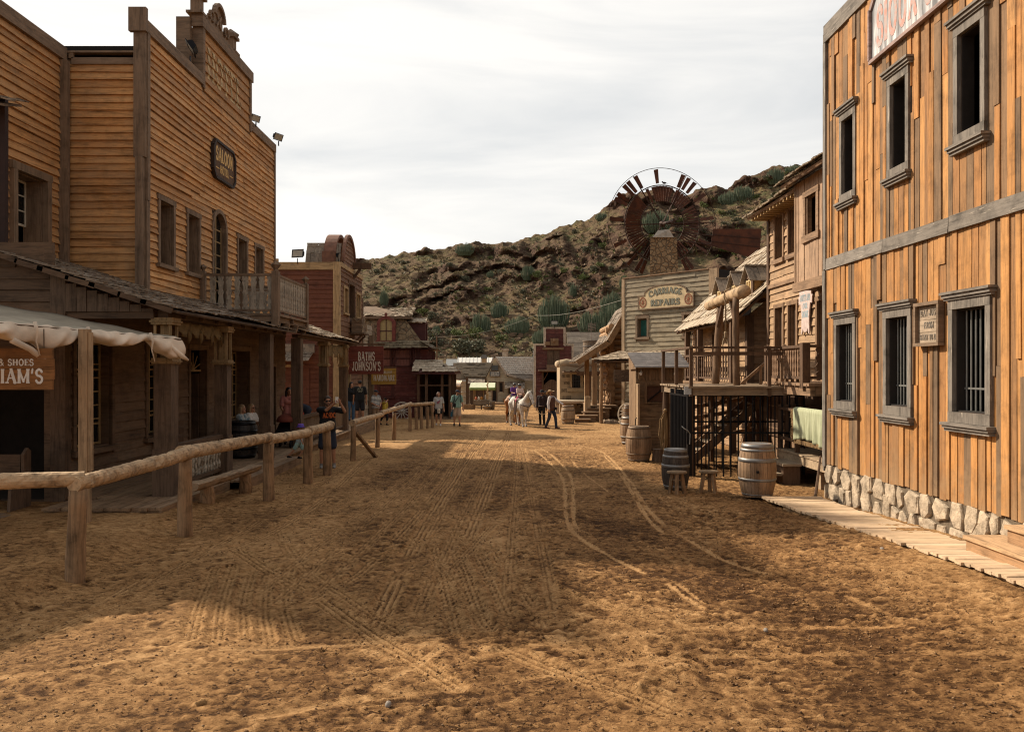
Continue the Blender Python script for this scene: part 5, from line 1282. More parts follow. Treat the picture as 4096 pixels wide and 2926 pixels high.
TRM=wood('brown_trim',[(.27,.165,.095),(.23,.14,.08)],'v',stain=.4);TRMH=wood('brown_trim_level',[(.30,.19,.115),(.26,.16,.095)],'h',stain=.4)
def make_tall():
 XT=7.3;Y0,Y1=14.5,21.3
 T=thing('brown_tall_house','tall tan clapboard house with a plank bay and balcony beside the jailhouse','building',(XT,18,0))
 hs=[(20.15,20.72,5.35,6.5),(19.2,19.72,5.35,6.5),(20.15,20.7,2.15,4.05),(19.2,19.72,2.15,4.05),(17.0,17.9,2.15,4.0)]
 m=MB(GX(XT));wallholes(m,Y0,Y1,-.1,6.75,hs);m.mat=1
 m.box(Y0,-3,0,Y1,-2.9,6.7);m.box(Y1-.1,-2.9,0,Y1,-.13,6.7);m.box(Y0,-2.9,0,Y0+.1,-.13,6.7);m.box(Y0,-2.9,6.6,Y1,-.13,6.7);m.box(Y0,-2.9,4.2,Y1,-.13,4.3)
 m.build('wall',[TRMH,M_DARK],T)
 m=MB(GX(XT));clap(m,Y0,Y1-.1,.6,6.7,.2,.04,[(a-.09,b+.09,c-.1,d+.1)for a,b,c,d in hs],(1.6,3.2),.014,warp=1.0);m.build('siding',TANB,T)
 m=MB(GX(XT));m.box(Y1-.1,-.06,-.1,Y1+.05,.06,6.7);m.build('corner_board',W_DKBR,T)
 m=MB(GX(XT));m.box(18.0,.03,4.62,21.2,.075,4.72);m.build('belt_board',TRMH,T)
 for h_ in hs:
  f=MB(GX(XT));casing(f,*h_,.09,.06,.14,.03);fo=f.build('window' if h_[0]>18.5 else 'doorway',TRM,T)
  s=MB(GX(XT));s.box(h_[0]-.13,0,h_[2]-.12,h_[1]+.13,.1,h_[2]-.003);s.build('sill',TRMH,fo)
  if h_[2]>5:b_=MB(GX(XT));b_.box(h_[0]+.03,-.5,h_[2]+.05,h_[1]-.03,-.46,h_[3]-.05);b_.build('blind',W_DKBR,fo)
  else:b_=MB(GX(XT));b_.box(h_[0]+.03,-.12,h_[2]+.02,h_[1]-.03,-.08,h_[3]-.02);b_.build('door_leaf',W_DKBR,fo)
 XB=6.78;yb=17.95;hb=(16.68,17.3,5.42,6.28)
 m=MB(GX(XB));planks(m,Y0,yb,4.42,6.72,(.14,.2),.022,[hb],None,.005);wallholes(m,Y0,yb,4.4,6.72,[hb],-.06,-.002);m.build('bay_front',TANV,T)
 m=MB();m.box(XB+.065,yb-.06,4.4,XT,yb,6.7);m.box(XB,Y0,4.25,XT,yb,4.38);m.build('bay_side',W_DKBR,T)
 m=MB(GX(XB));m.box(Y0,-.05,4.2,yb+.1,.05,4.42);m.build('bay_beam',TRMH,T)
 m=MB(GX(XB));m.box(yb-.07,-.02,4.43,yb+.02,.04,6.7);m.build('bay_corner',TRM,T)
 f=MB(GX(XB));casing(f,*hb,.11,.05,.1,.02);fo=f.build('window',TRMH,T);s=MB(GX(XB));s.box(hb[0]-.16,0,hb[2]-.16,hb[1]+.16,.07,hb[2]-.003);s.build('sill',TRMH,fo)
 b_=MB(GX(XB));b_.box(16.9,-.3,5.45,16.96,-.26,6.25);b_.box(17.1,-.3,5.45,17.14,-.26,6.25);b_.build('mullion',W_DKBR,fo)
 m=MB();sd_=Vector((1,0,.55)).normalized()
 slab(m,(6.75,17.9,6.66),(0,1,0),sd_,3.65,3.2,-.08,-.01);slab(m,(6.45,Y0,6.72),(0,1,0),sd_,3.6,3.5,-.08,-.01);m.mat=1
 shingles(m,(6.70,17.95,6.67),(0,1,0),sd_,3.7,3.2,10,(.1,.18),.03,.05);shingles(m,(6.40,Y0,6.74),(0,1,0),sd_,3.75,3.5,10,(.1,.18),.02,.04)
 m.build('roof',[TRMH,W_SHAKE2],T)
 m=MB()
 for k in range(14):m.cut();m.box(6.8,18.1+k*.24,6.52,7.28,18.16+k*.24,6.63)
 m.build_each('rafter_end',wood('fresh_rafter',[(.42,.27,.12)],'x'),T)
 m=MB();m.box(6.15,15.6,2.06,XT-.05,18.4,2.12);m.box(6.2,15.65,1.86,6.3,18.35,2.055);m.box(6.31,15.65,1.86,XT-.05,15.75,2.055)
 for k in range(9):m.box(6.14,15.7+k*.31,2.03,6.148,15.72+k*.31,2.1)
 bo=m.build('balcony',TRMH,T)
 for(x,y,w)in((6.22,15.98,.16),(6.22,18.28,.12)):
  m=MB();post_bm(m,x,y,2.0,2.96,w);m.build('balcony_post',W_DKBR,bo)
 m=MB();m.box(6.16,16.07,2.86,6.28,18.21,2.92);m.box(6.19,16.07,2.2,6.25,18.21,2.26);m.box(6.31,15.93,2.86,XT-.05,16.03,2.92);m.box(6.31,15.95,2.2,XT-.05,16.01,2.26);m.build('balcony_rail',W_DKBR,bo)
 m=MB()
 for k in range(15):baluster(m,GX(6.235),16.2+k*.138,0,2.26,2.86,.085,.03,1)
 m.build_each('baluster',wood('tan_balusters',[(.27,.165,.10),(.23,.14,.085)],'v'),bo)
 m=MB();baluster(m,FY(15.99),6.56,0,2.26,2.86,.24,.03,1);baluster(m,FY(15.99),6.95,0,2.26,2.86,.24,.03,1);m.build_each('fretwork_panel',W_DKBR,bo)
 m=MB();
 for k in range(9):m.box(6.14,14.55+k*.325,.585,XT-.05,14.87+k*.325,.62)
 m.box(6.16,14.5,.40,6.26,17.45,.58);m.box(6.27,17.35,.40,XT-.05,17.45,.58)
 for(x,y)in((6.35,17.3),(6.35,15.4)):post_bm(m,x,y,-.1,.4,.12)
 po=m.build('porch_deck',wood('pale_deck',[(.42,.31,.20),(.37,.27,.175)],'x',stain=.4),T)
 m=MB();post_bm(m,6.2,17.4,.62,1.56,.07);post_bm(m,6.38,17.4,.62,1.56,.1);post_bm(m,6.22,16.4,.62,.85,.09);m.box(6.15,17.34,1.56,XT-.05,17.47,1.61);m.box(6.17,14.6,1.5,6.25,17.33,1.555);m.box(6.42,17.37,.9,XT-.05,17.43,.96);m.box(6.18,14.6,.84,6.24,17.3,.90)
 m.build('porch_railing',W_DKBR,T)
 m=MB(GX(XT));m.box(14.6,.001,.6,21.2,.045,2.0);m.build('lower_wall',W_DKBR,T)
 return T
make_tall()
sg=thing('hide_shaped_sign','pale pink hide-shaped board with faded blue words on the tall brown house','sign',(7.2,18.5,3.25))
m=MB(GX(7.235));c=18.5
half=[(0,3.30),(.09,3.32),(.15,3.40),(.2,3.27),(.25,3.26),(.24,3.42),(.23,3.62),(.26,3.85),(.30,4.0),(.40,3.98),(.42,4.16),(.36,4.2),(.36,4.28),(.42,4.33),(.42,4.46),(.36,4.46),(.33,4.36),(.29,4.36),(.27,4.62),(.2,4.64),(.12,4.36),(.1,4.64),(0,4.64)]
m.prism([(c+a,b)for a,b in half]+[(c-a,b)for a,b in half[::-1][:-1]],0,.03);m.build('board',plain('pink_hide',(.58,.46,.42),.8,var=.3,scale=9),sg)
m=MB(GX(7.235));letters(m,'AUNTY ANN',c,4.06,.15,width=.62,n=.031,slices=12,uflip=True);letters(m,'OUR',c,3.87,.13,width=.3,n=.031,slices=12,uflip=True);letters(m,'HOME',c,3.66,.15,width=.4,n=.031,slices=12,uflip=True);m.build_each('lettering',plain('faded_blue',(.22,.38,.45),.8,col2=(.42,.42,.42),scale=20),sg)
def blanket():
 m=MB(GX(6.2));S,Q=40,18;vs=[];fs=[]
 for i in range(S+1):
  u=14.75+1.62*i/S
  for j in range(Q+1):
   t=j/Q
   if t<.2:n,z=-.06+.12*t/.2,1.575+.02*math.sin(t/.2*math.pi)
   else:f=(t-.2)/.8;n=.07+.035*math.sin(u*19+f*1.5)*f+.02*math.sin(u*43+1)*f;z=1.575-f*(.66+.05*math.sin(u*3.1))
   vs.append((u,n,z))
 for i in range(S):
  for j in range(Q):q=i*(Q+1)+j;fs.append((q,q+1,q+Q+2,q+Q+1))
 m.add(vs,fs);t=NT('green_weave');vec,_,ob=t.coord((30,30,2),island=False);n_=t.noise(vec,1,5,.6);t.l(t.ramp(n_,[(.35,(.27,.29,.17)),(.6,(.42,.44,.29))]),t.b.inputs['Base Color']);t.b.inputs['Roughness'].default_value=.95;t.bump(n_,.4,.01)
 o=m.build('green_blanket',t.m,None,True);o.modifiers.new('S','SOLIDIFY').thickness=.012
 tag(o,'pale green woven blanket with a fringe draped over the porch rail','blanket');rebase(o,(6.15,15.6,.9))
 f=MB(GX(6.2));r=random.Random(3)
 for k in range(90):z=1.56-.66*k/90;f.tube([(16.375,.08,z),(16.41+r.uniform(0,.05),.09+r.uniform(-.03,.03),z-r.uniform(.02,.07))],.007,3)
 for k in range(60):u=14.8+1.55*k/60;f.tube([(u,.08,.93),(u+r.uniform(-.02,.02),.09,.84)],.006,3)
 o['_o']=(6.15,15.6,.9);f.build('fringe',plain('tan_fringe',(.30,.19,.09),.9),o)
blanket()
T=thing('wooden_steps','two dark timber steps leading up to the porch with the green blanket','steps',(6.1,17.1,0))
SD=wood('grey_steps',[(.34,.26,.18),(.3,.225,.155)],'x',stain=.4)
m=MB();m.box(5.75,15.95,.38,6.14,17.0,.43);m.build('tread',SD,T);m=MB();m.box(5.5,16.0,.18,5.76,17.0,.23);m.build('tread',SD,T);m=MB();m.box(5.78,16.0,-.05,6.13,16.95,.379);m.build('side',W_DKBR,T)
o=MB();o.tube([(6.0,14.65,.75),(5.72,14.2,.02)],[.018,.03],6);o=o.build('leaning_pole',W_DKBR);tag(o,'thin wooden pole leaning on the corner of the plank jailhouse','pole');rebase(o,(5.72,14.2,.02))
# =============== DORMER HOUSE ===============
def make_dormer():
 XD=7.1;Y0,Y1=22.5,29.2
 T=thing('dormer_house','brown house with three yellow dormers on its long shake roof','building',(XD,25,0))
 ds=[(28.0,28.6,2.0,3.6),(25.6,26.3,2.0,3.6),(23.55,24.1,2.0,3.6)]
 m=MB(GX(XD));wallholes(m,Y0,Y1,-.1,4.0,ds);m.mat=1;m.box(Y0,-3,0,Y1,-2.9,3.9);m.box(Y1-.1,-2.9,0,Y1,-.13,3.9);m.build('front_wall',[TRMH,M_DARK],T)
 m=MB(GX(XD));clap(m,Y0+.15,Y1,0,4.0,.22,.04,[(a-.08,b+.08,c,d+.08)for a,b,c,d in ds],(1.4,3),.012);m.build('front_siding',TANB,T)
 for d_ in ds:
  f=MB(GX(XD));casing(f,*d_,.08,.05,.14);fo=f.build('doorway',TRM,T)
 m=MB(FY(Y0));m.box(XD+.12,-.1,-.1,12,-.002,4.0);m.prism([(XD,4.0),(12,4.0),(10.0,6.3)],-.1,-.002);m.build('end_wall',TRMH,T)
 m=MB(FY(Y0));clap(m,XD+.15,11.5,0,4.2,.24,.04,(),(3,4),.008,lim=lambda z:(XD+.15+max(0,z-4),11.5));m.build('end_siding',wood('shade_boards',[(.26,.155,.085),(.23,.135,.075)],'h'),T)  # end wall's shade put into a darker board colour than the front
 m=MB();m.box(XD-.06,Y0-.06,-.1,XD+.14,Y0+.14,4.0);m.build('corner_post',W_DKBR,T)
 m=MB();sd_=Vector((1,0,.98)).normalized();o_=Vector((6.45,21.75,3.82))
 slab(m,o_+Vector((.03,.05,-.01)),(0,1,0),sd_,7.6,4.3,-.08,-.01);slab(m,(13.1,21.8,3.8),(0,1,0),Vector((-1,0,.98)),7.6,4.3,-.08,-.01);m.mat=1
 shingles(m,o_,(0,1,0),sd_,7.7,4.35,9,(.14,.22),.035,.03,raise_=.045);m.build('roof',[W_DKBR,W_SHAKE2],T)
 OC=plain('ochre_plaster',(.42,.23,.075),.8,var=.35,scale=5);WN=plain('cream_glazing',(.58,.44,.24),.6)
 for i,y in enumerate((22.75,24.2,25.9)):
  x=7.18;zb=4.45;w=.36
  d=MB();d.box(x+.06,y-w,zb+.08,x+1.0,y+w,zb+.62);do=d.build('dormer',OC,T)
  p=MB();p.box(x,y-w-.02,zb,x+.055,y-w+.12,zb+.64);p.box(x,y+w-.12,zb,x+.055,y+w+.02,zb+.64);
  p.add([(x,y-w,zb+.642),(x,y+w,zb+.642),(x,y,zb+1.0),(x+.05,y-w,zb+.642),(x+.05,y+w,zb+.642),(x+.05,y,zb+1.0)],[(0,1,2),(5,4,3),(0,3,4,1),(1,4,5,2),(2,5,3,0)]);p.build('dormer_front',W_DKBR,do)
  g_=MB();g_.box(x+.02,y-w+.13,zb+.05,x+.04,y+w-.13,zb+.6);g_.build('pane',plain('ochre_pane',(.45,.28,.10),.4),do)
  g_=MB()
  for yy in(y-w+.15,y,y+w-.15):g_.box(x-.005,yy-.022,zb+.05,x+.018,yy+.022,zb+.62)
  for zz in(.06,.33,.58):g_.box(x-.003,y-w+.17,zb+zz-.018,x+.016,y+w-.17,zb+zz+.018)
  g_.build('glazing_bars',WN,do)
  rr=MB()
  for s_ in(-1,1):
   sd2=Vector((0,-s_,.95)).normalized();oo=Vector((x-.12,y+s_*(w+.12),zb+.53));rr.mat=0
   for k in range(8):a=oo+Vector((k*.18,0,0));nd=Vector((0,s_*.95,1)).normalized()*random.uniform(.02,.035);b=a+Vector((.172,0,0));rr.hexa([a,b,b+sd2*.70,a+sd2*.70,a+nd,b+nd,b+sd2*.70+nd,a+sd2*.70+nd]if s_<0 else[a+sd2*.70,b+sd2*.70,b,a,a+sd2*.70+nd,b+sd2*.70+nd,b+nd,a+nd])
  rr.box(x-.12,y-.05,zb+1.0,x+1.3,y+.05,zb+1.06);rr.build('dormer_roof',W_SHAKE,do)
 m=MB();m.box(6.45,20.4,1.93,7.08,28.9,2.0);m.box(6.47,20.4,1.75,6.55,28.9,1.925);m.build('porch_deck',W_DECK,T)
 for y in(27.9,26.1,22.3):
  m=MB();post_bm(m,6.58,y,-.2,3.85,.17);m.build('porch_post',W_DKBR,T)
 m=MB();m.box(6.5,22.4,2.85,6.6,27.9,2.92);m.box(6.52,22.4,2.1,6.58,27.9,2.16)
 for k in range(19):baluster(m,GX(6.57),22.65+k*.28,0,2.16,2.85,.12,.03,1)
 m.build('porch_railing',W_DKBR,T)
 return T
make_dormer()
# =============== GALLOWS PLATFORM AND IRON CAGE ===============
def make_gallows():
 T=thing('gallows_platform','raised timber gallows platform with railing, stair and log gibbet','platform',(5.3,18.7,0))
 m=MB();y=17.15
 while y<20.4:m.box(4.08+random.uniform(-.02,.02),y,1.985,6.9,y+.155,2.03+random.uniform(-.004,.004));y+=.165
 m.box(4.14,17.22,1.82,6.8,17.3,1.984);m.box(4.14,17.31,1.82,4.22,20.3,1.984);m.build('deck',wood('platform_planks',[(.34,.25,.165),(.29,.21,.14)],'x',stain=.4),T)
 for(x,y)in((4.2,17.4),(4.2,20.2),(6.7,17.5),(6.6,20.2),(5.4,20.2)):
  m=MB();log(m,(x,y,-.15),(x,y,1.82),.085,.08,10,4,.05,.01);m.build('leg',W_DKBR,T)
 for(x,y)in((4.14,17.22),(4.14,18.7),(4.14,20.25),(5.9,17.22)):
  m=MB();post_bm(m,x,y,1.8,2.87,.075);m.build('rail_post',W_DKBR,T)
 m=MB();m.box(4.09,17.16,2.87,6.75,17.27,2.92);m.box(4.09,17.28,2.87,4.2,20.35,2.92);m.box(4.19,17.2,2.72,6.2,17.23,2.80);m.build('handrail',W_DKBR,T)
 m=MB();
 for k in range(5):m.box(6.15+k*.12,17.2,2.1,6.21+k*.12,17.24,2.6)
 m.box(6.05,17.19,2.6,6.75,17.26,2.66);m.box(6.05,17.19,2.06,6.75,17.26,2.1);m.build('railing_panel',TRM,T)
 for(a,b,r)in(((5.40,18.0,1.9),(5.38,18.0,4.1),.085),((5.33,19.6,1.9),(5.45,19.6,4.05),.10)):
  m=MB();log(m,a,b,r,r*.88,12,8,.06,.02);m.build('gibbet_post',wood('gibbet_wood',[(.19,.115,.065),(.16,.095,.055)],'v',stain=.4),T,True)
 m=MB();log(m,(5.44,17.55,4.2),(5.42,20.55,4.13),.15,.13,14,14,.06,.02);m.build('gibbet_beam',W_LOG,T,True)
 m=MB();m.beam((5.40,18.05,3.45),(5.42,18.55,4.08),.08,.08);m.beam((5.38,19.55,3.5),(5.42,19.2,4.05),.08,.08);m.build('brace',W_DKBR,T)
 m=MB();
 for yy in(18.95,19.85):m.beam((4.45,yy,.02),(6.55,yy,1.85),.05,.2)
 m.build('stringer',TRM,T)
 for k in range(9):m=MB();f=(k+.6)/9.5;m.box(4.42+2.1*f,18.98,.06+1.83*f,4.68+2.1*f,19.82,.10+1.83*f);m.build('tread',SD,T)
 m=MB();m.beam((5.0,18.95,1.35),(6.9,18.95,3.0),.05,.07)
 for k in range(5):x=5.05+k*.4;m.box(x,18.93,.55+k*.33,x+.06,18.97,1.38+k*.347)
 m.build('stair_rail',TRM,T)
 m=MB()
 for k in range(4):m.beam((5.0,20.55,.5+k*.3),(6.8,20.5,.85+k*.28),.04,.1)
 m.beam((6.2,20.45,.1),(6.75,20.45,1.8),.08,.08);m.build('cross_boards',TRM,T)
 return T
make_gallows()
n_=MB();n_.tube([(5.42,18.55,4.36),(5.28,18.55,4.3),(5.26,18.55,4.15),(5.3,18.55,4.02),(5.30,18.55,3.3)],.018,6);n_.lathe([(.03,0),(.042,.04),(.03,.08),(.042,.12),(.03,.16)],(5.30,18.55,3.16),8)
lp=[(5.30+.07*math.sin(t)*(1 if t>0 else 1),18.55+.02*math.cos(t),2.95+.22*math.cos(t))for t in np.linspace(0,2*math.pi,14)];n_.tube(lp,.016,6)
n_=n_.build('noose_rope',plain('rope',(.28,.20,.12),.9),None,True);tag(n_,'rope noose hanging from the gallows beam','rope');rebase(n_,(5.3,18.55,2.7))
def make_cage():
 T=thing('iron_bar_fence','black iron bar fence enclosing the space under the gallows platform','fence',(5.2,17.35,0))
 m=MB()
 for x in np.arange(4.24,6.75,.166):m.cut();m.tube([(x,17.33,gf(x,17.3)-.03),(x,17.33,1.95)],.017,6)
 m.cut();m.box(4.14,17.31,.95,6.75,17.35,.99);m.cut();m.box(4.14,17.31,1.80,6.75,17.35,1.84);m.build_each('iron_bar',M_BLACK,T)
 m=MB()
 for y in np.arange(17.5,19.3,.155):m.cut();m.tube([(4.12,y,-.03),(4.12,y,1.93)],.02,6)
 m.cut();m.box(4.10,17.4,1.78,4.14,19.3,1.82);m.build_each('iron_bar',M_BLACK,T)
 m=MB()
 for x in np.arange(4.3,7.2,.2):m.cut();m.tube([(x,18.85,-.03),(x,18.85,1.93)],.017,6)
 m.cut();m.box(4.2,18.83,1.1,7.2,18.87,1.14);m.build_each('iron_bar',M_BLACK,T)
 m=MB();post_bm(m,4.13,17.34,-.1,1.98,.1);m.build('corner_post',M_BLACK,T)
 m=MB();m.box(4.05,17.24,.72,4.15,17.29,.98);m.build('lock_box',M_BLACK,T)
make_cage()
c_=MB();c_.tube([(3.95,17.3,1.12),(4.0,17.25,1.07),(4.08,17.22,1.02),(4.12,17.22,.95),(4.11,17.22,.72)],.011,5);c_=c_.build('lock_chain',plain('steel_chain',(.5,.5,.48),.35,.8));tag(c_,'steel chain looped round the black iron corner post','chain');rebase(c_,(4.08,17.25,.75))
m=MB(FY(17.2));m.box(3.98,0,1.84,4.14,.02,2.02);pn=m.build('paper_notice',plain('grey_paper',(.45,.46,.46),.6,var=.3,scale=20));tag(pn,'grey plastic-covered notice taped on the platform corner','notice');rebase(pn,(4.06,17.19,1.84))
rc=MB();r_=random.Random(2)
for k in range(7):
 x=4.14+r_.uniform(-.07,.05);y=20.07+r_.uniform(-.03,.03);b=.35+r_.uniform(-.15,.2)
 rc.tube([(4.15,20.06,1.32),(x-.06,y,1.1),(x-.09,y,b+.2),(x-.04,y,b),(x+.02,y,b+.2),(x+.02,y,1.1),(4.16,20.06,1.3)],.016,5)
rc.ell((4.15,20.05,1.33),.05);rc=rc.build('rope_coil',plain('tan_rope',(.30,.19,.09),.9));tag(rc,'tan rope coil hanging on the dark post of the platform','rope');rebase(rc,(4.13,20.06,.3))
# =============== CARRIAGE REPAIRS ===============
CU,CN=Vector((.667,-.745,0)).normalized(),Vector((-.745,-.667,0)).normalized()
FC=FD((6.07,40.0,0),CU,CN)
def make_carriage():
 T=thing('carriage_repair_shop','greenish grey clapboard false-front carriage repair shop','building',(7.9,37.9,-.3))
 GB=wood('greige_boards',[(.30,.245,.165),(.265,.215,.145),(.33,.27,.185)],'h',weather=(.26,.23,.17),stain=.35)
 Wd=5.64;zt=7.12
 hs=[(.98,1.58,4.05,5.0),(3.82,4.42,4.0,5.05),(2.3,3.3,-.2,2.1)]
 m=MB(FC);wallholes(m,0,Wd,-.5,zt,hs);m.mat=1;m.box(0,-3,-.4,Wd,-2.9,zt);m.box(0,-2.9,-.4,.1,-.13,zt);m.box(Wd-.1,-2.9,-.4,Wd,-.13,zt);m.box(0,-2.9,6.4,Wd,-.13,6.5);m.build('wall',[W_GREYH,M_DARK],T)
 m=MB(FC);clap(m,.14,Wd-.42,-.4,zt-.03,.235,.042,[(a-.1,b+.1,c-.12,d+.12)for a,b,c,d in hs],(1.3,2.6),.016,warp=1.0);m.build('siding',GB,T)
 m=MB(FC);m.box(-.05,-.05,-.4,.14,.06,zt);m.build('corner_board',wood('sunned_board',[(.42,.30,.19),(.38,.27,.17)],'v'),T)
 m=MB(FC);m.box(Wd-.42,-.1,-.4,Wd+.03,.055,zt+.03);m.build('corner_board',wood('sunned_board',[(.42,.30,.19)],'v'),T)
 m=MB(FC);m.box(0,-.12,zt,Wd-.43,.08,zt+.05);m.build('coping',TRMH,T)
 window(T,FC,*hs[0],W_GREYV,W_GREYH,.12,.06,.2,1,1,sash=W_DKBR,glass=plain('green_curtain',(.012,.075,.06),.8))
 window(T,FC,*hs[1],W_GREYV,W_GREYH,.12,.06,.2,2,3,sash=W_CREAM)
 f=MB(FC);casing(f,*hs[2],.1,.05,.2);f.build('doorway',W_GREYV,T)
 eo=FC@Vector((-.15,2.3,2.86));sd_=(-CN*2.3+Vector((0,0,.46)))
 m=MB();slab(m,FC@Vector((-.05,2.25,2.84)),CU,sd_,4.9,2.3,-.07,-.01);m.mat=1;shingles(m,eo,CU,sd_,5.1,2.4,8,(.16,.24),.03,.02,raise_=.04);m.mat=0
 m.beam(FC@Vector((-.1,2.0,2.78)),FC@Vector((4.8,2.0,2.78)),.1,.12);m.build('porch_roof',[W_DARKH,W_SHAKE2],T)
 for u in(.25,4.6):
  p=FC@Vector((u,2.0,0));m=MB();log(m,(p.x,p.y,-.5),(p.x,p.y,2.8),.095,.085,10,6,.06,.02);m.build('porch_post',W_LOGV,T)
 return T
make_carriage()
sg=thing('carriage_repairs_sign','cream shaped sign reading CARRIAGE REPAIRS with two painted wheels','sign',tuple(FC@Vector((2.73,.1,5.5))))
F2=FC@Matrix.Translation((0,.06,0))
out=[(1.1,5.45),(4.4,5.45),(4.4,6.14),(4.02,6.14),(4.0,6.28)]+[(2.75+1.2*math.cos(R(t)),6.28+.32*math.sin(R(t))**1.0)for t in range(10,171,10)]+[(1.5,6.28),(1.48,6.14),(1.1,6.14)]
cx_,cz_=2.75,5.9
m=MB(F2);m.prism([(cx_+(a-cx_)*.975,cz_+(b-cz_)*.93)for a,b in out],0,.05);m.build('board',plain('sign_cream',(.60,.47,.28),.7,var=.3,scale=4),sg)
m=MB(F2)
for a,b in zip(out,out[1:]+out[:1]):m.beam((a[0],.03,a[1]),(b[0],.03,b[1]),.075,.055,up=(b[1]-a[1],0,a[0]-b[0])if(a!=b)else(0,0,1))
m.build('frame',W_GREYH,sg)
for nm,fat,nn,mat in(('lettering',1.0,.058,plain('sage_paint',(.20,.20,.15),.7)),('letter_outline',1.45,.053,plain('outline_brown',(.05,.03,.02),.7))):
 m=MB(F2);letters(m,'CARRIAGE',2.75,6.02,.30,width=2.0,n=nn,slices=18,curve=.14,fat=fat*1.15,thick=.003);letters(m,'REPAIRS',2.75,5.58,.30,width=1.75,n=nn,slices=18,fat=fat*1.15,thick=.003);m.build_each(nm,mat,sg)
for u in(1.38,4.12):
 m=MB(F2);pts=[(u+.2*math.cos(t),5.8+.24*math.sin(t))for t in np.linspace(0,2*math.pi,21)]
 for a,b in zip(pts[:-1],pts[1:]):m.beam((a[0],.055,a[1]),(b[0],.055,b[1]),.016,.045,up=(b[1]-a[1],0,a[0]-b[0]))
 for k in range(6):t=math.pi*k/6;m.beam((u-.18*math.cos(t),.0525+.0008*k,5.8-.22*math.sin(t)),(u+.18*math.cos(t),.0525+.0008*k,5.8+.22*math.sin(t)),.006,.02,up=(math.sin(t),0,-math.cos(t)))
 m.prism([(u+.05*math.cos(t),5.8+.06*math.sin(t))for t in np.linspace(0,2*math.pi,10)[:-1]],.05,.066);m.build('painted_wheel',plain('wheel_paint',(.27,.085,.04),.7),sg)
sg=thing('blacksmith_sign','dark plank sign with worn letters BLACKSM under the carriage shop porch','sign',(5.7,37.2,1.8))
m=MB(FY(37.2));
for k in range(2):m.box(5.2,0,1.80+k*.295,6.75,.05,2.09+k*.295)
m.build('board',wood('smoked_plank',[(.105,.07,.045),(.09,.06,.04)],'x'),sg)
m=MB(FY(37.2));letters(m,'BLACKSM',5.74,1.86,.24,width=1.02,n=.052,slices=16,fat=1.2);letters(m,'WANS & VE',5.86,2.17,.13,width=.72,n=.052,slices=10);m.build_each('lettering',plain('soot_letters',(.025,.018,.014),.8,col2=(.12,.08,.05),scale=10),sg)
m=MB();m.tube([(5.3,37.2,2.4),(5.35,37.2,2.75)],.01,4);m.tube([(6.3,37.2,2.4),(6.3,37.2,2.75)],.01,4);m.build('hanging_chain',M_BLACK,sg)
wheel((6.12,39.35,.18),.52,tuple(CN+Vector((0,0,.25))),'wooden wagon wheel leaning on the carriage repair shop',wood('pale_wheel',[(.40,.32,.24),(.35,.28,.2)],'n'),12)
def rockpile(c,n,spread,s,label,seed=1):
 m=MB();r=random.Random(seed)
 for k in range(n):
  x,y=c[0]+r.uniform(-spread[0],spread[0]),c[1]+r.uniform(-spread[1],spread[1]);q=s*r.uniform(.6,1.3)
  o=len(m.v);m.ell((x,y,gf(x,y)+q*.3),(q*r.uniform(.8,1.5),q,q*r.uniform(.5,.9)),8,5);
  for i in range(o,len(m.v)):v=m.v[i];m.v[i]=tuple(v[j]+r.uniform(-.12,.12)*q for j in range(3))
 o=m.build('stone_pile',plain('dusty_rock',(.30,.22,.15),.95,var=.4,scale=6,bump=.5));tag(o,label,'stones',kind=None);rebase(o,(c[0],c[1],gf(c[0],c[1])))
rockpile((5.35,38.6),12,(.55,.2),.16,'low heap of dusty stones below the leaning wagon wheel by the carriage shop')
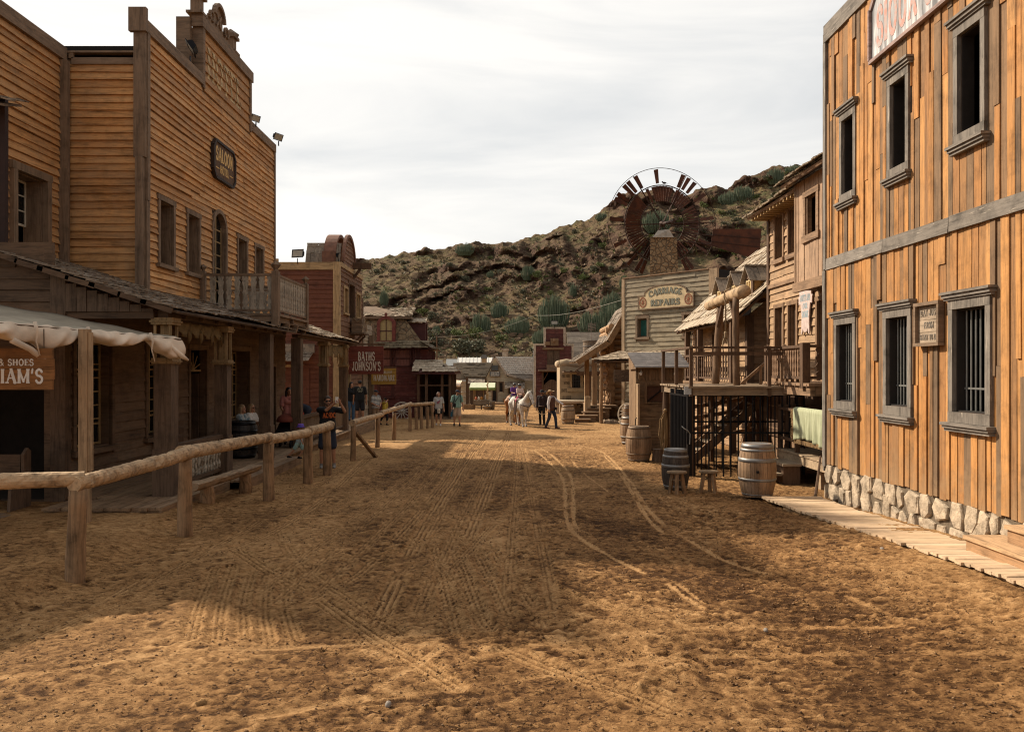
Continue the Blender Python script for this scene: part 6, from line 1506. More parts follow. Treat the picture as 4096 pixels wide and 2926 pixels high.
# =============== KIOSK ===============
def make_kiosk():
 Y=23.0;X0,X1=3.88,5.28
 T=thing('plank_kiosk','small rough plank kiosk with a corrugated iron roof','hut',(4.6,23.6,0))
 KB=wood('kiosk_planks',[(.23,.145,.08),(.19,.12,.068),(.26,.17,.095)],'x',stain=.5,contrast=.6);KV=wood('kiosk_uprights',[(.25,.155,.085),(.20,.125,.07)],'v',stain=.5)
 ho=(4.20,4.85,1.42,1.95)
 m=MB(FY(Y));wallholes(m,X0,X1,-.1,2.45,[ho],-.08,-.002);m.mat=1;m.box(X0,-1.3,-.1,X1,-1.25,2.6);m.box(X0,-1.25,-.1,X0+.05,-.09,2.5);m.box(X1-.05,-1.25,-.1,X1,-.09,2.5);m.build('wall',[KB,KV],T)
 m=MB(FY(Y));z=0
 while z<2.0:
  h_=random.uniform(.14,.22)
  for(a,b)in spans(X0+.05,X1,z+h_/2,[ho]):m.hexa([(a,0,z),(b,0,z),(b,random.uniform(.02,.04),z),(a,random.uniform(.02,.04),z),(a,0,z+h_-.008),(b,0,z+h_-.008),(b,random.uniform(.015,.03),z+h_-.008),(a,random.uniform(.015,.03),z+h_-.008)])
  z+=h_
 m.build('boards',KB,T)
 m=MB(FY(Y));u=X0+.06
 while u<X1-.05:w=random.uniform(.085,.12);m.prism([(u,2.42),(u,2.14),(u+w*.25,2.08),(u+w*.7,2.08),(u+w-.01,2.14),(u+w-.01,2.42)],.045,.07);u+=w
 m.build('fringe_boards',KV,T)
 f=MB(FY(Y));a,b,c,d=ho;f.box(a-.08,.0,c-.04,a,.05,d+.05);f.box(b,0,c-.04,b+.05,.05,d+.05);f.box(a,0,d,b,.045,d+.05);f.box(a,0,c-.045,b,.05,c);fo=f.build('window',KV,T)
 s=MB(FY(Y));s.box(a+.02,-.06,c+.02,b-.02,-.05,d-.02);s.build('shutter',plain('rust_shutter',(.085,.035,.018),.7),fo);s=MB(FY(Y));s.beam((a+.03,-.03,c+.03),(b-.03,-.03,d-.03),.03,.06,up=(0,1,0));s.build('shutter_brace',M_BLACK,fo)
 dl=MB(GX(3.86));planks(dl,22.35,22.95,.05,1.98,(.1,.14),.03);dl.box(22.35,-.02,.05,22.95,-.002,1.98);do=dl.build('door',wood('sunlit_door',[(.42,.29,.17),(.37,.25,.15)],'v'),T)  # sunlight on the open leaf put into planks paler than the kiosk
 h_=MB(GX(3.83));h_.tube([(22.45,.0,.72),(22.45,.06,.76),(22.45,.06,.96),(22.45,0,1.0)],.013,6);h_.build('handle',M_BLACK,do)
 m=MB();vs=[];fs=[];N=60
 for i in range(N+1):
  t=i/N;y=22.55+1.5*t;z=2.44+.46*t+.034*math.cos(t*2*math.pi*7);vs+=[(3.80,y,z),(5.45,y+.04,z),(3.80,y,z-.008),(5.45,y+.04,z-.008)]
 for i in range(N):o=i*4;fs+=[(o,o+1,o+5,o+4),(o+3,o+2,o+6,o+7),(o,o+4,o+6,o+2),(o+1,o+3,o+7,o+5)]
 m.add(vs,fs);m.build('roof',plain('corrugated_iron',(.33,.29,.26),.45,.35,var=.35,scale=4),T)
 m=MB();m.add([(3.82,22.6,2.42),(3.82,24.0,2.86),(3.82,24.0,2.4),(3.86,22.6,2.42),(3.86,24.0,2.86),(3.86,24.0,2.4)],[(0,1,2),(5,4,3),(0,3,4,1),(1,4,5,2),(2,5,3,0)]);m.build('gable_board',KV,T)
 return T
make_kiosk()
for x,lb in((4.02,'small white camera at the near corner of the kiosk eave'),(5.05,'small white camera at the kiosk eave beside the gallows')):
 o=MB();o.tube([(x,22.95,2.42),(x,22.9,2.34)],.012,5);o.tube([(x+.02,22.98,2.33),(x-.04,22.78,2.27)],[.04,.045],8);o=o.build('security_camera',M_WHITE);tag(o,lb,'camera','cameras on the kiosk');rebase(o,(x,22.95,2.42))
barrel((3.47,20.15,0),.92,.345,'brown barrel with thin worn hoops in front of the plank kiosk',W_BAR,M_HOOPB,hoops=((.01,.06),(.19,.23),(.66,.71),(.93,.985)))
barrel((4.12,25.6,-.1),.95,.33,'pale barrel half hidden behind the kiosk corner carrying a small keg',W_BAR,M_HOOP)
barrel((4.05,25.6,.86),.36,.15,'small keg standing on the pale barrel behind the kiosk',W_BAR,M_HOOP)
BX=MB();BX.box(4.22,25.45,.86,4.36,25.75,1.33);BX=BX.build('red_box',plain('maroon_box',(.12,.025,.02),.6));tag(BX,'narrow maroon box standing beside the small keg','box');rebase(BX,(4.29,25.6,.86))
barrel((3.38,15.35,0),.82,.275,'dark staved barrel with grey hoops between the two stools',W_BARD,plain('grey_hoop',(.24,.235,.23),.5,.5,var=.35),hoops=((.07,.12),(.56,.63),(.79,.85),(.93,.995)))
barrel((4.74,14.5,.02),.99,.35,'large brown barrel with a bung hole at the end of the boardwalk',W_BAR,plain('grey_hoop',(.24,.235,.23),.5,.5),hoops=((.03,.05),(.30,.35),(.66,.73),(.86,.905),(.925,.995)),bung=True)
barrel((3.06,38.3,-.32),.95,.36,'sunlit pale barrel touched by the man in the straw-coloured hat',wood('bleached_staves',[(.42,.30,.19),(.37,.26,.165)],'v'),M_HOOPB)
def stool(x,y,hgt,label,rot=0):
 T=thing('stool',label,'stool',(x,y,gf(x,y)),'three-legged stools by the dark barrel')
 SWd=wood('stool_wood',[(.30,.205,.12),(.25,.17,.10)],'x',stain=.5)
 m=MB();m.lathe([(.17,0),(.19,.012),(.185,.04),(.17,.045)],(x,y,hgt-.045),16);m.v=[(x+(v[0]-x)*1.05,y+(v[1]-y)*.8,v[2])for v in m.v];m.build('seat',SWd,T)
 for k in range(3):
  a=rot+2*math.pi*k/3;l=MB();l.beam((x+.10*math.cos(a),y+.09*math.sin(a),hgt-.05),(x+.165*math.cos(a),y+.14*math.sin(a),gf(x,y)-.01),.07,.055);l.build('leg',W_LOGV,T)
 s=MB();pts=[(x+.13*math.cos(rot+2*math.pi*k/3),y+.11*math.sin(rot+2*math.pi*k/3),hgt*.62)for k in range(4)];s.tube(pts,.012,5,caps=False);s.build('stretcher',SWd,T)
stool(3.27,14.72,.45,'rough stool standing in front of the dark barrel',.3)
stool(3.94,14.95,.43,'rough stool standing alone to the right of the dark barrel',1.2)
stp=MB();log(stp,(3.95,20.05,-.05),(3.95,20.05,.32),.15,.14,12,3,.05,.0);stp=stp.build('tree_stump',wood('stump_wood',[(.17,.105,.065)],'v',stain=.5));tag(stp,'short dark log stump beside the brown barrel','stump');rebase(stp,(3.95,20.05,0))
for x,y,s_,lb in((862,1566,.03,'pale grey pebble lying on the dirt in the open street'),(1958,1246,.03,'small pebble on the dirt beside the boardwalk'),(1700,1400,.026,'small brown stone on the churned dirt')):
 Y_=H*K/(y-VY);X_=PX(x,Y_);m=MB();m.ell((X_,Y_,gf(X_,Y_)+s_*.4),(s_*.8,s_*1.1,s_*.8),9,6);m.v=[(a+random.uniform(-.1,.1)*s_,b+random.uniform(-.1,.1)*s_,c)for a,b,c in m.v];o=m.build('pebble',plain('pebble_grey',(.27,.235,.20),.9),None,True);tag(o,lb,'stone');rebase(o,(X_,Y_,gf(X_,Y_)))
def make_cabin():
 T=thing('log_cabin','log cabin with a sweeping porch roof beside the carriage repair shop','cabin',(5.9,43,-.4))
 LG=wood('cabin_logs',[(.36,.215,.11),(.31,.18,.09),(.40,.245,.13)],'x',stain=.4,contrast=.5)
 m=MB()
 for k in range(15):log(m,(5.55+(k%2)*.08,43,-.15+k*.34),(8.6,43,-.15+k*.34),.18,.17,12,6,.04,.01)
 m.build('front_logs',LG,T)
 m=MB()
 for k in range(15):log(m,(5.85,42.7-(k%2)*.06,.02+k*.34),(5.85,47,.02+k*.34),.18,.17,12,6,.04,.01)
 m.build('side_logs',LG,T)
 m=MB()
 for(a,b,c,d)in(((3.83,2.82),(5.5,3.92),41.3,47),((5.5,3.92),(6.7,5.95),41.3,47)):
  o_=Vector((a[0],c,a[1]));sd_=Vector((b[0]-a[0],0,b[1]-a[1]));m.mat=0;slab(m,o_,(0,1,0),sd_,d-c,sd_.length,-.06,0);m.mat=1
  shingles(m,o_+Vector((0,0,.01)),(0,1,0),sd_,d-c,sd_.length,6,(.15,.25),.03,.03)
 m.mat=0
 m.beam((3.8,41.24,2.76),(5.52,41.24,3.88),.08,.3);m.beam((5.5,41.24,3.86),(6.7,41.24,5.9),.08,.3)
 m.build('porch_roof',[wood('warm_soffit',[(.30,.175,.085),(.26,.15,.07)],'n',stain=.4),W_SHAKE],T)
 for x,y in((4.8,42),(4.75,45.5)):
  m=MB();post_bm(m,x,y,-.1,3.25,.26);m.build('porch_post',wood('cabin_post',[(.34,.22,.125)],'v',stain=.4),T)
 m=MB();
 for k in range(8):m.box(4.5,41.4+k*.5,.38,6.0,41.88+k*.5,.45)
 m.box(4.5,41.4,-.4,4.6,45,.37);m.build('porch_floor',W_DECKX,T)
 m=MB();m.box(4.95,41.9,1.25,5.75,41.97,1.32);m.box(4.95,41.9,.55,5.75,41.97,.6)
 for k in range(5):m.box(5.0+k*.17,41.92,.6,5.05+k*.17,41.96,1.25)
 m.build('porch_railing',TRM,T)
 m=MB();post_bm(m,4.35,41.3,-.4,.95,.3);m.build('newel_post',wood('pale_newel',[(.46,.33,.2)],'v'),T)
 for(x0,x1,y,z)in((4.3,5.6,41.0,.33),(4.0,5.2,40.4,.17),(3.65,4.75,39.8,.02),(3.4,4.3,39.2,-.13)):
  m=MB();m.box(x0,y,z-.05,x1,y+.55,z);m.box(x0+.1,y+.06,-.45,x1-.1,y+.12,z-.055);m.build('step',W_DECKX,T)
make_cabin()
# =============== ADOBE OFFICE ===============
def make_adobe():
 Y=50.0;X0,X1=3.46,6.6
 T=thing('adobe_office','sand-coloured adobe office with rounded parapet and painted FIRE ARMS notice','building',(5,Y,-.45))
 AD=plain('adobe',(.40,.305,.20),.95,var=.3,scale=1.6,bump=.4)
 hw=(4.25,4.82,1.2,2.1)
 m=MB(FY(Y));wallholes(m,X0,X1,-.45,2.75,[hw],-.4,-.0);m.mat=1;m.box(X0,-3,-.45,X1,-2.9,2.7);m.mat=0;m.box(X0,-2.9,-.45,X0+.3,-.41,2.7);m.build('wall',[AD,M_DARK],T)
 m=MB();m.tube([(X0+.05,Y+.18,2.78)]+[(X0+.05+k*.4,Y+.16+.03*math.sin(k*2),2.8+.04*math.sin(k*1.7))for k in range(1,8)],[.25,.27,.25,.27,.26,.25,.27,.25],12);m.tube([(X0+.1,Y+.2,2.78),(X0+.1,Y+3,2.78)],.25,12);m.build('parapet',AD,T,True)
 m=MB();
 for x in(3.75,4.2,4.65,5.1,5.55):m.cut();m.tube([(x,Y+.2,2.3),(x,Y-.28,2.28)],.075,8)
 m.build_each('roof_beam',W_DKBR,T)
 m=MB(FY(Y));casing(m,hw[0],hw[1],hw[2],hw[3],.14,.12,.2);m.box(hw[0]-.3,.0,hw[2]-.22,hw[1]+.25,.2,hw[2]-.003);fo=m.build('window',plain('adobe_sill',(.40,.30,.19),.9),T)
 m=MB(FY(Y));
 for k in range(1,5):u=hw[0]+(hw[1]-hw[0])*k/5;m.box(u-.012,-.14,hw[2],u+.012,-.12,hw[3])
 for k in range(1,4):z=hw[2]+(hw[3]-hw[2])*k/4;m.box(hw[0],-.118,z-.01,hw[1],-.10,z+.01)
 m.build('bars',M_IRON,fo)
 m=MB(FY(Y));f_=dict(n=.004,slices=16,fat=.85)
 for txt,uc,z,h_,w_ in(('FIRE ARMS',3.88,1.88,.2,.58),('WITHIN',3.92,1.42,.2,.42),('LIMITS ARE',3.86,.93,.22,.62),('BY ORDER',3.92,.46,.22,.55),('BOU',5.1,1.88,.2,.24),('THE',5.1,1.42,.2,.24),('ACC',5.1,.93,.22,.26),('O',5.12,.46,.22,.1),('MAR',5.08,-.06,.22,.26),('Y',5.62,1.42,.2,.09),('ER',5.6,.93,.22,.16),('E',5.64,.46,.22,.09),('AN',5.6,-.06,.22,.17)):
  letters(m,txt,uc,z,h_,width=w_,**f_)
 for pts in([(4.28,.42),(4.26,.3),(4.33,.24),(4.45,.25),(4.6,.2),(4.75,.16),(4.88,.1),(4.9,0),(4.84,-.08),(4.78,-.03)],[(4.58,.38),(4.52,.32),(4.6,.25)],[(4.6,.2),(4.66,.1),(4.58,.06)]):
  for a,b in zip(pts[:-1],pts[1:]):m.beam((a[0],.006,a[1]),(b[0],.006,b[1]),.004,.05,up=(b[1]-a[1],0,a[0]-b[0]))
 m.build_each('lettering',plain('black_paint',(.03,.025,.02),.8),T)
 m=MB();m.box(3.0,48.0,.28,6.3,49.95,.44);m.box(3.05,48.05,-.5,3.3,48.3,.275);m.box(5.6,48.05,-.5,5.8,48.3,.275);m.build('boardwalk',wood('bleached_deck',[(.50,.41,.30)],'x',stain=.3),T)
 m=MB();m.box(3.6,48.2,2.22,6.6,49.9,2.28);m.box(4.4,48.2,2.02,6.6,48.32,2.215);m.box(5.05,48.25,.44,5.3,48.5,2.02);m.beam((4.3,48.2,2.3),(5.0,48.2,2.75),.06,.07);m.build('porch_roof',W_DKBR,T)
make_adobe()
T=thing('water_tank','weathered round wooden water tank on legs behind the adobe office','tank',(5.6,51.5,1))
m=MB()
for k in range(30):
 a0,a1=2*math.pi*k/30+.01,2*math.pi*(k+1)/30-.01;r=.62;v=[(5.65+q*math.cos(a),50.6+q*math.sin(a),z)for z in(2.0,4.25)for a,q in((a0,r),(a1,r),(a1,r-.05),(a0,r-.05))];m.hexa(v)
m.build('staves',wood('tank_staves',[(.23,.17,.12),(.19,.14,.1),(.27,.2,.14)],'v',stain=.4),T)
for z in(2.3,3.1,3.9):m=MB();m.lathe([(.61,0),(.64,0),(.64,.06),(.61,.06)],(5.65,50.6,z),30);m.build('hoop',M_HOOP,T)
m=MB();m.lathe([(.66,0),(.66,.05)],(5.65,50.6,4.25),30);m.build('lid',W_SHAKE,T)
for dx in(-.4,.4):m=MB();post_bm(m,5.65+dx,50.6,-.4,2.0,.14);m.build('leg',W_DKBR,T)
# =============== MAROON FALSE FRONT ===============
def make_maroon():
 Y=58.0;zg=-.6
 T=thing('maroon_barn','maroon stepped false-front barn with pale edging and double loft doors','building',(3.55,Y,zg))
 MR=wood('old_maroon',[(.13,.045,.038),(.105,.038,.034),(.155,.058,.048)],'h',chips=(.30,.22,.18),stain=.4)
 ED=wood('pale_edging',[(.50,.42,.33)],'n',stain=.3)
 X0,XA,XB,X1,zs,zt=2.1,2.86,4.38,5.0,4.2,5.48
 ho=[(2.78,4.05,zg,2.2),(3.05,4.0,2.6,3.85)]
 m=MB(FY(Y));wallholes(m,X0,X1,zg,zs,ho,-.1,-.002);m.box(XA,-.1,zs+.001,XB,-.002,zt);m.mat=1;m.box(X0,-4,zg,X1,-3.9,4);m.box(X0,-3.9,zg,X0+.1,-.11,4);m.box(X1-.1,-3.9,zg,X1,-.11,4);m.box(X0,-3.9,3.9,X1,-.11,4);m.build('wall',[MR,M_DARK],T)
 m=MB(FY(Y));clap(m,X0+.1,X1-.1,zg,zs-.02,.15,.03,ho,(3,5),.006);clap(m,XA+.1,XB-.1,zs,zt-.05,.15,.03,(),(3,5),.006);m.build('siding',MR,T)
 m=MB(FY(Y))
 for(a,b,c,d)in((X0-.06,X0+.1,zg,zs+.02),(X0-.06,XA-.06,zs+.022,zs+.16),(XA-.06,XA+.1,zs-.1,zt),(XA-.06,XB+.06,zt+.002,zt+.13),(XB-.1,XB+.06,zs+.16,zt),(XB-.1,X1+.06,zs+.022,zs+.158),(X1-.1,X1+.06,1.5,zs+.02)):m.box(a,-.12,c,b,.07,d)
 m.box(XB+.065,-1.2,zs,XB+.12,-.1,zt);m.build('edging',ED,T)
 m=MB(FY(Y));
 for a,b in((3.06,3.51),(3.53,3.99)):planks(m,a,b,2.62,3.84,(.1,.14),.03)
 m.build('loft_door',W_DARKV,T)
 m=MB(FY(Y));m.box(2.7,.0,3.9,4.3,.14,4.06);m.box(3.3,0,4.2,3.9,.25,4.75);m.box(3.5,.25,4.5,3.65,.6,4.75);m.box(2.9,0,4.25,3.25,.2,4.5);m.build('lintel',wood('old_lintel',[(.24,.155,.09)],'x'),T)
 m=MB(FY(Y));m.box(2.4,0,2.28,4.1,.7,2.4);m.box(3.0,.1,2.4,3.9,.6,2.75);m.build('hoist_shelf',W_GREYH,T)
 m=MB(FY(Y))
 for s_,a,b in((0,2.8,3.41),(1,3.43,4.04)):
  top=[(a+(b-a)*k/8,1.2+.45*math.sin(math.pi*.5*((k/8)if s_==0 else 1-k/8)))for k in range(9)];m.prism([(a,zg+.1),(b,zg+.1)]+top[::-1],-.02,.02)
 m.build('swing_door',W_DARKV,T)
 m=MB(FY(Y));m.box(2.66,0,zg,2.78,.06,2.2);m.box(4.05,0,zg,4.2,.06,2.2);m.box(2.66,0,2.2,4.2,.062,2.27);m.beam((2.8,.03,1.6),(3.1,.03,2.15),.05,.08,up=(0,1,0));m.build('doorway',W_DKBR,T)
make_maroon()
floodlight(3.6,57.9,5.95,R(0),R(-25),.28,'floodlight on top of the maroon false front')
T=thing('plank_roof_barn','barn with a large grey plank roof behind the maroon false front','building',(6,63,-.5))
m=MB();o_=Vector((4.9,60.5,2.9));sd_=Vector((0,2.2,2.55));L=sd_.length
slab(m,o_,(1,0,0),sd_,3.6,L,-.1,-.01)
for r_ in range(17):
 u=0
 while u<3.55:e=min(3.6,u+random.uniform(.8,1.8));a=o_+Vector((u,0,0))+sd_*(r_/17);n_=Vector((0,-2.55,2.2)).normalized()*random.uniform(.01,.035);b=a+Vector((e-u-.01,0,0));q=sd_/17*.97;m.hexa([a,b,b+q,a+q,a+n_,b+n_,b+q+n_,a+q+n_]);u=e
m.build('roof',wood('bleached_roof_planks',[(.34,.28,.215),(.29,.235,.18),(.38,.315,.24)],'x',stain=.3),T)
m=MB();m.box(4.95,61.2,-.6,8.4,66,2.95);m.build('wall',W_DARKV,T)
m=MB();m.box(6.9,60.0,3.9,8.4,60.1,4.6);m.build('parapet',TRM,T)
o=MB();o.tube([(6.72,61,2.8),(6.72,61,6.2)],.02,6)
for k in range(5):o.tube([(6.45,61,5.5+k*.12),(7.1,61,5.6+k*.12)],.014,4)
for k in range(4):o.tube([(6.5+k*.18,61,5.45),(6.5+k*.18,61,6.1)],.01,4)
o=o.build('tv_antenna',plain('antenna_metal',(.30,.22,.18),.5,.5));tag(o,'small rusty grid antenna on a mast above the plank roof','antenna');rebase(o,(6.72,61,2.8))
# =============== GREY GABLED HOUSE ===============
def make_gable():
 T=thing('grey_gabled_house','grey green clapboard gabled house with a large shingled roof reading ABALENGO','building',(0,65,-.5))
 GB=wood('grey_green_boards',[(.56,.50,.37),(.50,.445,.325),(.60,.54,.40)],'h',weather=(.42,.36,.25),stain=.35)
 p=lambda x,y,Y=65:(PX(x,Y),PZ(y,Y))
 zg=-.55
 hs=[tuple([PX(a,65),PX(b,65),PZ(d,65),PZ(c,65)])for a,b,c,d in((1080.5,1087.5,849,869.5),(1093.5,1102,849,897),(1108.5,1116,849,871),(1129.5,1136.5,850,874))]
 m=MB(FY(65));wallholes(m,PX(1074,65),2.35,zg,PZ(846,65),hs,-.1,-.002);m.prism([p(1074,845.8),p(1186,845.8),p(1161,841),p(1125,830),p(1098,793.5),p(1074,842)],-.1,-.002);m.mat=1;m.box(-1.9,-5,zg,2.3,-4.9,1.4);m.build('wall',[GB,M_DARK],T)
 def lim(z):
  y=VY-(z-H)*K/65
  if y>842:return(PX(1074,65),PX(1186,65))
  a=np.interp(y,[793.5,842],[1098,1074]);b=np.interp(y,[793.5,830,841,843],[1098,1125,1161,1186])
  return(PX(a,65),PX(b,65))
 m=MB(FY(65));clap(m,0,1,zg,p(1098,795)[1],.15,.03,[(a-.08,b+.08,c,d+.08)for a,b,c,d in hs],(2,4),.008,lim=lim);m.build('siding',GB,T)
 for i,h_ in enumerate(hs):f=MB(FY(65));casing(f,*h_,.09,.05,.12);f.build('doorway' if i==1 else 'window',W_GREYV,T)
 A,B,C,D=P(1098,791.5,65),P(1182,792.5,68),P(1126,830,64.8),P(1187,831,67.6)
 m=MB();dn=Vector((0,0,-.1));nn_=(D-C).cross(A-C).normalized()*-.09;m.hexa([C+dn*2,D+dn*2,B+dn*2,A+dn*2,C+nn_,D+nn_,B+nn_,A+nn_]);m.mat=1
 rows=8
 for r_ in range(rows):
  a0,a1=C.lerp(A,r_/rows),D.lerp(B,r_/rows);b0,b1=C.lerp(A,min(1,(r_+1.15)/rows)),D.lerp(B,min(1,(r_+1.15)/rows));nd=(D-C).cross(A-C).normalized()
  n_=17
  for k in range(n_):
   p0,p1=a0 .lerp(a1,k/n_),a0 .lerp(a1,(k+.93)/n_);q0,q1=b0 .lerp(b1,k/n_),b0 .lerp(b1,(k+.93)/n_);lo=nd*random.uniform(.05,.08);hi=nd*.012
   m.hexa([p0+nd*.006,p1+nd*.006,q1+nd*.006,q0+nd*.006,p0+lo,p1+lo,q1+hi*2,q0+hi*2])
 m.build('roof',[W_GREYH,wood('grey_pale_shingles',[(.66,.58,.48),(.60,.52,.43),(.70,.62,.52)],'n',stain=.25)],T)
 E,F=P(1161,841,64.6),P(1188,846,66.8);m=MB();m.hexa([E+dn,F+dn,D+dn*.6,C+dn*.6,E,F,D+Vector((0,0,-.02)),C+Vector((0,0,-.02))]);m.build('lean_to_roof',W_SHAKE,T)
 m=MB();
 for a,b in(((1072,843),(1098,791)),((1098,791),(1124,830)),((1124,830),(1161,842)),((1161,842),(1187,843))):m.beam(P(*a,64.75),P(*b,64.75),.12,.16)
 m.build('barge_board',wood('pale_barge',[(.50,.42,.335)],'n',stain=.2),T)
 m=MB();a,b=P(1122,862,63.5),P(1164,861,63.5);shingles(m,a,(1,0,0),Vector((0,1.4,.5)),1.6,1.5,4,(.1,.2),.03,.04);m.build('awning',W_SHAKE,T)
 m=MB();m.box(-1.5,62.9,-.6,2.3,64.8,-.34);m.build('boardwalk',W_DECKX,T)
 m=MB(FY(64.9));m.box(PX(1090,65),0,PZ(822.5,65),PX(1107,65),.06,PZ(810,65));m.box(PX(1087,65),0,PZ(835.4,65),PX(1110,65),.06,PZ(824,65));so=m.build('name_board',W_GREYH,T)
 m=MB(FY(64.9));letters(m,'ABALENGO',PX(1098.5,65),PZ(834,65),.35,width=.74,n=.07,slices=14,fat=1.0);m.build_each('lettering',M_WHITE,so)
 m=MB(FY(64.9));m.box(PX(1087.8,65),.062,PZ(834.6,65),PX(1109.2,65),.066,PZ(824.8,65));m.box(PX(1090.8,65),.062,PZ(821.8,65),PX(1106.2,65),.066,PZ(810.8,65));m.build('board_face',plain('slate_board',(.10,.115,.115),.7),so)
make_gable()
def make_darkroof():
 T=thing('dark_roof_house','long house with a dark weathered plank roof left of the grey gabled house','building',(-2.5,61,-.5))
 a,b,c,d=P(1034,836,60),P(1078,837,60),P(1094,806,61.3),P(1006,806,61.3)
 m=MB();dn=Vector((0,0,-.1));m.hexa([a+dn,b+dn,c+dn,d+dn,a,b,c,d])
 nd=(b-a).cross(d-a).normalized()
 for r_ in range(11):
  p0,p1=a.lerp(d,r_/11),b.lerp(c,r_/11);q0,q1=a.lerp(d,(r_+.93)/11),b.lerp(c,(r_+.93)/11)
  ts=sorted([0,1]+[random.random()for _ in range(3)])
  for s0,s1 in zip(ts[:-1],ts[1:]):
   h_=nd*random.uniform(.02,.07);e0,e1,e2,e3=p0 .lerp(p1,s0),p0 .lerp(p1,s1-.004),q0 .lerp(q1,s1-.004),q0 .lerp(q1,s0);m.hexa([e0,e1,e2,e3,e0+h_,e1+h_,e2+h_,e3+h_])
 m.build('roof',wood('dark_roof_planks',[(.125,.095,.062),(.095,.072,.047),(.155,.118,.078)],'x',stain=.4),T)
 m=MB();pts=[P(1006,808,60.2),P(1034,838,60.2),P(1034,841,60.2),P(1006,841,60.2)];m.prism([(q.x,q.z)for q in pts],60.2,60.3);m.build('gable_wall',wood('striped_boards',[(.26,.225,.18),(.15,.13,.1)],'v'),T)
 m=MB();m.box(PX(1006,62),62,-.6,PX(1080,62),62.1,1.8);m.build('back_wall',W_DARKV,T)
 m=MB(FY(60.1));m.box(PX(1023,60),0,-.6,PX(1034,60),.1,1.6);clap(m,PX(1023,60),PX(1034,60),-.55,1.6,.16,.16,(),(3,4));m.build('front_wall',wood('whitewashed_boards',[(.52,.47,.38)],'h'),T)
 m=MB();aa,bb=P(1040,853,59),P(1074,856,59);shingles(m,aa,(1,0,0),Vector((0,1.2,.5)),1.2,1.3,4,(.15,.25),.03,.05);post_bm(m,PX(1042,59),59.1,-.6,1.25,.1);m.build('porch_roof',W_SHAKE,T)
make_darkroof()
def slope_awning(pa,pb,Y0,Y1,z0,z1,mat,label,name='canvas_awning',hang=.25,posts=()):
 m=MB();N=16;vs=[];fs=[]
 for i in range(N+1):
  x=pa+(pb-pa)*i/N;s=.03*math.sin(i*2.1)
  for(y,z)in((Y1,z1),((Y0+Y1)/2,(z0+z1)/2-.04+s),(Y0,z0),(Y0-.02,z0-hang*(.6+.4*abs(math.sin(i*1.57))))):vs.append((x,y,z))
 for i in range(N):
  for j in range(3):q=i*4+j;fs.append((q,q+1,q+5,q+4))
 m.add(vs,fs);return m
m=slope_awning(PX(1001,58),PX(1023,58),57.5,60,PZ(852,57.5),PZ(844,58),M_CANVAS,'')
o=m.build('canvas_awning',M_CANVAS,None,True);o.modifiers.new('S','SOLIDIFY').thickness=.02;tag(o,'pale canvas awning on the far house beside the hardware porch','awning');rebase(o,(-4,58.5,1.2))
T=thing('metal_roof_house','low house with a pale seamed metal roof far behind the dark plank roof','building',(-3,74,-.5))
m=MB();a,b,c,d=P(1016,804,72),P(1100,805,72),P(1100,793.5,75),P(1017,793.5,75);dn=Vector((0,0,-.12));m.hexa([a+dn,b+dn,c+dn,d+dn,a,b,c,d])
for k in range(11):p0,p1=a.lerp(b,k/10),d.lerp(c,k/10);m.beam(p0+Vector((0,0,.02)),p1+Vector((0,0,.02)),.06,.05)
m.build('roof',plain('white_metal',(.60,.58,.53),.4,.1),T)
m=MB();m.box(PX(990,73),72.5,-.6,PX(1104,73),78,PZ(806,72.5));m.build('wall',plain('tan_render',(.42,.31,.19),.9),T)
m=MB();a,b,c,d=P(989,811,71),P(1016,811,71),P(1015,797,75),P(991,796.5,75);m.hexa([a+dn,b+dn,c+dn,d+dn,a,b,c,d]);m.build('side_roof',plain('slate_grey',(.16,.165,.165),.7),T)
ch=MB();ch.box(PX(1069,72),71.5,2.0,PX(1080.5,72),72.2,PZ(796,72));ch.build('chimney',plain('tan_render',(.42,.31,.19)),T)
c2=MB();c2 .box(PX(1069,72)-.04,71.45,PZ(796,72),PX(1080.5,72)+.04,72.25,PZ(790,72));c2 .box(PX(1070.5,72),71.5,PZ(790,72),PX(1079,72),72.2,PZ(787,72));c2 .build('chimney_cap',plain('slate_grey',(.16,.165,.165)),T)
T=thing('whitewashed_chimney','whitewashed chimney with a little pitched cap behind the shingled roof','chimney',(-.2,74,2))
m=MB();x0,x1=PX(1114.5,73),PX(1128,73);m.box(x0,73,1.0,x1,73.6,PZ(778,73));m.box(x0-.07,72.93,PZ(778,73),x1+.07,73.67,PZ(774,73));m.build('stack',plain('old_whitewash',(.56,.47,.36),.9,col2=(.32,.24,.17),scale=3),T)
m=MB();xm=(x0+x1)/2;
for s_ in(-1,1):m.beam((xm+s_*.26,73.3,PZ(774,73)),(xm,73.3,PZ(768,73)),.5,.06)
m.build('cap',W_SHAKE,T)
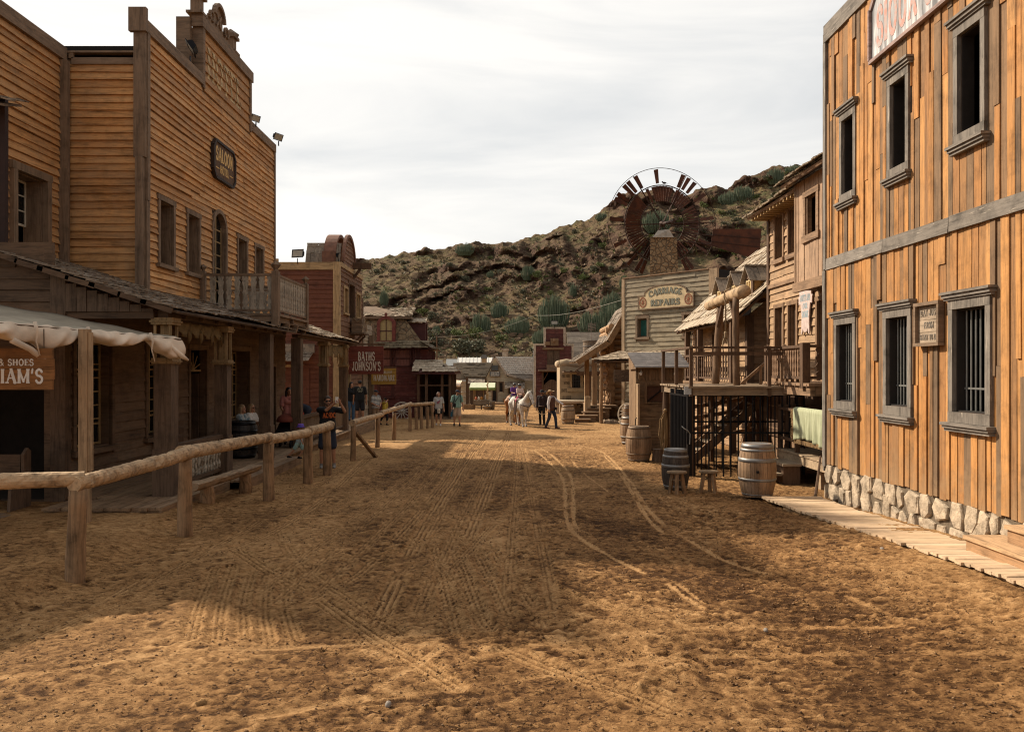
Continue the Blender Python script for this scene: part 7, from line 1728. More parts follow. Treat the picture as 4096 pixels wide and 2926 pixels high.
# =============== MARKET STALL, POTS, CRATES ===============
T=thing('market_stall','little market stall with a green edged canopy and a dark table','stall',(-1.6,55,-.45))
Ys=55.0
m=MB();x0,x1=PX(1043.5,Ys),PX(1099,Ys);xm=PX(1080,Ys);zt,zb=PZ(852,Ys),PZ(862,Ys)
N=18;vs=[];fs=[]
for i in range(N+1):
 t=i/N;x=x0+(x1-x0)*t
 for(y,z)in((Ys+1.1,zt+.06),(Ys+.2,zt-.06-.02*math.sin(t*3)),(Ys-.9,zb+.08)):vs.append((x,y,z))
for i in range(N):
 for j in range(2):q=i*3+j;fs.append((q,q+3,q+4,q+1))
m.add(vs,fs);o=m.build('canopy',plain('pale_green_canvas',(.50,.52,.37),.9),T);o.modifiers.new('S','SOLIDIFY').thickness=.02
m=MB();vs=[];fs=[]
for i in range(N+1):
 t=i/N;x=x0+(x1-x0)*t;vs+=[(x,Ys-.91,zb+.08),(x,Ys-.95,zb-.07-.05*abs(math.sin(i*1.2)))]
for i in range(N):q=i*2;fs.append((q,q+2,q+3,q+1))
o0=len(vs);vs+=[(x1,Ys-.9,zb+.08),(x1,Ys-.9,zb-.18),(x1+.03,Ys+1.1,zt+.06),(x1+.03,Ys+1.1,zt-.25)];fs.append((o0,o0+2,o0+3,o0+1))
m.add(vs,fs);o=m.build('canopy_edge',plain('moss_green_cloth',(.20,.25,.08),.9),T,True);o.modifiers.new('S','SOLIDIFY').thickness=.015
for x,y in((x0+.3,Ys-.8),(x0+.32,Ys+.9),(xm,Ys-.8),(x0+.95,Ys+.9)):p=MB();post_bm(p,x,y,-.5,zb+.1,.06);p.build('pole',W_CREAM,T)
m=MB();ta,tb=PX(1051,Ys-1),PX(1086,Ys-1);m.box(ta,Ys-1,PZ(898,Ys-1),tb,Ys-.1,PZ(888,Ys-1));m.box(ta,Ys-.95,PZ(905,Ys-1),tb,Ys-.9,PZ(903,Ys-1));m.build('table',wood('stall_table',[(.20,.16,.115)],'x'),T)
for x in(ta+.05,(ta+tb)/2,tb-.05):p=MB();post_bm(p,x,Ys-.92,-.55,PZ(898,Ys-1),.08);p.build('table_leg',W_DKBR,T)
for i,(x,c,nm,lb)in enumerate(((1057,(.45,.12,.05),'red_jar','small red jar on the stall table'),(1063,(.7,.65,.55),'white_jug','small white jug on the stall table'),(1069,(.55,.25,.05),'orange_pot','small orange pot on the stall table'),(1074,(.2,.12,.06),'brown_basket','brown basket on the stall table'),(1078,(.72,.70,.62),'white_bottle','tall white bottle on the stall table'))):
 m=MB();X_=PX(x,54.4);m.lathe([(.07,0),(.1,.08),(.085,.16),(.045,.22+(.12 if 'bottle' in nm else 0)),(.055,.25+(.12 if 'bottle' in nm else 0))],(X_,54.4,PZ(888,54)),10);o=m.build(nm,plain(nm,c,.5),None,True);tag(o,lb,nm.split('_')[1],'goods on the market stall');rebase(o,(X_,54.4,PZ(888,54)))
m=MB();r_=random.Random(4);xx=PX(1082,54)
for k in range(26):z=PZ(884,54)+k*.045;a=r_.uniform(0,6.28);m.ell((xx+.05*math.cos(a),53.9+.05*math.sin(a),z),(.05,.05,.06),6,4)
o=m.build('garlic_braid',plain('dry_garlic',(.42,.31,.17),.9));tag(o,'plaited string of dry produce hanging from the stall canopy','produce');rebase(o,(xx,53.9,PZ(884,54)))
for x,Y_,r0,h_,lb in((1082,53.5,.30,.32,'wide grey pot on the ground before the market stall'),(1093,54,.2,.62,'tall grey pot on the ground beside the market stall')):
 m=MB();z0=gf(0,Y_)-.02;m.lathe([(r0*.7,0),(r0*.95,h_*.9),(r0*1.05,h_*.92),(r0*1.05,h_),(r0*.85,h_),(r0*.8,h_*.8)],(PX(x,Y_),Y_,z0),16);o=m.build('plant_pot',plain('grey_pot',(.27,.225,.175),.8),None,True);tag(o,lb,'pot','pots by the market stall');rebase(o,(PX(x,Y_),Y_,z0))
for x,Y_,w_,lb in((1037,55,.5,'wooden crate of produce on the ground left of the market stall'),(1046,54.5,.45,'paler wooden crate right beside the market stall table'),(1124,64,.6,'wooden crate on the boardwalk of the grey gabled house')):
 X_=PX(x,Y_);z0=gf(0,Y_)if Y_<60 else-.34;T=thing('wooden_crate',lb,'crate',(X_,Y_,z0),'wooden crates by the far houses')
 m=MB();h_=.36
 for k in range(3):m.box(X_-w_/2,Y_-.25,z0+k*.12,X_+w_/2,Y_-.22,z0+k*.12+.105);m.box(X_-w_/2,Y_+.22,z0+k*.12,X_+w_/2,Y_+.25,z0+k*.12+.105)
 m.box(X_-w_/2,Y_-.215,z0,X_-w_/2+.03,Y_+.215,z0+h_);m.box(X_+w_/2-.03,Y_-.215,z0,X_+w_/2,Y_+.215,z0+h_);m.box(X_-w_/2+.035,Y_-.21,z0+.24,X_+w_/2-.035,Y_+.21,z0+.3);m.build('slats',wood('crate_slats',[(.33,.225,.13),(.27,.18,.10)],'x'),T)
for x,y0,y1,Y_,lb in((970,822,746,70,'dark wooden utility pole on the slope behind the hardware porch'),(1027,800,738,88,'thin dead stalk pole on the scree slope')):
 m=MB();a,b=P(x,y0,Y_),P(x-.5,y1,Y_);m.tube([a,b],[.09,.06]if Y_==70 else[.05,.03],6);o=m.build('utility_pole',W_DKBR);tag(o,lb,'pole');rebase(o,a)
m=MB();a,b=P(970,748,70),P(1188,700,72)
m.tube([a.lerp(b,t)+Vector((0,0,-.5*math.sin(math.pi*t)))for t in np.linspace(0,1,12)],.012,4);a,b=P(1188,700,72),P(1383,665,41);m.tube([a.lerp(b,t)+Vector((0,0,-.3*math.sin(math.pi*t)))for t in np.linspace(0,1,12)],.012,4)
o=m.build('overhead_wire',plain('pale_wire',(.35,.33,.28),.6));tag(o,'thin wire strung from the utility pole across the slope','wire')
# =============== WINDMILL ===============
def make_windmill():
 Yw=52.0;c=P(1470,497,Yw);s=Yw/K
 T=thing('rusty_windmill','big rusty wind pump wheel with missing blades and a tail vane on a stone tower','windmill',(PX(1471,Yw),Yw,0))
 RU=plain('rust',(.115,.042,.022),.75,.25,col2=(.06,.026,.017),scale=1.8);RD=plain('dark_rust_iron',(.05,.025,.018),.7,.4)
 ST=stone('tower_rubble',(.24,.155,.085),(.34,.24,.14),(.12,.09,.065),3.2,1.0)
 m=MB();a=[P(1437,640,Yw),P(1510,640,Yw),P(1508,640,Yw+2.2),P(1437,640,Yw+2.2)];b=[P(1443,527,Yw+.1),P(1502,527,Yw+.1),P(1500,527,Yw+2),P(1444,527,Yw+2)]
 g0=[Vector((q.x*1.02,q.y,-.5))for q in a];m.hexa(g0+b);m.build('stone_tower',ST,T)
 m=MB();xk=PX(1471,Yw);z0=PZ(527,Yw);m.hexa([(xk-.7,Yw-.05,z0),(xk+.75,Yw-.05,z0),(xk+.6,Yw+1.6,z0),(xk-.6,Yw+1.6,z0),(xk-.3,Yw+.1,z0+.5),(xk+.45,Yw+.0,z0+.55),(xk+.3,Yw+1.2,z0+.5),(xk-.2,Yw+1.2,z0+.5)]);m.build('cap_stone',plain('pale_capstone',(.42,.38,.32),.9,var=.4,scale=3,bump=.6),T)
 wc=Vector((c.x,Yw+2.35,c.z));
 wc=P(1470,497,Yw+2.35);s=(Yw+2.35)/K
 tilt=Matrix.Translation(wc)@Matrix.Rotation(R(8),4,'Z')
 m=MB(tilt)
 def ring(r,t,full=360,a0=0):
  pts=[(r*math.cos(R(a0+full*i/60)),0,r*math.sin(R(a0+full*i/60)))for i in range(61)];m.tube(pts,t,5,caps=False)
 ring(124*s,.022,300,-35);ring(86*s,.04);ring(50*s,.035);
 for k in range(6):
  a=R(k*60+3)
  for dy in(-.1,.12):m.tube([(.2*math.cos(a),dy,.2*math.sin(a)),(124*s*math.cos(a),0,124*s*math.sin(a))],.028,5)
 m.ell((0,0,0),(.22,.35,.22),12,8);m.tube([(0,0,0),(0,-2.4,-.25)],.1,8);m.build('wheel_frame',RD,T)
 r=random.Random(8)
 def blade(mb,ang,r0,r1,w0,w1,tw):
  ca,sa=math.cos(ang),math.sin(ang);q=[]
  for rr,w in((r0,w0),(r1,w1)):
   for sg_ in(-1,1):
    u=sg_*w/2;q.append((rr*ca-u*math.cos(tw)*sa,u*math.sin(tw),rr*sa+u*math.cos(tw)*ca))
  t=Vector((0,.012,0));p_=[Vector(v)for v in(q[0],q[1],q[3],q[2])];mb.hexa([v-t for v in p_]+[v+t for v in p_])
 inner=[a for a in range(0,360,5)if not any(lo<=a<=hi for lo,hi in((31,36),(66,71),(106,111),(116,131),(231,238),(318,322)))]
 for i in inner:b_=MB(tilt);blade(b_,R(i),51*s,84*s,3.6*s,7.0*s,R(28));b_.build('inner_blade',RU,T)
 for i in(176,148,154,137,131,121,97,66,59,51,35,8,205,229,240,246,300,306,339,330):b_=MB(tilt);blade(b_,R(i),90*s,121*s,7.0*s,10.0*s,R(r.uniform(10,38)));b_.build('outer_blade',RU,T)
 Yv=Yw-.2;pt=lambda x,y:(PX(x,Yv),PZ(y,Yv))
 m=MB(FY(Yv));m.prism([pt(1577,545),pt(1583,508),pt(1688,508),pt(1690,512),pt(1685,575),pt(1680,576)][::-1],-.02,.02);vo=m.build('tail_vane',RU,T)
 m=MB(FY(Yv))
 for a,b in(((1581,521),(1687,530)),((1579,536),(1686,549))):m.beam((pt(*a)[0],.03,pt(*a)[1]),(pt(*b)[0],.03,pt(*b)[1]),.03,.05)
 m.build('vane_rib',RD,vo)
 m=MB();
 for a,b in(((1480,512),(1584,524)),((1482,500),(1584,512)),((1510,535),(1580,543))):m.tube([P(*a,Yw+.3),P(*b,Yv)],.035,5)
 m.build('vane_arm',RD,T)
 return tilt,s
tilt,sw=make_windmill()
m=MB(tilt);z=87*sw;m.ell((.15,0,z+.13),(.15,.07,.075),8,6);m.ell((.02,0,z+.21),(.05,.045,.045),8,6);m.add([(.25,-.03,z+.13),(.25,.03,z+.13),(.46,0,z+.06),(.27,0,z+.16)],[(0,1,2),(0,2,3),(1,3,2)]);m.tube([(-.03,0,z+.21),(-.08,0,z+.2)],[.012,.003],4);m.tube([(.13,0,z+.07),(.13,0,z)],.008,4)
o=m.build('bird',plain('dark_bird',(.03,.03,.035),.7),None,True);tag(o,'small dark bird perched on the inner ring of the windmill','bird')
# =============== HILLSIDE ===============
SK=np.array([(-400,830),(0,800),(300,700),(500,640),(640,605),(760,588),(815,576),(880,566),(930,558),(1000,549),(1130,540),(1180,528),(1215,518),(1250,503),(1300,488),(1330,474),(1352,456),(1375,440),(1400,432),(1440,436),(1480,436),(1540,430),(1580,424),(1640,405),(1680,394),(1697,378),(1712,372),(1750,374),(1790,362),(1830,350),(1950,325),(2300,290),(3000,330)],float)
def fbm3(a,b,o,seed):return fbm(a,b,o,seed)
def make_hill():
 Yf,Yr=70.0,132.0
 px=np.concatenate([np.linspace(-420,640,50),np.linspace(650,1860,520),np.linspace(1880,3000,60)])
 nt_=300
 tt=np.concatenate([np.linspace(0,1,nt_),np.linspace(1.02,1.6,16)])
 A,Tm=np.meshgrid(px,tt)
 ang=(A-VX)/K
 ys=np.interp(A,SK[:,0],SK[:,1])
 Zr=H+(VY-ys)*Yr/K
 X=ang*(Yf+(Yr-Yf)*np.minimum(Tm,1))*(1+.0*Tm);Y=Yf+(Yr-Yf)*Tm
 X=np.where(Tm>1,ang*(Yr+(Yr-Yf)*(Tm-1)),X)
 prof=np.where(Tm<=1,.30*Tm+.70*Tm**1.25,1.0+.05*(Tm-1))
 Z=-.6+(Zr+.6)*prof
 sx=X/1.0;hz=Z
 cl=fbm(sx/17+3,hz/9+Y/60,3,51)
 band=np.exp(-((hz/np.maximum(Zr,1)-.60-.10*np.sin(X/9))/.23)**2)+.75*np.exp(-((hz/np.maximum(Zr,1)-.97)/.09)**2)
 rock=sstep(.16,.46,band*.8+cl*.85-.14)
 but=1-np.abs(fbm(sx/8.5,hz/17,4,61));led=1-np.abs(fbm(sx/14,hz/2.6,3,63));fine=fbm(sx/1.5,hz/1.2,4,65)
 push=rock*(4.2*(but-.55)+1.0*(led-.5)+.55*fine)
 st=4.6;ph=hz/st+1.1*fbm(sx/15,Y/30,3,67);fr=ph-np.floor(ph);terr=(np.clip((fr-.5)/.12,-1,1)*.5+.5-fr)
 push=push+rock*terr*3.0
 Y2=Y-push*sstep(0,.1,Tm)*np.where(Tm>1,0,1)
 Z2=Z+.34*fbm(sx/3.3,Y/3.0,4,71)*sstep(0,.15,Tm)+.13*fbm(sx/.8,Y/.9,3,73)+rock*.6*(but-.5)
 top=sstep(.93,1.0,Tm)*(Tm<=1.0)
 Z2=Z2+top*(.35*fbm(sx/2.2,sx*0,4,75)+.5*np.maximum(0,fbm(sx/6,sx*0,3,77)))
 X2=X*(Y2/Y)
 me=bpy.data.meshes.new('hillside')
 co=np.stack([X2 .ravel(),Y2 .ravel(),Z2 .ravel()],1).astype(np.float32);ny,nx=A.shape
 idx=np.arange(nx*ny).reshape(ny,nx);q=np.stack([idx[:-1,:-1],idx[:-1,1:],idx[1:,1:],idx[1:,:-1]],-1).reshape(-1,4)
 me.vertices.add(len(co));me.vertices.foreach_set('co',co.ravel());me.loops.add(q.size);me.loops.foreach_set('vertex_index',q.ravel().astype(np.int32));me.polygons.add(len(q));me.polygons.foreach_set('loop_start',np.arange(0,q.size,4,dtype=np.int32));me.update(calc_edges=True)
 a=me.attributes.new('rock','FLOAT','POINT');a.data.foreach_set('value',rock.ravel().astype(np.float32))
 t=NT('hill_ground');tc=t.n('ShaderNodeTexCoord');ob=tc.outputs['Object'];ge=t.n('ShaderNodeNewGeometry')
 sp=t.n('ShaderNodeSeparateXYZ');t.l(ge.outputs['Normal'],sp.inputs[0]);at=t.n('ShaderNodeAttribute');at.attribute_name='rock'
 n1=t.noise(ob,.35,8,.65,.3);n2=t.noise(ob,1.6,7,.7);n3=t.noise(ob,.12,4,.6);n4=t.noise(ob,.8,6,.65,.6)
 soil=t.ramp(n2,[(.30,(.06,.04,.024)),(.5,(.135,.09,.052)),(.68,(.21,.15,.085))])
 grass=t.ramp(n2,[(.3,(.10,.085,.035)),(.65,(.27,.215,.09))]);green=t.ramp(n2,[(.3,(.04,.048,.022)),(.7,(.115,.12,.052))])
 soil=t.mix('MIX',t.ramp(n4,[(.52,0.0),(.66,.8)]),soil,grass);soil=t.mix('MIX',t.ramp(n1,[(.50,0.0),(.64,.8)]),soil,green)
 mp=t.n('ShaderNodeMapping');mp.inputs['Scale'].default_value=(1,1,2.4);t.l(ob,mp.inputs[0]);n5=t.noise(mp.outputs[0],.9,9,.72,.5)
 rk=t.ramp(n5,[(.30,(.022,.015,.011)),(.47,(.072,.042,.028)),(.62,(.125,.074,.05)),(.78,(.19,.125,.085))])
 steep=t.ramp(sp.outputs['Z'],[(.50,1.0),(.78,0.0)])
 f=t.math('MULTIPLY',t.ramp(at.outputs['Fac'],[(.12,0.0),(.5,1.0)]),t.math('ADD',t.math('MULTIPLY',steep,.55),.45))
 col=t.mix('MIX',f,soil,rk);t.l(col,t.b.inputs['Base Color']);t.b.inputs['Roughness'].default_value=.95;t.b.inputs['Specular IOR Level'].default_value=.1
 hh=t.math('ADD',n5,t.math('MULTIPLY',n2,.6));t.bump(hh,1.0,.45)
 me.materials.append(t.m);o=bpy.data.objects.new('hillside',me);COL.objects.link(o);o['kind']='structure';o['label']='dry rocky hillside with dark cliffs and scree'
 dx=co[:,0]/co[:,1]*K+VX;dy=VY-(co[:,2]-H)/co[:,1]*K
 return co,dx,dy
hill_co,hill_px,hill_py=make_hill()
def hill_at(x,y,r=5):
 for rr in(r,r*2,r*4,r*9):
  m=np.nonzero((np.abs(hill_px-x)<rr)&(np.abs(hill_py-y)<rr))[0]
  if len(m):k=m[np.argmin(hill_co[m,1])];return Vector(hill_co[k].tolist())
 return None
CG=NT('spurge_green');vec,rnd,ob=CG.coord((1,1,1));cb=CG.ramp(rnd,[(0,(.075,.105,.065)),(.5,(.115,.15,.095)),(.9,(.15,.18,.115)),(1,(.19,.195,.125))]);CG.l(cb,CG.b.inputs['Base Color']);CG.b.inputs['Roughness'].default_value=.75;CG.b.inputs['Specular IOR Level'].default_value=.2
DS=plain('dry_stems',(.16,.11,.075),.9,var=.4)
def spurge_mesh(n,rx,h,seed,r=.07):
 m=MB();q=random.Random(seed)
 for k in range(n):
  a=q.uniform(0,6.28);d=math.sqrt(q.random());x,y=d*rx*math.cos(a),d*rx*.6*math.sin(a)
  hh=h*(1-.45*d*d)*q.uniform(.72,1.08);ln=.35*d
  bx,by=x*.72,y*.72;rr=r*q.uniform(.7,1.1)
  m.tube([(bx,by,-.15),(x*1.0+ln*math.cos(a)*.5,y+ln*math.sin(a)*.3,hh*.3),(x*1.06+ln*math.cos(a)*.6,y*1.05,hh*.7),(x*1.07+ln*math.cos(a)*.6,y*1.05,hh)],[rr*.8,rr,rr,rr*.55],5)
 return m
SP=[]
for i,(n,rx,h,sd)in enumerate(((230,1.0,1.0,1),(200,1.0,1.0,2),(240,1.0,1.0,3))):
 m=spurge_mesh(n,rx,h*1.0,sd,.028);SP.append(m)
spurge_list=[(1008,1048,540,566),(1051,1093,682,726),(1096,1133,657,694),(1127,1178,688,729),(1153,1182,578,609),(1201,1266,640,714),(1181,1220,714,755),(1280,1332,690,738),(1318,1384,662,735),(1340,1384,645,690),(1257,1282,620,648),(846,865,632,667),(960,976,711,726),(1166,1190,777,794),(1422,1481,455,502),(1590,1630,415,444),(1622,1667,402,436),(1705,1744,363,397),(1747,1782,358,377),(1316,1344,462,480),(1295,1312,680,704),(1075,1090,592,606),(884,900,700,716),(1380,1400,600,630)]
spurge_say=['round green cactus clump standing on the skyline left of centre','wide cactus clump low on the slope above the grey house roof','cactus clump in the gap between two others above the gabled house','cactus clump with a ragged top right of the pair above the gabled house','small cactus clump high on the dark cliff face','largest rounded cactus clump on the mid slope above the maroon barn','cactus clump just above and left of the maroon false front','left lobe of the big cactus thicket beside the carriage shop','middle of the big cactus thicket beside the carriage shop','upper lobe of the big cactus thicket beside the carriage shop','small cactus clump up the slope from the largest clump','thin hanging cactus clump on the rock above the hardware house','small cactus clump right of the hardware house roof','dark low cactus clump behind the shingled grey roof','cactus clump seen through the windmill wheel','left cactus clump on the crest right of the windmill','right cactus clump on the crest right of the windmill','cactus clump on top of the tall rock outcrop','low cactus clump on the crest beside the tall house roof','cactus clump on the skyline left of the windmill','small pale cactus clump left of the big thicket','tiny cactus clump on the upper slope below the skyline','tiny cactus clump on rock right of the hardware roof','narrow cactus clump by the carriage shop roof corner']
SPM=[]
for i,m in enumerate(SP):
 o=m.build('cactus_clump',CG.m);SPM.append(o.data);bpy.data.objects.remove(o)
for i,((x0,x1,y0,y1),say)in enumerate(zip(spurge_list,spurge_say)):
 p=hill_at((x0+x1)/2,y1,6)
 if p is None:continue
 s=p.y/K;w=(x1-x0)*s/2.25;h=(y1-y0)*s*.98
 o=bpy.data.objects.new('cactus_clump',SPM[i%3]);COL.objects.link(o);o.location=(p.x,p.y-.3,p.z-.25);o.scale=(w,w*.9,h);o.rotation_euler=(0,0,0)
 tag(o,say,'cactus','cactus clumps on the hillside')
def shrub_mesh(seed,n=520,leaf=.07,dry=False):
 q=random.Random(seed);m=MB();lobes=[(q.uniform(-.55,.55),q.uniform(-.45,.45),q.uniform(.15,.55),q.uniform(.28,.5))for _ in range(7)]
 m.mat=1
 for(x,y,z,r)in lobes:
  for _ in range(3):m.tube([(x*.1,y*.1,-.1),(x*.6+q.uniform(-.1,.1),y*.6,z*.6),(x+q.uniform(-.2,.2),y+q.uniform(-.2,.2),z+r*q.uniform(.5,1.0))],[.02,.014,.005],3)
 m.mat=0
 for _ in range(n):
  x,y,z,r=q.choice(lobes);v=Vector((q.gauss(0,1),q.gauss(0,1),q.gauss(0,1))).normalized()*r*q.uniform(.55,1.02);c=Vector((x,y,z))+v
  if c.z<0:continue
  u=Vector((q.gauss(0,1),q.gauss(0,1),q.gauss(0,1))).normalized();w=u.cross(Vector((q.gauss(0,1),q.gauss(0,1),1))).normalized();s=leaf*q.uniform(.6,1.4)
  m.add([c-u*s,c+w*s*.45,c+u*s,c-w*s*.45],[(0,1,2,3)])
 return m
def leafmat(name,cols):
 t=NT(name);vec,rnd,ob=t.coord();t.l(t.ramp(rnd,[(i/(len(cols)-1),c)for i,c in enumerate(cols)]),t.b.inputs['Base Color']);t.b.inputs['Roughness'].default_value=.7;t.b.inputs['Specular IOR Level'].default_value=.15;return t.m
LM=[leafmat('shrub_grey_green',[(.07,.08,.05),(.12,.125,.08),(.16,.155,.10)]),leafmat('shrub_bright',[(.07,.10,.025),(.12,.155,.045),(.17,.19,.07)]),leafmat('shrub_straw',[(.16,.125,.06),(.26,.205,.10),(.33,.265,.14)])]
TW=plain('twigs',(.10,.075,.055),.9)
SHM=[]
for i in range(3):
 m=shrub_mesh(20+i,560 if i<2 else 420,.085 if i<2 else .06);o=m.build('shrub',[LM[i],TW]);SHM.append(o.data);bpy.data.objects.remove(o)
q=random.Random(41);lab=['grey green shrub on the dry hillside','bright green shrub on the dry hillside','straw-coloured dry bush on the hillside']
spots=[(955,745,0,1.3),(975,762,0,1.6),(905,738,1,1.0),(940,690,1,1.1),(1020,740,1,1.3),(1052,742,1,1.5),(1000,735,0,1.0),(1110,750,1,1.2),(1040,778,0,2.2),(1060,775,0,1.5),(960,700,0,1.0),(885,715,0,1.1),(1085,640,1,1.0),(1190,610,1,.9),(1250,600,1,1.1),(1290,615,1,1.1),(1300,560,0,1.2),(1340,545,1,1.0),(1225,650,1,.8),(1320,600,0,1.2),(1530,480,1,1.1),(1560,455,1,1.2),(1600,470,1,1.0),(1420,560,1,1.0),(830,600,0,.9),(850,590,0,.8),(900,580,0,.9),(980,570,2,.9),(1090,545,2,.9),(1065,548,2,.8),(1120,560,2,.9)]
for k in range(210):
 x=q.uniform(810,1400)if k<85 else q.uniform(1400,1760);top=float(np.interp(x,SK[:,0],SK[:,1]));lowb=800 if x<1390 else 560
 spots.append((x,top+4+(lowb-top)*q.random()**.9,q.choice([0,0,0,1,2,2]),q.uniform(.35,1.0)))
nn=0
for(x,y,kd,s)in spots:
 p=hill_at(x,y,5)
 if p is None:continue
 o=bpy.data.objects.new('shrub',SHM[kd]);COL.objects.link(o);o.location=(p.x,p.y-.1,p.z-.1);o.scale=(s*q.uniform(.9,1.3),s,s*q.uniform(.7,1.1));o.rotation_euler=(0,0,q.uniform(0,6.28))
 tag(o,lab[kd],'shrub',('grey green shrubs on the hillside','bright green shrubs on the hillside','dry straw bushes on the hillside')[kd])
m=MB();q=random.Random(61);cls=[fbm(np.array([k*.37]),np.array([k*.11]),2,5)[0]for k in range(10)]
for k in range(5200):
 x=q.uniform(800,1400)if k<4000 else q.uniform(1400,1780);top=float(np.interp(x,SK[:,0],SK[:,1]));low=795 if x<1390 else 570
 y=top+3+(low-top)*q.random()
 if fbm(np.array([x/42]),np.array([y/30]),3,83)[0]+q.uniform(-.45,.45)<.05:continue
 p=hill_at(x,y,3)
 if p is None:continue
 kind=q.random();m.mat=0 if kind<.5 else(1 if kind<.68 else 2);s=q.uniform(.18,.5)*(.8 if m.mat==2 else 1)
 for j in range(q.randint(7,11)):
  a=q.uniform(0,6.28);d=Vector((math.cos(a)*q.uniform(.2,1),math.sin(a)*q.uniform(.2,1),q.uniform(.4,1.1)));u=Vector((-math.sin(a),math.cos(a),q.uniform(-.3,.3)))*s*q.uniform(.1,.22);c=p+Vector((0,-.1,-.05))+d*s*q.uniform(.3,.7)
  m.add([c-u,c-d*s*.4,c+u,c+d*s*.45],[(0,1,2,3)])
o=m.build('hillside_scrub',LM);o['kind']='stuff';o['label']='low green and straw scrub and grass tufts covering the hillside'
m=MB();q=random.Random(6)
for k in range(1500):
 x=q.uniform(800,1400)if k<1300 else q.uniform(1400,1700);top=float(np.interp(x,SK[:,0],SK[:,1]));y=top+10+(790-top)*q.random()**.75 if x<1400 else top+10+130*q.random()
 p=hill_at(x,y,4)
 if p is None:continue
 s=.10+.26*q.random()**2.2;vs=[(p.x+s*q.uniform(.6,1.5)*sx_,p.y+s*q.uniform(.6,1.1)*sy_,p.z+s*q.uniform(.25,.6)*sz_)for sz_ in(-1,1)for sx_,sy_ in((-1,-1),(1,-1),(1,1),(-1,1))];m.hexa(vs)
o=m.build('loose_stones',wood('scree_stone',[(.15,.095,.06),(.23,.155,.10),(.09,.06,.042),(.28,.2,.13)],'n'));o['kind']='stuff';o['label']='loose brown stones scattered over the scree slope'
# =============== PEOPLE AND HORSES ===============
def cap(mb,a,b,ra,rb,n=12):
 """tapered capsule with round ends"""
 a,b=Vector(a),Vector(b);d=b-a;L=d.length
 if L<1e-5:mb.ell(a,ra,n,8);return
 pts=[];prof=[]
 for i in range(5):t=math.pi/2*i/4;prof.append((ra*math.sin(t)+1e-4,-ra*math.cos(t)))
 for i in range(5):t=math.pi/2*i/4;prof.append((rb*math.cos(t)+1e-4,L+rb*math.sin(t)))
 mb.lathe(prof,a,n,axis=d)
def melt(mb,name,mat,par,voxel=.011,it=4):
 """fuse overlapping volumes into one continuous skin"""
 me=bpy.data.meshes.new('tmp');off=Vector(par['_o']);me.from_pydata([tuple(Vector(p)-off)for p in mb.v],[],mb.f)
 o=bpy.data.objects.new('tmp',me);COL.objects.link(o)
 r=o.modifiers.new('r','REMESH');r.mode='VOXEL';r.voxel_size=voxel;r.use_smooth_shade=True
 s=o.modifiers.new('s','SMOOTH');s.factor=.5;s.iterations=it
 dg=bpy.context.evaluated_depsgraph_get();m2=bpy.data.meshes.new_from_object(o.evaluated_get(dg));m2 .name=name
 bpy.data.objects.remove(o);bpy.data.meshes.remove(me)
 m2 .materials.clear();m2 .materials.append(mat);m2 .polygons.foreach_set('use_smooth',[True]*len(m2 .polygons))
 x=bpy.data.objects.new(name,m2);COL.objects.link(x);x.parent=par;x['_o']=tuple(off);return x
def ik(s,t,l1,l2,hint):
 s,t=Vector(s),Vector(t);d=t-s;L=min(d.length,(l1+l2)*.995);d.normalize()
 a=(l1*l1-l2*l2+L*L)/(2*L);h=math.sqrt(max(0,l1*l1-a*a));hv=Vector(hint);hv=hv-d*hv.dot(d);hv.normalize()
 return s+d*a+hv*h,s+d*L
SKIN=plain('skin',(.46,.245,.155),.55,var=.12,scale=9);SKIN_T=plain('tanned_skin',(.36,.18,.105),.55,var=.12,scale=9)
HB=plain('dark_brown_hair',(.045,.024,.014),.6,scale=30,var=.4);HBL=plain('near_black_hair',(.018,.012,.01),.5,scale=30);HBO=plain('fair_hair',(.30,.20,.11),.6,scale=30,var=.4)
EYE=plain('eye_dark',(.02,.015,.012),.3);LIP=plain('lip',(.30,.10,.08),.5)
def cloth(n,c,**k):return plain(n,c,.85,var=k.pop('var',.25),scale=k.pop('scale',5),**k)
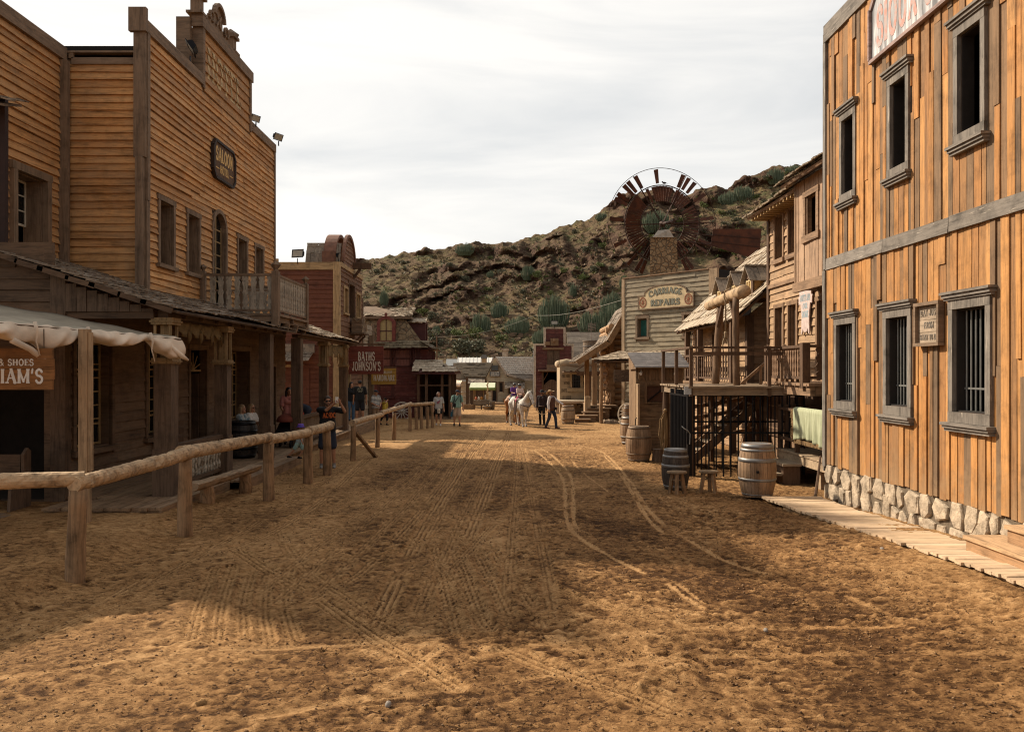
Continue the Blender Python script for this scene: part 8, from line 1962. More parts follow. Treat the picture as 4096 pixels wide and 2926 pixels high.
def person(label,x,y,z,h,yaw,shirt=None,pants=None,shoes=None,skin=None,hair=None,hstyle='short',sleeve=.5,leg=1.0,T_=(0,0,1),armL=None,armR=None,legL=None,legR=None,head=(0,0),hat=None,female=False,fat=1.0,group=None,skirt=False,sole=None,sit=None):
 W=thing('person',label,'person',(x,y,z),group);skin=skin or SKIN
 M=Matrix.Translation((x,y,z))@Matrix.Rotation(yaw,4,'Z');M3=M.to_3x3()
 Tv=Vector(T_).normalized();X=Vector((1,0,0));F=X.cross(Tv)*-1
 F=Tv.cross(X)*-1 if False else Vector((0,-1,0))if Tv.z>.98 else(Vector((0,-1,0))-Tv*Vector((0,-1,0)).dot(Tv)).normalized()
 legL=legL or((.03,0,-1),(.0,.03,-1));legR=legR or((-.03,0,-1),(.0,.03,-1))
 def chain(hipx,lg):a=Vector(lg[0]).normalized()*.242*h;b=Vector(lg[1]).normalized()*.238*h;return a,b
 la,lb=chain(1,legL);ra,rb=chain(-1,legR)
 drop=max(-(la+lb).z,-(ra+rb).z)+.042*h
 pel=Vector((0,0,drop if sit is None else sit));
 hipL,hipR=pel+X*.05*h,pel-X*.05*h
 kL,aL=hipL+la,hipL+la+lb;kR,aR=hipR+ra,hipR+ra+rb
 sw=(.098 if female else .112)*h;neck=pel+Tv*.305*h;shL,shR=pel+Tv*.277*h+X*sw,pel+Tv*.277*h-X*sw
 hy,hp=head;Hu=(Tv*.65+Vector((0,0,1))*.35).normalized()if Tv.z<.9 else Vector((0,0,1))
 HQ=Matrix.Rotation(hy,3,'Z')@Matrix.Rotation(hp,3,'X')if Tv.z>.5 else Vector((0,0,1)).rotation_difference(Hu).to_matrix()
 hc=neck+HQ@Vector((0,-.012*h,.088*h))
 def arm(sh,spec,sgn):
  l1,l2=.168*h,.145*h
  if spec is None:spec=((sgn*.18,.03,-1),(sgn*.05,-.16,-1))
  if spec[0]=='ik':e,w=ik(sh,spec[1],l1,l2,spec[2]);
  else:e=sh+Vector(spec[0]).normalized()*l1;w=e+Vector(spec[1]).normalized()*l2
  return e,w
 eL,wL=arm(shL,armL,1);eR,wR=arm(shR,armR,-1)
 b=MB(M);q=h
 for s_ in(-1,1):
  cap(b,pel+X*s_*.034*q+Tv*.01*q,pel+X*s_*(.03 if female else .04)*q+Tv*.12*q,.062*q*fat,.054*q*fat);cap(b,pel+X*s_*.032*q+Tv*.12*q,pel+X*s_*.046*q+Tv*.235*q,.055*q*fat,.057*q)
 cap(b,shL-X*.02*q,shR+X*.02*q,.036*q,.036*q);cap(b,neck-Tv*.02*q,neck+HQ@Vector((0,-.004*q,.045*q)),.034*q,.029*q)
 for sh,e,w in((shL,eL,wL),(shR,eR,wR)):cap(b,sh,e,.031*q,.023*q);cap(b,e,w,.0235*q,.0155*q)
 for hp_,k,a in((hipL,kL,aL),(hipR,kR,aR)):cap(b,hp_,k,.050*q*(1.08 if female else 1),.032*q);cap(b,k,k.lerp(a,.35)+Vector((0,.006*q,0)),.031*q,.033*q);cap(b,k.lerp(a,.35),a,.031*q,.019*q);cap(b,a+Vector((0,.02*q,-.025*q)),a+Vector((0,-.075*q,-.03*q)),.02*q,.016*q)
 E=lambda c,r:b.ell(hc+HQ@(Vector(c)*q),tuple(v*q for v in r),14,10,HQ)
 E((0,.004,.014),(.043,.053,.050));E((0,-.016,-.026),(.033,.036,.040));E((0,-.052,-.008),(.008,.012,.012));E((.044,.008,-.006),(.007,.011,.016));E((-.044,.008,-.006),(.007,.011,.016));E((0,-.044,-.047),(.014,.011,.011))
 for sgn,e,w,spec in((1,eL,wL,armL),(-1,eR,wR,armR)):
  d=(w-e).normalized();sd=d.cross(Vector((0,1,0)))
  sd=sd.normalized()if sd.length>.1 else Vector((1,0,0));nr=d.cross(sd).normalized();grip=spec is not None and spec[0]=='ik'
  cap(b,w,w+d*.04*q,.017*q,.019*q)
  for k in range(4):
   o_=sd*(k-1.5)*.0095*q;l=(.034,.040,.037,.028)[k]*q;c1=w+d*.05*q+o_;c2=c1+(d*.8+nr*(.7 if grip else .25)).normalized()*l*.6;c3=c2+(d*(.2 if grip else .8)+nr*(1.0 if grip else .5)).normalized()*l*.6
   cap(b,c1-d*.012*q,c2,.0058*q,.0052*q,6);cap(b,c2,c3,.0052*q,.0044*q,6)
  th=w+d*.02*q+sd*sgn*-.016*q;cap(b,th,th+(d*.7+sd*sgn*-.7+nr*.3).normalized()*.034*q,.0065*q,.005*q,6)
 body=melt(b,'body',skin,W,.0085 if h>1.2 else .007,3)
 for s_ in(-1,1):
  ey=MB(M);ey.ell(hc+HQ@Vector((s_*.017*q,-.0505*q,.006*q)),(.007*q,.004*q,.004*q),8,6);ey.build('eye',EYE,W,True)
 mo=MB(M);mo.ell(hc+HQ@Vector((0,-.0535*q,-.030*q)),(.012*q,.004*q,.003*q),8,6);mo.build('mouth',LIP,W,True)
 if hair:
  c=MB(M);Eh=lambda ce,r:c.ell(hc+HQ@(Vector(ce)*q),tuple(v*q for v in r),14,10,HQ)
  Eh((0,.010,.025),(.050,.0535,.052))
  if hstyle in('bob','long'):
   n_=7 if hstyle=='bob' else 8;L=.085 if hstyle=='bob' else .22;wd=.016 if hstyle=='long' else .024
   for k in range(n_):a=R(-15+210*k/(n_-1));p0=hc+HQ@(Vector((.043*math.cos(a),.012+.036*math.sin(a),.012))*q);p1=p0+HQ@(Vector((.018*math.cos(a),.014*math.sin(a),-L))*q);cap(c,p0,p1,wd*q,wd*.9*q,8)
  melt(c,'hair',hair,W,.010,2)
 r_=.0105*h**.5
 if shirt:
  c=MB(M);f_=fat
  hem=-.035 if not skirt else-.06
  for s_ in(-1,1):
   cap(c,pel+X*s_*.036*q+Tv*(hem+.045)*q,pel+X*s_*(.032 if female else .042)*q+Tv*.12*q,.066*q*f_+r_,.055*q*f_+r_);cap(c,pel+X*s_*.034*q+Tv*.12*q,pel+X*s_*.047*q+Tv*.235*q,.056*q*f_+r_,.057*q+r_)
  if female:cap(c,pel+X*.035*q+Tv*.20*q+F*.035*q,pel-X*.035*q+Tv*.20*q+F*.035*q,.038*q+r_,.038*q+r_)
  cap(c,shL-X*.02*q,shR+X*.02*q,.037*q+r_,.037*q+r_)
  if sleeve>0:
   for sh,e,w in((shL,eL,wL),(shR,eR,wR)):
    if sleeve<=.5:cap(c,sh,sh.lerp(e,sleeve*1.5),.033*q+r_,.031*q+r_)
    else:cap(c,sh,e,.033*q+r_,.026*q+r_);cap(c,e,e.lerp(w,.9),.026*q+r_,.02*q+r_)
  so=melt(c,'shirt',shirt,W,.011,3)
 if pants:
  c=MB(M)
  for s_ in(-1,1):cap(c,pel+X*s_*.035*q-Tv*.004*q,pel+X*s_*.034*q+Tv*.05*q,.064*q*fat+r_*.6,.058*q*fat+r_*.5)
  for hp_,k,a in((hipL,kL,aL),(hipR,kR,aR)):
   if leg<=.5:cap(c,hp_,hp_.lerp(k,leg*1.8),.054*q*(1.06 if female else 1)+r_*.7,(.045 if leg>.3 else .05)*q+r_*(1.4 if leg>.3 else .8))
   else:cap(c,hp_,k,.053*q+r_*.6,.035*q+r_*.8);cap(c,k,k.lerp(a,min(1,(leg-.5)*2)),.035*q+r_*.8,.026*q+r_*.9)
  melt(c,'trousers' if leg>.5 else 'shorts',pants,W,.011,3)
 if shoes:
  for a,k in((aL,kL),(aR,kR)):
   c=MB(M);cap(c,a+Vector((0,.018*q,-.022*q)),a+Vector((0,-.062*q,-.027*q)),.025*q,.021*q);cap(c,a+Vector((0,-.04*q,-.027*q)),a+Vector((0,-.088*q,-.029*q)),.022*q,.016*q);cap(c,a+Vector((0,.008*q,-.02*q)),a.lerp(k,.06 if leg<1.01 else .5),.024*q,.024*q if leg<1.01 else .036*q)
   melt(c,'shoe' if leg<1.01 else 'boot',shoes,W,.010,2)
 return dict(W=W,M=M,hc=hc,HQ=HQ,q=q,wL=wL,wR=wR,pel=pel,Tv=Tv,F=F,X=X,shL=shL,shR=shR,eL=eL,eR=eR,kL=kL,kR=kR,aL=aL,aR=aR,neck=neck)
def hatof(p,kind,mat,mat2=None):
 M,hc,HQ,q=p['M'],p['hc'],p['HQ'],p['q'];N=M@Matrix.Translation(hc)@HQ.to_4x4();m=MB(N)
 if kind=='cap':
  m.lathe([(.049*q,.018*q),(.052*q,.03*q),(.048*q,.055*q),(.03*q,.07*q),(.004*q,.074*q)],(0,.006*q,0),16);m.hexa([(-.034*q,-.10*q,.014*q),(.034*q,-.10*q,.014*q),(.046*q,-.03*q,.024*q),(-.046*q,-.03*q,.024*q),(-.032*q,-.099*q,.019*q),(.032*q,-.099*q,.019*q),(.044*q,-.03*q,.031*q),(-.044*q,-.03*q,.031*q)]);m.build('cap',mat,p['W'],True)
 elif kind=='cowboy':
  n=32;vs=[];fs=[]
  for i,(r,z)in enumerate(((.05,.020),(.075,.018),(.10,.020),(.112,.022))):
   for k in range(n):a=2*math.pi*k/n;vs.append((r*q*math.cos(a)*1.0,.006*q+r*q*math.sin(a)*1.05,(z+(.034*(r/.112)**2*abs(math.cos(a))**2.2-.012*(r/.112)**2*abs(math.sin(a))))*q))
  for i in range(3):
   for k in range(n):k2=(k+1)%n;fs.append((i*n+k,i*n+k2,i*n+n+k2,i*n+n+k))
  m.add(vs,fs);o=m.build('hat_brim',mat,p['W'],True);o.modifiers.new('S','SOLIDIFY').thickness=.006
  m=MB(N);m.lathe([(.052*q,.018*q),(.051*q,.045*q),(.046*q,.075*q),(.030*q,.088*q),(.012*q,.080*q)],(0,.006*q,0),20);m.build('hat_crown',mat,p['W'],True)
  m=MB(N);m.lathe([(.0525*q,.022*q),(.0535*q,.022*q),(.053*q,.036*q),(.052*q,.036*q)],(0,.006*q,0),20);m.build('hat_band',mat2 or mat,p['W'],True)
 elif kind=='bucket':m.lathe([(.125*q,-.01*q),(.085*q,.022*q),(.08*q,.06*q),(.065*q,.085*q),(.004*q,.09*q)],(0,.006*q,0),20);m.build('bucket_hat',mat,p['W'],True)
 elif kind=='helmet':m.lathe([(.058*q,.008*q),(.062*q,.02*q),(.060*q,.05*q),(.044*q,.075*q),(.02*q,.086*q),(.003*q,.088*q)],(0,.004*q,0),20);m.ell((0,-.055*q,.016*q),(.04*q,.03*q,.006*q),12,6);m.build('helmet',mat,p['W'],True)
 elif kind=='sunglasses':
  for s_ in(-1,1):m.ell((s_*.019*q,-.054*q,.006*q),(.016*q,.006*q,.011*q),10,6)
  m.box(-.042*q,-.054*q,.008*q,.042*q,-.048*q,.012*q);m.build('sunglasses',M_BLACK,p['W'],True)
 elif kind=='beard':m.ell((0,-.0235*q,-.034*q),(.0335*q,.0335*q,.026*q),12,8);m.build('beard',mat,p['W'],True)
BLK=cloth('black_cotton',(.012,.012,.013));NAVY=cloth('navy_cotton',(.022,.03,.05));
p=person('man in a black band t-shirt and sunglasses photographing with a white phone',PX(727,18.7),18.7,gf(-4.3,18.7),1.78,R(12),BLK,NAVY,cloth('grey_trainers',(.22,.21,.20)),SKIN_T,HB,sleeve=.5,leg=.5,armL=('ik',(.30,-.30,1.60),(.8,-.1,-.8)),armR=('ik',(.16,-.34,1.58),(-.3,-.5,-1)),legL=((.10,-.02,-1),(.06,.03,-1)),legR=((-.10,0,-1),(-.04,.03,-1)),fat=1.08,head=(R(10),0))
hatof(p,'sunglasses',None)
hatof(p,'beard',plain('stubble',(.16,.085,.055),.7));
N=p['M']@Matrix(((1,0,0,0),(0,-1,0,0),(0,0,1,0),(0,0,0,1)))
m=MB(N);letters(m,'AC/DC',.04,1.235,.12,width=.30,n=.148,slices=12,fat=1.3)
m.build('shirt_print',plain('orange_print',(.55,.13,.03),.7),p['W'])
ph=MB(p['M']);ph.box(.19,-.40,1.60,.262,-.388,1.745);o=ph.build('mobile_phone',M_WHITE);tag(o,'white phone held up by the man in the black band t-shirt','phone');rebase(o,p['M']@Vector((.226,-.39,1.6)))
sitL=((.05,-1,-.05),(0,-.05,-1))
bx=thing('porch_bench','plain bench on the hotel porch under the two seated women','bench',(-6.95,20.3,.2));m=MB();m.box(-7.2,19.75,.60,-6.72,21.05,.65);m.build('seat',W_DARKH,bx)
for yy in(19.85,20.95):m=MB();m.box(-7.15,yy-.04,.2,-6.78,yy+.04,.6);m.build('leg',W_DARKH,bx)
p=person('seated woman in a blue and white top with fair hair on the hotel porch',-6.92,20.05,.2,1.66,R(80),cloth('blue_white_top',(.05,.13,.19),col2=(.50,.50,.47),scale=6),cloth('dark_trousers',(.03,.03,.04)),BLK,None,HBO,'bob',.5,1.0,T_=(0,.05,1),sit=.52,legL=sitL,legR=sitL,armL=((.1,-.6,-.7),(-.2,-1,.2)),armR=((-.1,-.5,-.8),(.2,-1,.3)),female=True)
p=person('seated woman in a white top and sunglasses beside the woman in blue',-6.9,20.72,.2,1.64,R(75),cloth('white_top',(.55,.54,.52)),cloth('dark_trousers',(.03,.03,.04)),BLK,None,HBO,'bob',.5,1.0,T_=(0,.05,1),sit=.52,legL=sitL,legR=sitL,armL=((.1,-.4,-.9),(-.2,-1,.1)),armR=((-.1,-.5,-.8),(.2,-1,.2)),female=True);hatof(p,'sunglasses',None)
p=person('woman in a pink t-shirt with long dark hair holding a stroller on the porch',-6.47,22.7,.2,1.70,R(18),cloth('pink_tee',(.50,.20,.17)),cloth('dark_jeans',(.03,.035,.05)),BLK,SKIN_T,HBL,'long',.5,1.0,armL=((.15,-.3,-.9),(-.1,-1,-.25)),armR=((-.15,-.3,-.9),(.1,-1,-.25)),female=True,head=(R(20),0))
st_=thing('stroller','black stroller with a rust red canopy pushed by the woman in pink','stroller',(-6.28,21.75,.2));bx,by=-6.28,21.75
m=MB();m.ell((bx,by,.93),(.26,.30,.22),14,8);m.v=[(a,b_,max(c,.92))for a,b_,c in m.v];m.build('canopy',cloth('rust_canopy',(.17,.045,.03)),st_,True)
m=MB();m.hexa([(bx-.22,by-.25,.45),(bx+.22,by-.25,.45),(bx+.22,by+.2,.4),(bx-.22,by+.2,.4),(bx-.24,by-.28,.6),(bx+.24,by-.28,.6),(bx+.24,by+.3,.92),(bx-.24,by+.3,.92)]);m.build('seat',BLK,st_)
m=MB();
for s_ in(-.22,.22):m.tube([(bx+s_,by+.5,1.05),(bx+s_,by+.25,.7),(bx+s_,by-.3,.32)],.015,5);m.tube([(bx+s_,by-.1,.6),(bx+s_,by+.3,.32)],.015,5)
m.tube([(bx-.22,by+.5,1.05),(bx+.22,by+.5,1.05)],.02,6);m.build('frame',M_BLACK,st_)
for sx,sy in((-.24,-.3),(.24,-.3),(-.24,.3),(.24,.3)):m=MB();m.lathe([(.115,-.025),(.12,0),(.115,.025)],(bx+sx,by+sy,.32),16,axis=(1,0,0));m.build('wheel',M_BLACK,st_)
p=person('man in a navy t-shirt bending over the child in red behind the porch railing',-5.88-.42,24.2,.2,1.80,R(-82),NAVY,cloth('dark_jeans',(.03,.035,.05)),BLK,SKIN_T,HB,sleeve=.5,leg=1.0,T_=(0,-.9,.42),armL=((0,-.25,-1),(0,-.15,-1)),armR=((0,-.3,-1),(0,-.3,-1)),legL=((.04,.08,-1),(0,.1,-1)),legR=((-.04,.02,-1),(0,.1,-1)))
p=person('small child in a red football jacket under the bending man',-6.5,23.75,.2,1.16,R(10),cloth('red_jacket',(.42,.02,.025)),BLK,BLK,SKIN_T,HBL,sleeve=.9,leg=1.0)
N=p['M'];m=MB(N);
for k in range(3):m.box(.118+k*.012,-.05,.86,.124+k*.012,.05,.93)
m.build('sleeve_stripes',M_WHITE,p['W'])
p=person('toddler in a purple and blue bucket hat stepping along the porch edge',PX(664,18.9),18.9,.2,.92,R(88),cloth('mint_tee',(.36,.45,.46)),cloth('aqua_shorts',(.34,.50,.46)),BLK,None,HBO,sleeve=.5,leg=.45,T_=(0,-.12,1),legL=((.02,-.45,-1),(0,.5,-.8)),legR=((-.02,.55,-1),(0,.75,-.8)),armL=((.2,.3,-1),(0,-.1,-1)),armR=((-.2,-.3,-1),(0,-.4,-1)),fat=1.12)
hatof(p,'bucket',plain('tie_dye',(.05,.09,.42),.8,col2=(.30,.06,.34),scale=18))
dk=MB()
for k in range(9):dk.box(-7.26+k*.15,28.45,.1,-7.26+k*.15+.143,35.6,.16-.012*(k%2))
dk.box(-5.93,28.45,-.35,-5.89,35.6,.095);dk=dk.build('bathhouse_walk',W_DECK);tag(dk,'plank walk in front of the red bathhouse','boardwalk');rebase(dk,(-6.6,32,0))
p=person('woman in a black top and blue jeans leaning on the bathhouse corner post',-6.82,33.55,.16,1.72,R(35),BLK,cloth('blue_jeans',(.07,.14,.24)),BLK,None,HBL,'long',.9,1.0,female=True,head=(R(15),0))
p=person('man seen from behind in a black t-shirt with a star on the back',-6.33,33.0,.16,1.80,R(195),BLK,cloth('black_shorts',(.016,.016,.02)),BLK,SKIN_T,HBL,sleeve=.5,leg=.5,fat=1.12,legL=((.06,0,-1),(.04,.02,-1)),legR=((-.06,0,-1),(-.04,.02,-1)))
m=MB(p['M']@Matrix.Translation((0,.155,1.38)));pts=[]
for k in range(11):a=R(90+36*k);r=.095 if k%2==0 else .042;pts.append((r*math.cos(a),r*math.sin(a)))
for a,b in zip(pts[:-1],pts[1:]):m.beam((a[0],0,a[1]),(b[0],0,b[1]),.006,.014,up=(b[1]-a[1],0,a[0]-b[0]))
for k in range(20):a0,a1=R(18*k),R(18*k+18);m.beam((.11*math.cos(a0),0,.11*math.sin(a0)),(.11*math.cos(a1),0,.11*math.sin(a1)),.006,.01,up=(math.sin(a1)-math.sin(a0),0,math.cos(a0)-math.cos(a1)))
m.build('star_emblem',plain('star_print',(.30,.30,.22),.7),p['W'])
tS=NT('striped_knit');tc_=tS.n('ShaderNodeTexCoord');wv=tS.n('ShaderNodeTexWave',bands_direction='Z');wv.inputs['Scale'].default_value=5.2;tS.l(tc_.outputs['Object'],wv.inputs['Vector']);tS.l(tS.ramp(wv.outputs['Fac'],[(.45,(.04,.045,.06)),(.52,(.62,.60,.55))]),tS.b.inputs['Base Color']);tS.b.inputs['Roughness'].default_value=.9
p=person('older man in a striped polo shirt and dark cap by the pale house',PX(834,36.2),36.2,gf(-6,36.2),1.76,R(50),tS.m,cloth('khaki',(.30,.20,.125)),BLK,None,plain('grey_hair',(.3,.28,.25)),sleeve=.5,leg=1.0,fat=1.18,armL=((.3,-.1,-1),(-.6,-.6,-.4)),armR=((-.2,-.1,-1),(.5,-.7,-.4)));hatof(p,'cap',NAVY)
p=person('child in a yellow t-shirt and dark cap with a hand at the face',PX(854,37.2),37.2,gf(-6,37.2),1.36,R(60),cloth('yellow_tee',(.52,.38,.06)),cloth('black_leggings',(.014,.014,.017)),BLK,None,HBO,'bob',.5,.72,armR=('ik',(-.02,-.16,1.20),(-.8,-.3,-.4)),armL=((.2,0,-1),(0,-.3,-1)),legL=((.03,-.3,-1),(0,.1,-1)),legR=((-.03,.3,-1),(0,.5,-1)));hatof(p,'cap',BLK)
p=person('woman in a grey t-shirt and black shorts walking towards the camera',PX(973.5,36.8),36.8,gf(-3.3,36.8),1.66,R(8),cloth('heather_tee',(.42,.40,.385)),cloth('black_shorts',(.016,.016,.02)),cloth('white_trainers',(.62,.58,.55)),None,plain('auburn_hair',(.085,.03,.014),.55,scale=30,var=.4),'bob',.5,.32,legL=((.04,-.22,-1),(-.02,.05,-1)),legR=((-.03,.12,-1),(.0,.42,-1)),armL=((.25,.1,-1),(.1,-.2,-1)),armR=((-.25,-.05,-1),(-.05,-.2,-1)),female=True,fat=1.1,head=(0,R(-10)))
m=MB(p['M']);m.add([(-.09,-.142,1.08),(-.02,-.148,1.06),(.09,-.148,1.22),(.07,-.146,1.26),(-.09,-.146,1.14)],[(0,1,2,3,4)]);o=m.build('shirt_print',plain('coral_print',(.42,.12,.13),.8,col2=(.12,.06,.12),scale=12),p['W']);o.modifiers.new('S','SOLIDIFY').thickness=.012
m=MB(p['M']);m.tube([(.07,-.16,1.18),(.03,-.18,.98),(0,-.19,.84)],.008,5);m.lathe([(.075,0),(.08,.03),(.07,.08),(.04,.12),(.01,.13)],(0,-.2,.72),14);m.hexa([(-.055,-.25,.62),(.055,-.25,.62),(.065,-.16,.66),(-.065,-.16,.66),(-.055,-.255,.63),(.055,-.255,.63),(.07,-.2,.74),(-.07,-.2,.74)])
o=m.build('sun_cap',plain('cream_cap',(.58,.50,.40),.8));tag(o,'cream cap dangling in front of the woman in the grey t-shirt','cap');rebase(o,p['M']@Vector((0,-.2,.62)))
p=person('man in a mint t-shirt and beige shorts walking with a crossbody bag',PX(1014.5,36.6),36.6,gf(-2.4,36.6),1.76,R(14),cloth('mint_shirt',(.22,.36,.30)),cloth('beige_shorts',(.47,.36,.27)),cloth('black_trainers',(.015,.017,.016)),None,HB,sleeve=.5,leg=.5,legL=((.06,-.12,-1),(.02,.06,-1)),legR=((-.05,.1,-1),(-.02,.2,-1)),armL=((.25,.06,-1),(.08,-.1,-1)),armR=((-.22,.0,-1),(-.02,-.12,-1)),head=(R(40),R(4)),fat=1.05);hatof(p,'cap',NAVY);hatof(p,'beard',plain('stubble',(.16,.085,.055)))
m=MB(p['M']);m.box(-.24,-.23,.92,-.10,-.16,1.10);m.tube([(-.17,-.19,1.1),(-.05,-.175,1.28),(.08,-.15,1.46),(.12,-.02,1.50)],.018,5);o=m.build('shoulder_bag',BLK);tag(o,'black crossbody bag worn by the man in the mint t-shirt','bag');rebase(o,p['M']@Vector((-.17,-.19,.92)))
m=MB(p['M']);
for s_ in(-1,1):m.tube([(s_*.15,.12,1.47),(s_*.155,-.07,1.49),(s_*.16,-.15,1.3),(s_*.17,-.05,1.1)],.02,5)
m.ell((0,.22,1.25),(.17,.1,.24),12,8);o=m.build('backpack',plain('charcoal_pack',(.02,.022,.025),.8));tag(o,'dark backpack on the man in the mint t-shirt','backpack');rebase(o,p['M']@Vector((0,.2,1.0)))
m=MB(p['M']);wv_=p['wR'];m.hexa([(wv_.x-.06,wv_.y-.03,wv_.z-.38),(wv_.x+.03,wv_.y-.03,wv_.z-.40),(wv_.x+.03,wv_.y+.04,wv_.z-.40),(wv_.x-.06,wv_.y+.04,wv_.z-.38),(wv_.x-.03,wv_.y-.04,wv_.z-.08),(wv_.x+.06,wv_.y-.04,wv_.z-.08),(wv_.x+.06,wv_.y+.03,wv_.z-.08),(wv_.x-.03,wv_.y+.03,wv_.z-.08)]);o=m.build('blue_visor',plain('petrol_blue',(.02,.10,.15),.7));tag(o,'petrol blue sun visor in the hand of the man in mint','visor');rebase(o,p['M']@(wv_+Vector((0,0,-.4))))
p=person('man in a straw-coloured hat, brown vest and white shirt leading the white horse',PX(1224,35.0),35.0,gf(2,35),1.80,R(62),cloth('white_shirt',(.60,.555,.53)),NAVY,cloth('brown_boots',(.11,.05,.03)),SKIN_T,HBL,sleeve=.9,leg=1.2,legL=((.03,-.38,-1),(0,-.10,-1)),legR=((-.03,.16,-1),(0,.42,-1)),armL=('ik',(.26,-.58,1.02),(.2,.5,-1)),armR=((-.35,.08,-1),(-.15,-.25,-1)),head=(R(-5),R(-22)),fat=1.1)
hatof(p,'cowboy',plain('straw_felt',(.40,.28,.165),.85),plain('hat_ribbon',(.07,.04,.025)));hatof(p,'beard',HBL)
c=MB(p['M']);q_=p['q'];pl=p['pel']
for s_ in(-1,1):cap(c,pl+Vector((s_*.037*q_,0,.02*q_)),pl+Vector((s_*.044*q_,0,.12*q_)),.089*q_,.080*q_);cap(c,pl+Vector((s_*.037*q_,0,.12*q_)),pl+Vector((s_*.052*q_,0,.245*q_)),.078*q_,.072*q_)
melt(c,'vest',cloth('brown_vest',(.09,.042,.026)),p['W'],.012,3)
m=MB(p['M']);m.tube([(.17*math.cos(t),.165*math.sin(t),.93)for t in np.linspace(0,6.283,20)],.022,5,caps=False);m.box(.02,-.21,.84,.16,-.15,.96);m.build('belt',BLK,p['W'])
horse_lead_from=p['M']@p['wR']
p=person('man in black with a black hat standing behind the horse leader',PX(1203,37.2),37.2,gf(1.7,37.2),1.72,R(-25),cloth('black_brown_shirt',(.028,.016,.016)),cloth('black_trousers',(.014,.014,.015)),cloth('dull_boots',(.15,.09,.06)),SKIN_T,HBL,sleeve=.9,leg=1.0,legL=((.05,-.05,-1),(.03,.03,-1)),legR=((-.05,.04,-1),(0,.1,-1)),head=(R(30),0));hatof(p,'cowboy',plain('black_felt',(.012,.012,.013),.8));hatof(p,'beard',HBL)
m=MB(p['M']);m.tube([(.165*math.cos(t),.15*math.sin(t),.93)for t in np.linspace(0,6.283,20)],.02,5,caps=False);m.box(-.2,-.06,.7,-.16,.03,.94);m.build('gun_belt',plain('belt_leather',(.10,.055,.03),.6),p['W'])
def horse(label,x,y,z,yaw,s,coat,mane,hoofm,lead=0,tail=True):
 W=thing('horse',label,'horse',(x,y,z));M=Matrix.Translation((x,y,z))@Matrix.Rotation(yaw,4,'Z')@Matrix.Scale(s,4)
 b=MB(M);V=Vector
 b.ell((0,0,1.12),(.30,.66,.33),18,12);b.ell((0,-.56,1.16),(.26,.30,.34),16,10);b.ell((0,.56,1.20),(.285,.36,.33),16,10);b.ell((0,-.1,1.0),(.29,.5,.30),16,10)
 cap(b,(0,-.62,1.26),(0,-.95,1.62),.215,.135);cap(b,(0,-.55,1.36),(0,-.92,1.70),.13,.10);cap(b,(0,-.93,1.66),(0,-1.03,1.70),.125,.12)
 hx=.06
 cap(b,(hx*.5,-1.0,1.69),(hx,-1.20,1.42),.125,.088);cap(b,(hx,-1.19,1.44),(hx*1.2,-1.30,1.24),.086,.068);b.ell((hx*1.2,-1.31,1.21),(.066,.07,.072),12,8);cap(b,(hx,-1.04,1.60),(hx,-1.10,1.46),.118,.08)
 for sx in(-1,1):b.lathe([(.038,0),(.04,.05),(.022,.12),(.004,.16)],(sx*.075+.03,-.97,1.77),8,axis=(sx*.25,-.15,1))
 fr=((-.16,-.06,.0),(.16,.14,.0));hd=((-.17,.12,0),(.17,-.10,0))
 for sx,dy,up in fr:
  cap(b,(sx*1.05,-.52,1.12),(sx,-.50+dy*.4,.80),.15,.10);cap(b,(sx,-.50+dy*.4,.80),(sx*.95,-.52+dy*.9,.50),.092,.062);b.ell((sx*.95,-.52+dy*.9,.48),(.06,.062,.07),10,7);cap(b,(sx*.95,-.52+dy*.9,.47),(sx*.95,-.51+dy*1.3,.17),.047,.04);b.ell((sx*.95,-.515+dy*1.3,.15),(.05,.052,.05),10,7);cap(b,(sx*.95,-.52+dy*1.3,.14),(sx*.95,-.57+dy*1.3,.06),.042,.05)
 for sx,dy,up in hd:
  cap(b,(sx*.95,.58,1.14),(sx,.44+dy*.5,.86),.21,.135);cap(b,(sx,.44+dy*.5,.86),(sx*.95,.70+dy,.54),.11,.066);b.ell((sx*.95,.71+dy,.53),(.055,.065,.08),10,7);cap(b,(sx*.95,.70+dy,.52),(sx*.95,.63+dy*1.2,.18),.052,.042);b.ell((sx*.95,.63+dy*1.2,.16),(.052,.054,.05),10,7);cap(b,(sx*.95,.62+dy*1.2,.15),(sx*.95,.57+dy*1.2,.06),.044,.05)
 melt(b,'body',coat,W,.016,5)
 for sx,y_ in((fr[0][0],-.58+fr[0][1]*1.3),(fr[1][0],-.58+fr[1][1]*1.3),(hd[0][0],.56+hd[0][1]*1.2),(hd[1][0],.56+hd[1][1]*1.2)):h_=MB(M);h_.lathe([(.068,0),(.07,.01),(.052,.085)],(sx*.95,y_,.0),12);h_.build('hoof',hoofm,W,True)
 t=MB(M);rr=random.Random(3)
 for k in range(46):a=rr.uniform(0,6.28);d=rr.uniform(0,.05);ox,oy=math.cos(a),math.sin(a);t.tube([(d*ox,.86+d*oy,1.30),(d*ox*1.4,.98+d*oy,1.16),(d*ox*2.2+rr.uniform(-.02,.02),1.0+d*oy*2.5,.8),(d*ox*1.8+rr.uniform(-.03,.03),.98+d*oy*3,.26+rr.uniform(0,.22))],[.028,.03,.024,.006],5)
 t.build('tail',mane,W,True)
 t=MB(M)
 for k in range(34):f=k/33;y_=-.52-.46*f;z_=1.52+.30*f;t.tube([(0,y_,z_-.02),(.06,y_-.02,z_+.02),(.13,y_+.02,z_-.16),(.15+rr.uniform(-.02,.02),y_+.03,z_-.30-rr.uniform(0,.06))],[.03,.03,.022,.006],5)
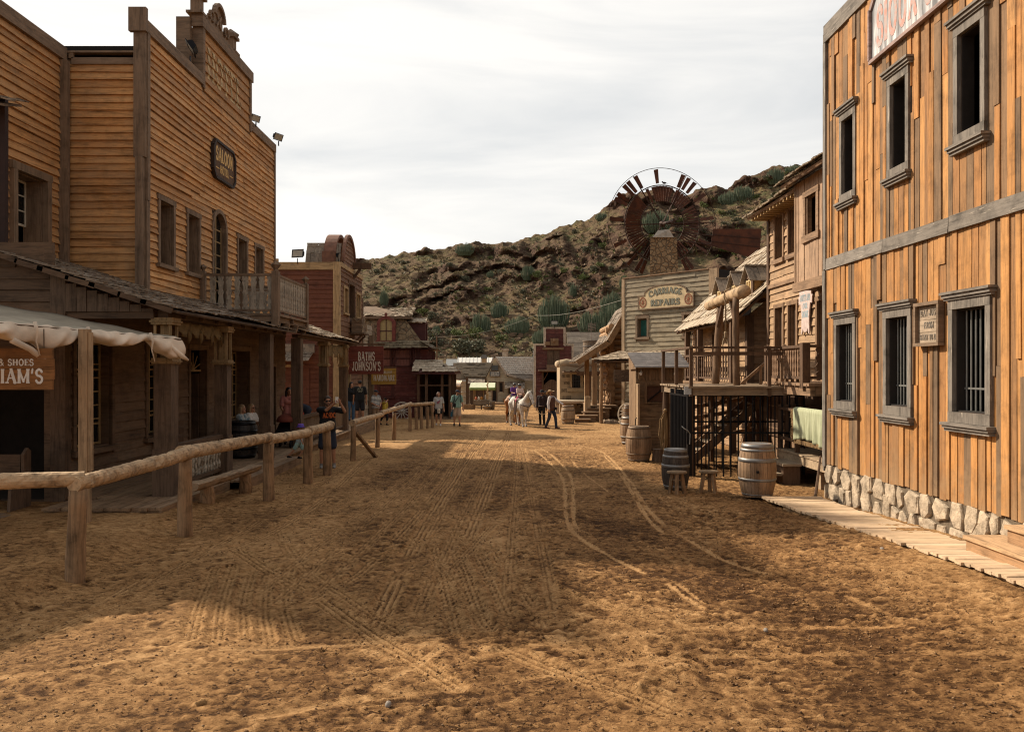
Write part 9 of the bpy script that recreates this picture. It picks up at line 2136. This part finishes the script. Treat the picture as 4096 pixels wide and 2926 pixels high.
 for k in range(9):t.tube([(.03+rr.uniform(-.04,.04),-1.0,1.81),(.04+rr.uniform(-.04,.04),-1.10,1.74),(.05+rr.uniform(-.05,.05),-1.16,1.60)],[.02,.02,.005],5)
 t.build('mane',mane,W,True)
 for sx in(-1,1):e=MB(M);e.ell((hx*.7+sx*.094,-1.10,1.61),(.016,.022,.02),8,6);e.build('eye',EYE,W,True);e=MB(M);e.ell((hx*1.2+sx*.038,-1.37,1.235),(.014,.012,.018),8,6);e.build('nostril',EYE,W,True)
 return W,M
GREY=plain('dapple_white',(.60,.555,.49),.6,col2=(.40,.36,.32),scale=9);WM=plain('white_mane',(.66,.60,.50),.6,scale=30);HOOF=plain('hoof',(.14,.11,.09),.5)
hx0,hy0=PX(1163,36.0),36.0
W,M=horse('white dappled horse with a saddle walking towards the camera',hx0-.18,hy0+.35,gf(.8,36),R(26),.93,GREY,WM,HOOF)
def tack(W,M,leather,padcol):
 W2=W
 m=MB(M);m.ell((0,.02,1.36),(.29,.36,.11),14,8);m.build('saddle_pad',padcol,W,True)
 m=MB(M);m.ell((0,.02,1.44),(.2,.27,.08),12,8);m.ell((0,-.22,1.52),(.06,.05,.09),8,6);m.ell((0,.26,1.50),(.16,.05,.09),10,6)
 m.build('saddle',leather,W,True)
 m=MB(M)
 for sx in(-1,1):m.hexa([(sx*.31,-.14,.62),(sx*.335,-.14,.62),(sx*.335,.02,.62),(sx*.31,.02,.62),(sx*.25,-.2,1.36),(sx*.29,-.2,1.36),(sx*.29,.12,1.36),(sx*.25,.12,1.36)])
 m.build('stirrup_flaps',leather,W)
 m=MB(M);m.tube([(-.29,-.3,1.24),(-.22,-.78,1.10),(0,-.90,1.03),(.22,-.78,1.10),(.29,-.3,1.24)],.022,6);m.tube([(0,-.9,1.03),(0,-.84,.86)],.018,5)
 m.build('breast_strap',leather,W)
 m=MB(M);hx=.06
 def lp(y,z,r,t=.013):m.tube([(hx+r*math.cos(a),y-.3*r*math.sin(a),z+r*.85*math.sin(a))for a in np.linspace(0,6.283,16)],t,5,caps=False)
 lp(-1.215,1.37,.105);lp(-1.06,1.66,.14)
 for sx in(-1,1):m.tube([(hx+sx*.105,-1.2,1.36),(hx+sx*.135,-1.05,1.62)],.012,5)
 m.build('bridle',leather,W)
tack(W,M,plain('dark_leather',(.05,.026,.018),.5),plain('white_pad',(.5,.45,.38),.8,col2=(.12,.08,.06),scale=6))
lead0=M@Vector((.09,-1.30,1.2))
gz=(M@Vector((0,.02,1.50)))
ride=dict(T_=(0,.03,1),sit=.0,legL=((.62,-.35,-.7),(-.02,.15,-1)),legR=((-.62,-.35,-.7),(.02,.15,-1)),armL=((.15,-.35,-.9),(-.25,-.9,-.1)),armR=((-.15,-.35,-.9),(.25,-.9,-.1)))
p=person('girl in a pale pink top and riding helmet on the white horse',gz.x,gz.y,gz.z,1.32,R(26),cloth('pale_pink_top',(.60,.45,.39)),cloth('magenta_shorts',(.42,.05,.12)),cloth('beige_trainers',(.48,.38,.31)),None,plain('light_brown_hair',(.14,.075,.04),.6),'long',.5,.45,female=True,**ride);hatof(p,'helmet',plain('helmet_black',(.015,.015,.016),.25,spec=.6))
BRN=plain('chestnut',(.26,.105,.035),.55,var=.3,scale=4)
W2,M2=horse('brown horse half hidden behind the white horse',hx0-.42,hy0+2.3,gf(.3,38),R(20),.93,BRN,plain('dark_mane',(.03,.02,.015),.6),HOOF)
tack(W2,M2,plain('dark_leather',(.05,.026,.018)),plain('grey_pad',(.34,.33,.31),.8))
gz2=(M2@Vector((0,.02,1.50)))
p=person('child in a purple polo and riding helmet on the brown horse',gz2 .x,gz2 .y,gz2 .z,1.32,R(20),cloth('purple_polo',(.13,.045,.22)),NAVY,cloth('turquoise_trainers',(.16,.40,.38)),None,HBL,sleeve=.5,leg=.5,**ride);hatof(p,'helmet',plain('helmet_black',(.015,.015,.016)))
m=MB();a,b=lead0,horse_lead_from;m.tube([a.lerp(b,t)+Vector((0,0,-.35*math.sin(math.pi*t)))for t in np.linspace(0,1,10)],.014,5);o=m.build('lead_rope',plain('rope',(.28,.20,.12)));tag(o,'lead rope from the white horse to the hand of the man in the vest','rope');rebase(o,a)
# =============== SUN, SKY, CAMERA ===============
SUN=Vector((-.66,.45,.60)).normalized()
w=bpy.data.worlds.new('World');scene.world=w;w.use_nodes=True
nt=w.node_tree;nt.nodes.clear()
def wn(ty,**kw):
 x=nt.nodes.new(ty)
 for k_,v_ in kw.items():setattr(x,k_,v_)
 return x
el=math.asin(SUN.z);az=math.atan2(SUN.x,SUN.y)
sky=wn('ShaderNodeTexSky',sky_type='NISHITA');sky.sun_disc=False;sky.sun_elevation=el;sky.sun_rotation=az
sky.dust_density=3.0
skm=wn('ShaderNodeVectorMath',operation='SCALE');skm.inputs['Scale'].default_value=.10;nt.links.new(sky.outputs[0],skm.inputs[0])
tc=wn('ShaderNodeTexCoord')
mp=wn('ShaderNodeMapping');mp.inputs['Scale'].default_value=(1.0,1.0,4.5);nt.links.new(tc.outputs['Generated'],mp.inputs[0])
nz=wn('ShaderNodeTexNoise');nz.inputs['Scale'].default_value=1.7;nz.inputs['Detail'].default_value=7;nz.inputs['Roughness'].default_value=.55;nz.inputs['Distortion'].default_value=.6
nt.links.new(mp.outputs[0],nz.inputs['Vector'])
dt=wn('ShaderNodeVectorMath',operation='DOT_PRODUCT');dt.inputs[1].default_value=(-.62,.76,.2);nt.links.new(tc.outputs['Generated'],dt.inputs[0])
rp=wn('ShaderNodeValToRGB');rp.color_ramp.elements[0].position=0.0;rp.color_ramp.elements[0].color=(.37,.355,.34,1)
rp.color_ramp.elements[1].position=1.0;rp.color_ramp.elements[1].color=(.74,.72,.685,1)
e=rp.color_ramp.elements.new(.60);e.color=(.50,.485,.465,1)
e=rp.color_ramp.elements.new(.76);e.color=(.70,.685,.66,1)
mr=wn('ShaderNodeMapRange');mr.inputs[1].default_value=-1;mr.inputs[2].default_value=1;nt.links.new(dt.outputs['Value'],mr.inputs[0]);nt.links.new(mr.outputs[0],rp.inputs[0])
cr=wn('ShaderNodeValToRGB');cr.color_ramp.elements[0].position=.36;cr.color_ramp.elements[0].color=(.80,.825,.85,1)
cr.color_ramp.elements[1].position=.60;cr.color_ramp.elements[1].color=(1.08,1.07,1.05,1);nt.links.new(nz.outputs['Fac'],cr.inputs[0])
ml=wn('ShaderNodeMix',data_type='RGBA',blend_type='MULTIPLY');ml.inputs[0].default_value=1
nt.links.new(rp.outputs[0],ml.inputs[6]);nt.links.new(cr.outputs[0],ml.inputs[7])
mx=wn('ShaderNodeMix',data_type='RGBA');mx.inputs[0].default_value=.90
nt.links.new(skm.outputs[0],mx.inputs[6]);nt.links.new(ml.outputs[2],mx.inputs[7])
bg=wn('ShaderNodeBackground');bg.inputs[1].default_value=1.0;nt.links.new(mx.outputs[2],bg.inputs[0])
wo=wn('ShaderNodeOutputWorld');nt.links.new(bg.outputs[0],wo.inputs[0])
sl=bpy.data.lights.new('sun','SUN');sl.energy=4.8;sl.angle=R(1.6);sl.color=(1.0,.86,.68)
so=bpy.data.objects.new('sun',sl);COL.objects.link(so);so.location=(-40,40,60)
so.rotation_euler=SUN.to_track_quat('Z','Y').to_euler()
cd=bpy.data.cameras.new('camera');co=bpy.data.objects.new('camera',cd);COL.objects.link(co)
co.location=(0,0,H);co.rotation_euler=(R(90),0,0)
cd.sensor_width=36;cd.sensor_fit='HORIZONTAL';cd.lens=36*K/2273
cd.shift_x=(1136.5-VX)/2273;cd.shift_y=(VY-812)/2273
cd.clip_start=.1;cd.clip_end=1500
scene.camera=co
scene.render.engine='CYCLES'
scene.view_settings.view_transform='Standard';scene.view_settings.look='None'
scene.view_settings.exposure=0.5;scene.view_settings.gamma=1.0
scene.cycles.use_denoising=True;scene.cycles.filter_width=1.15
try:scene.cycles.denoiser='OPENIMAGEDENOISE'
except Exception:pass
scene.cycles.max_bounces=5;scene.cycles.diffuse_bounces=3;scene.cycles.glossy_bounces=2;scene.cycles.transparent_max_bounces=6
scene.cycles.sample_clamp_indirect=6
scene.cycles.caustics_reflective=False;scene.cycles.caustics_refractive=False
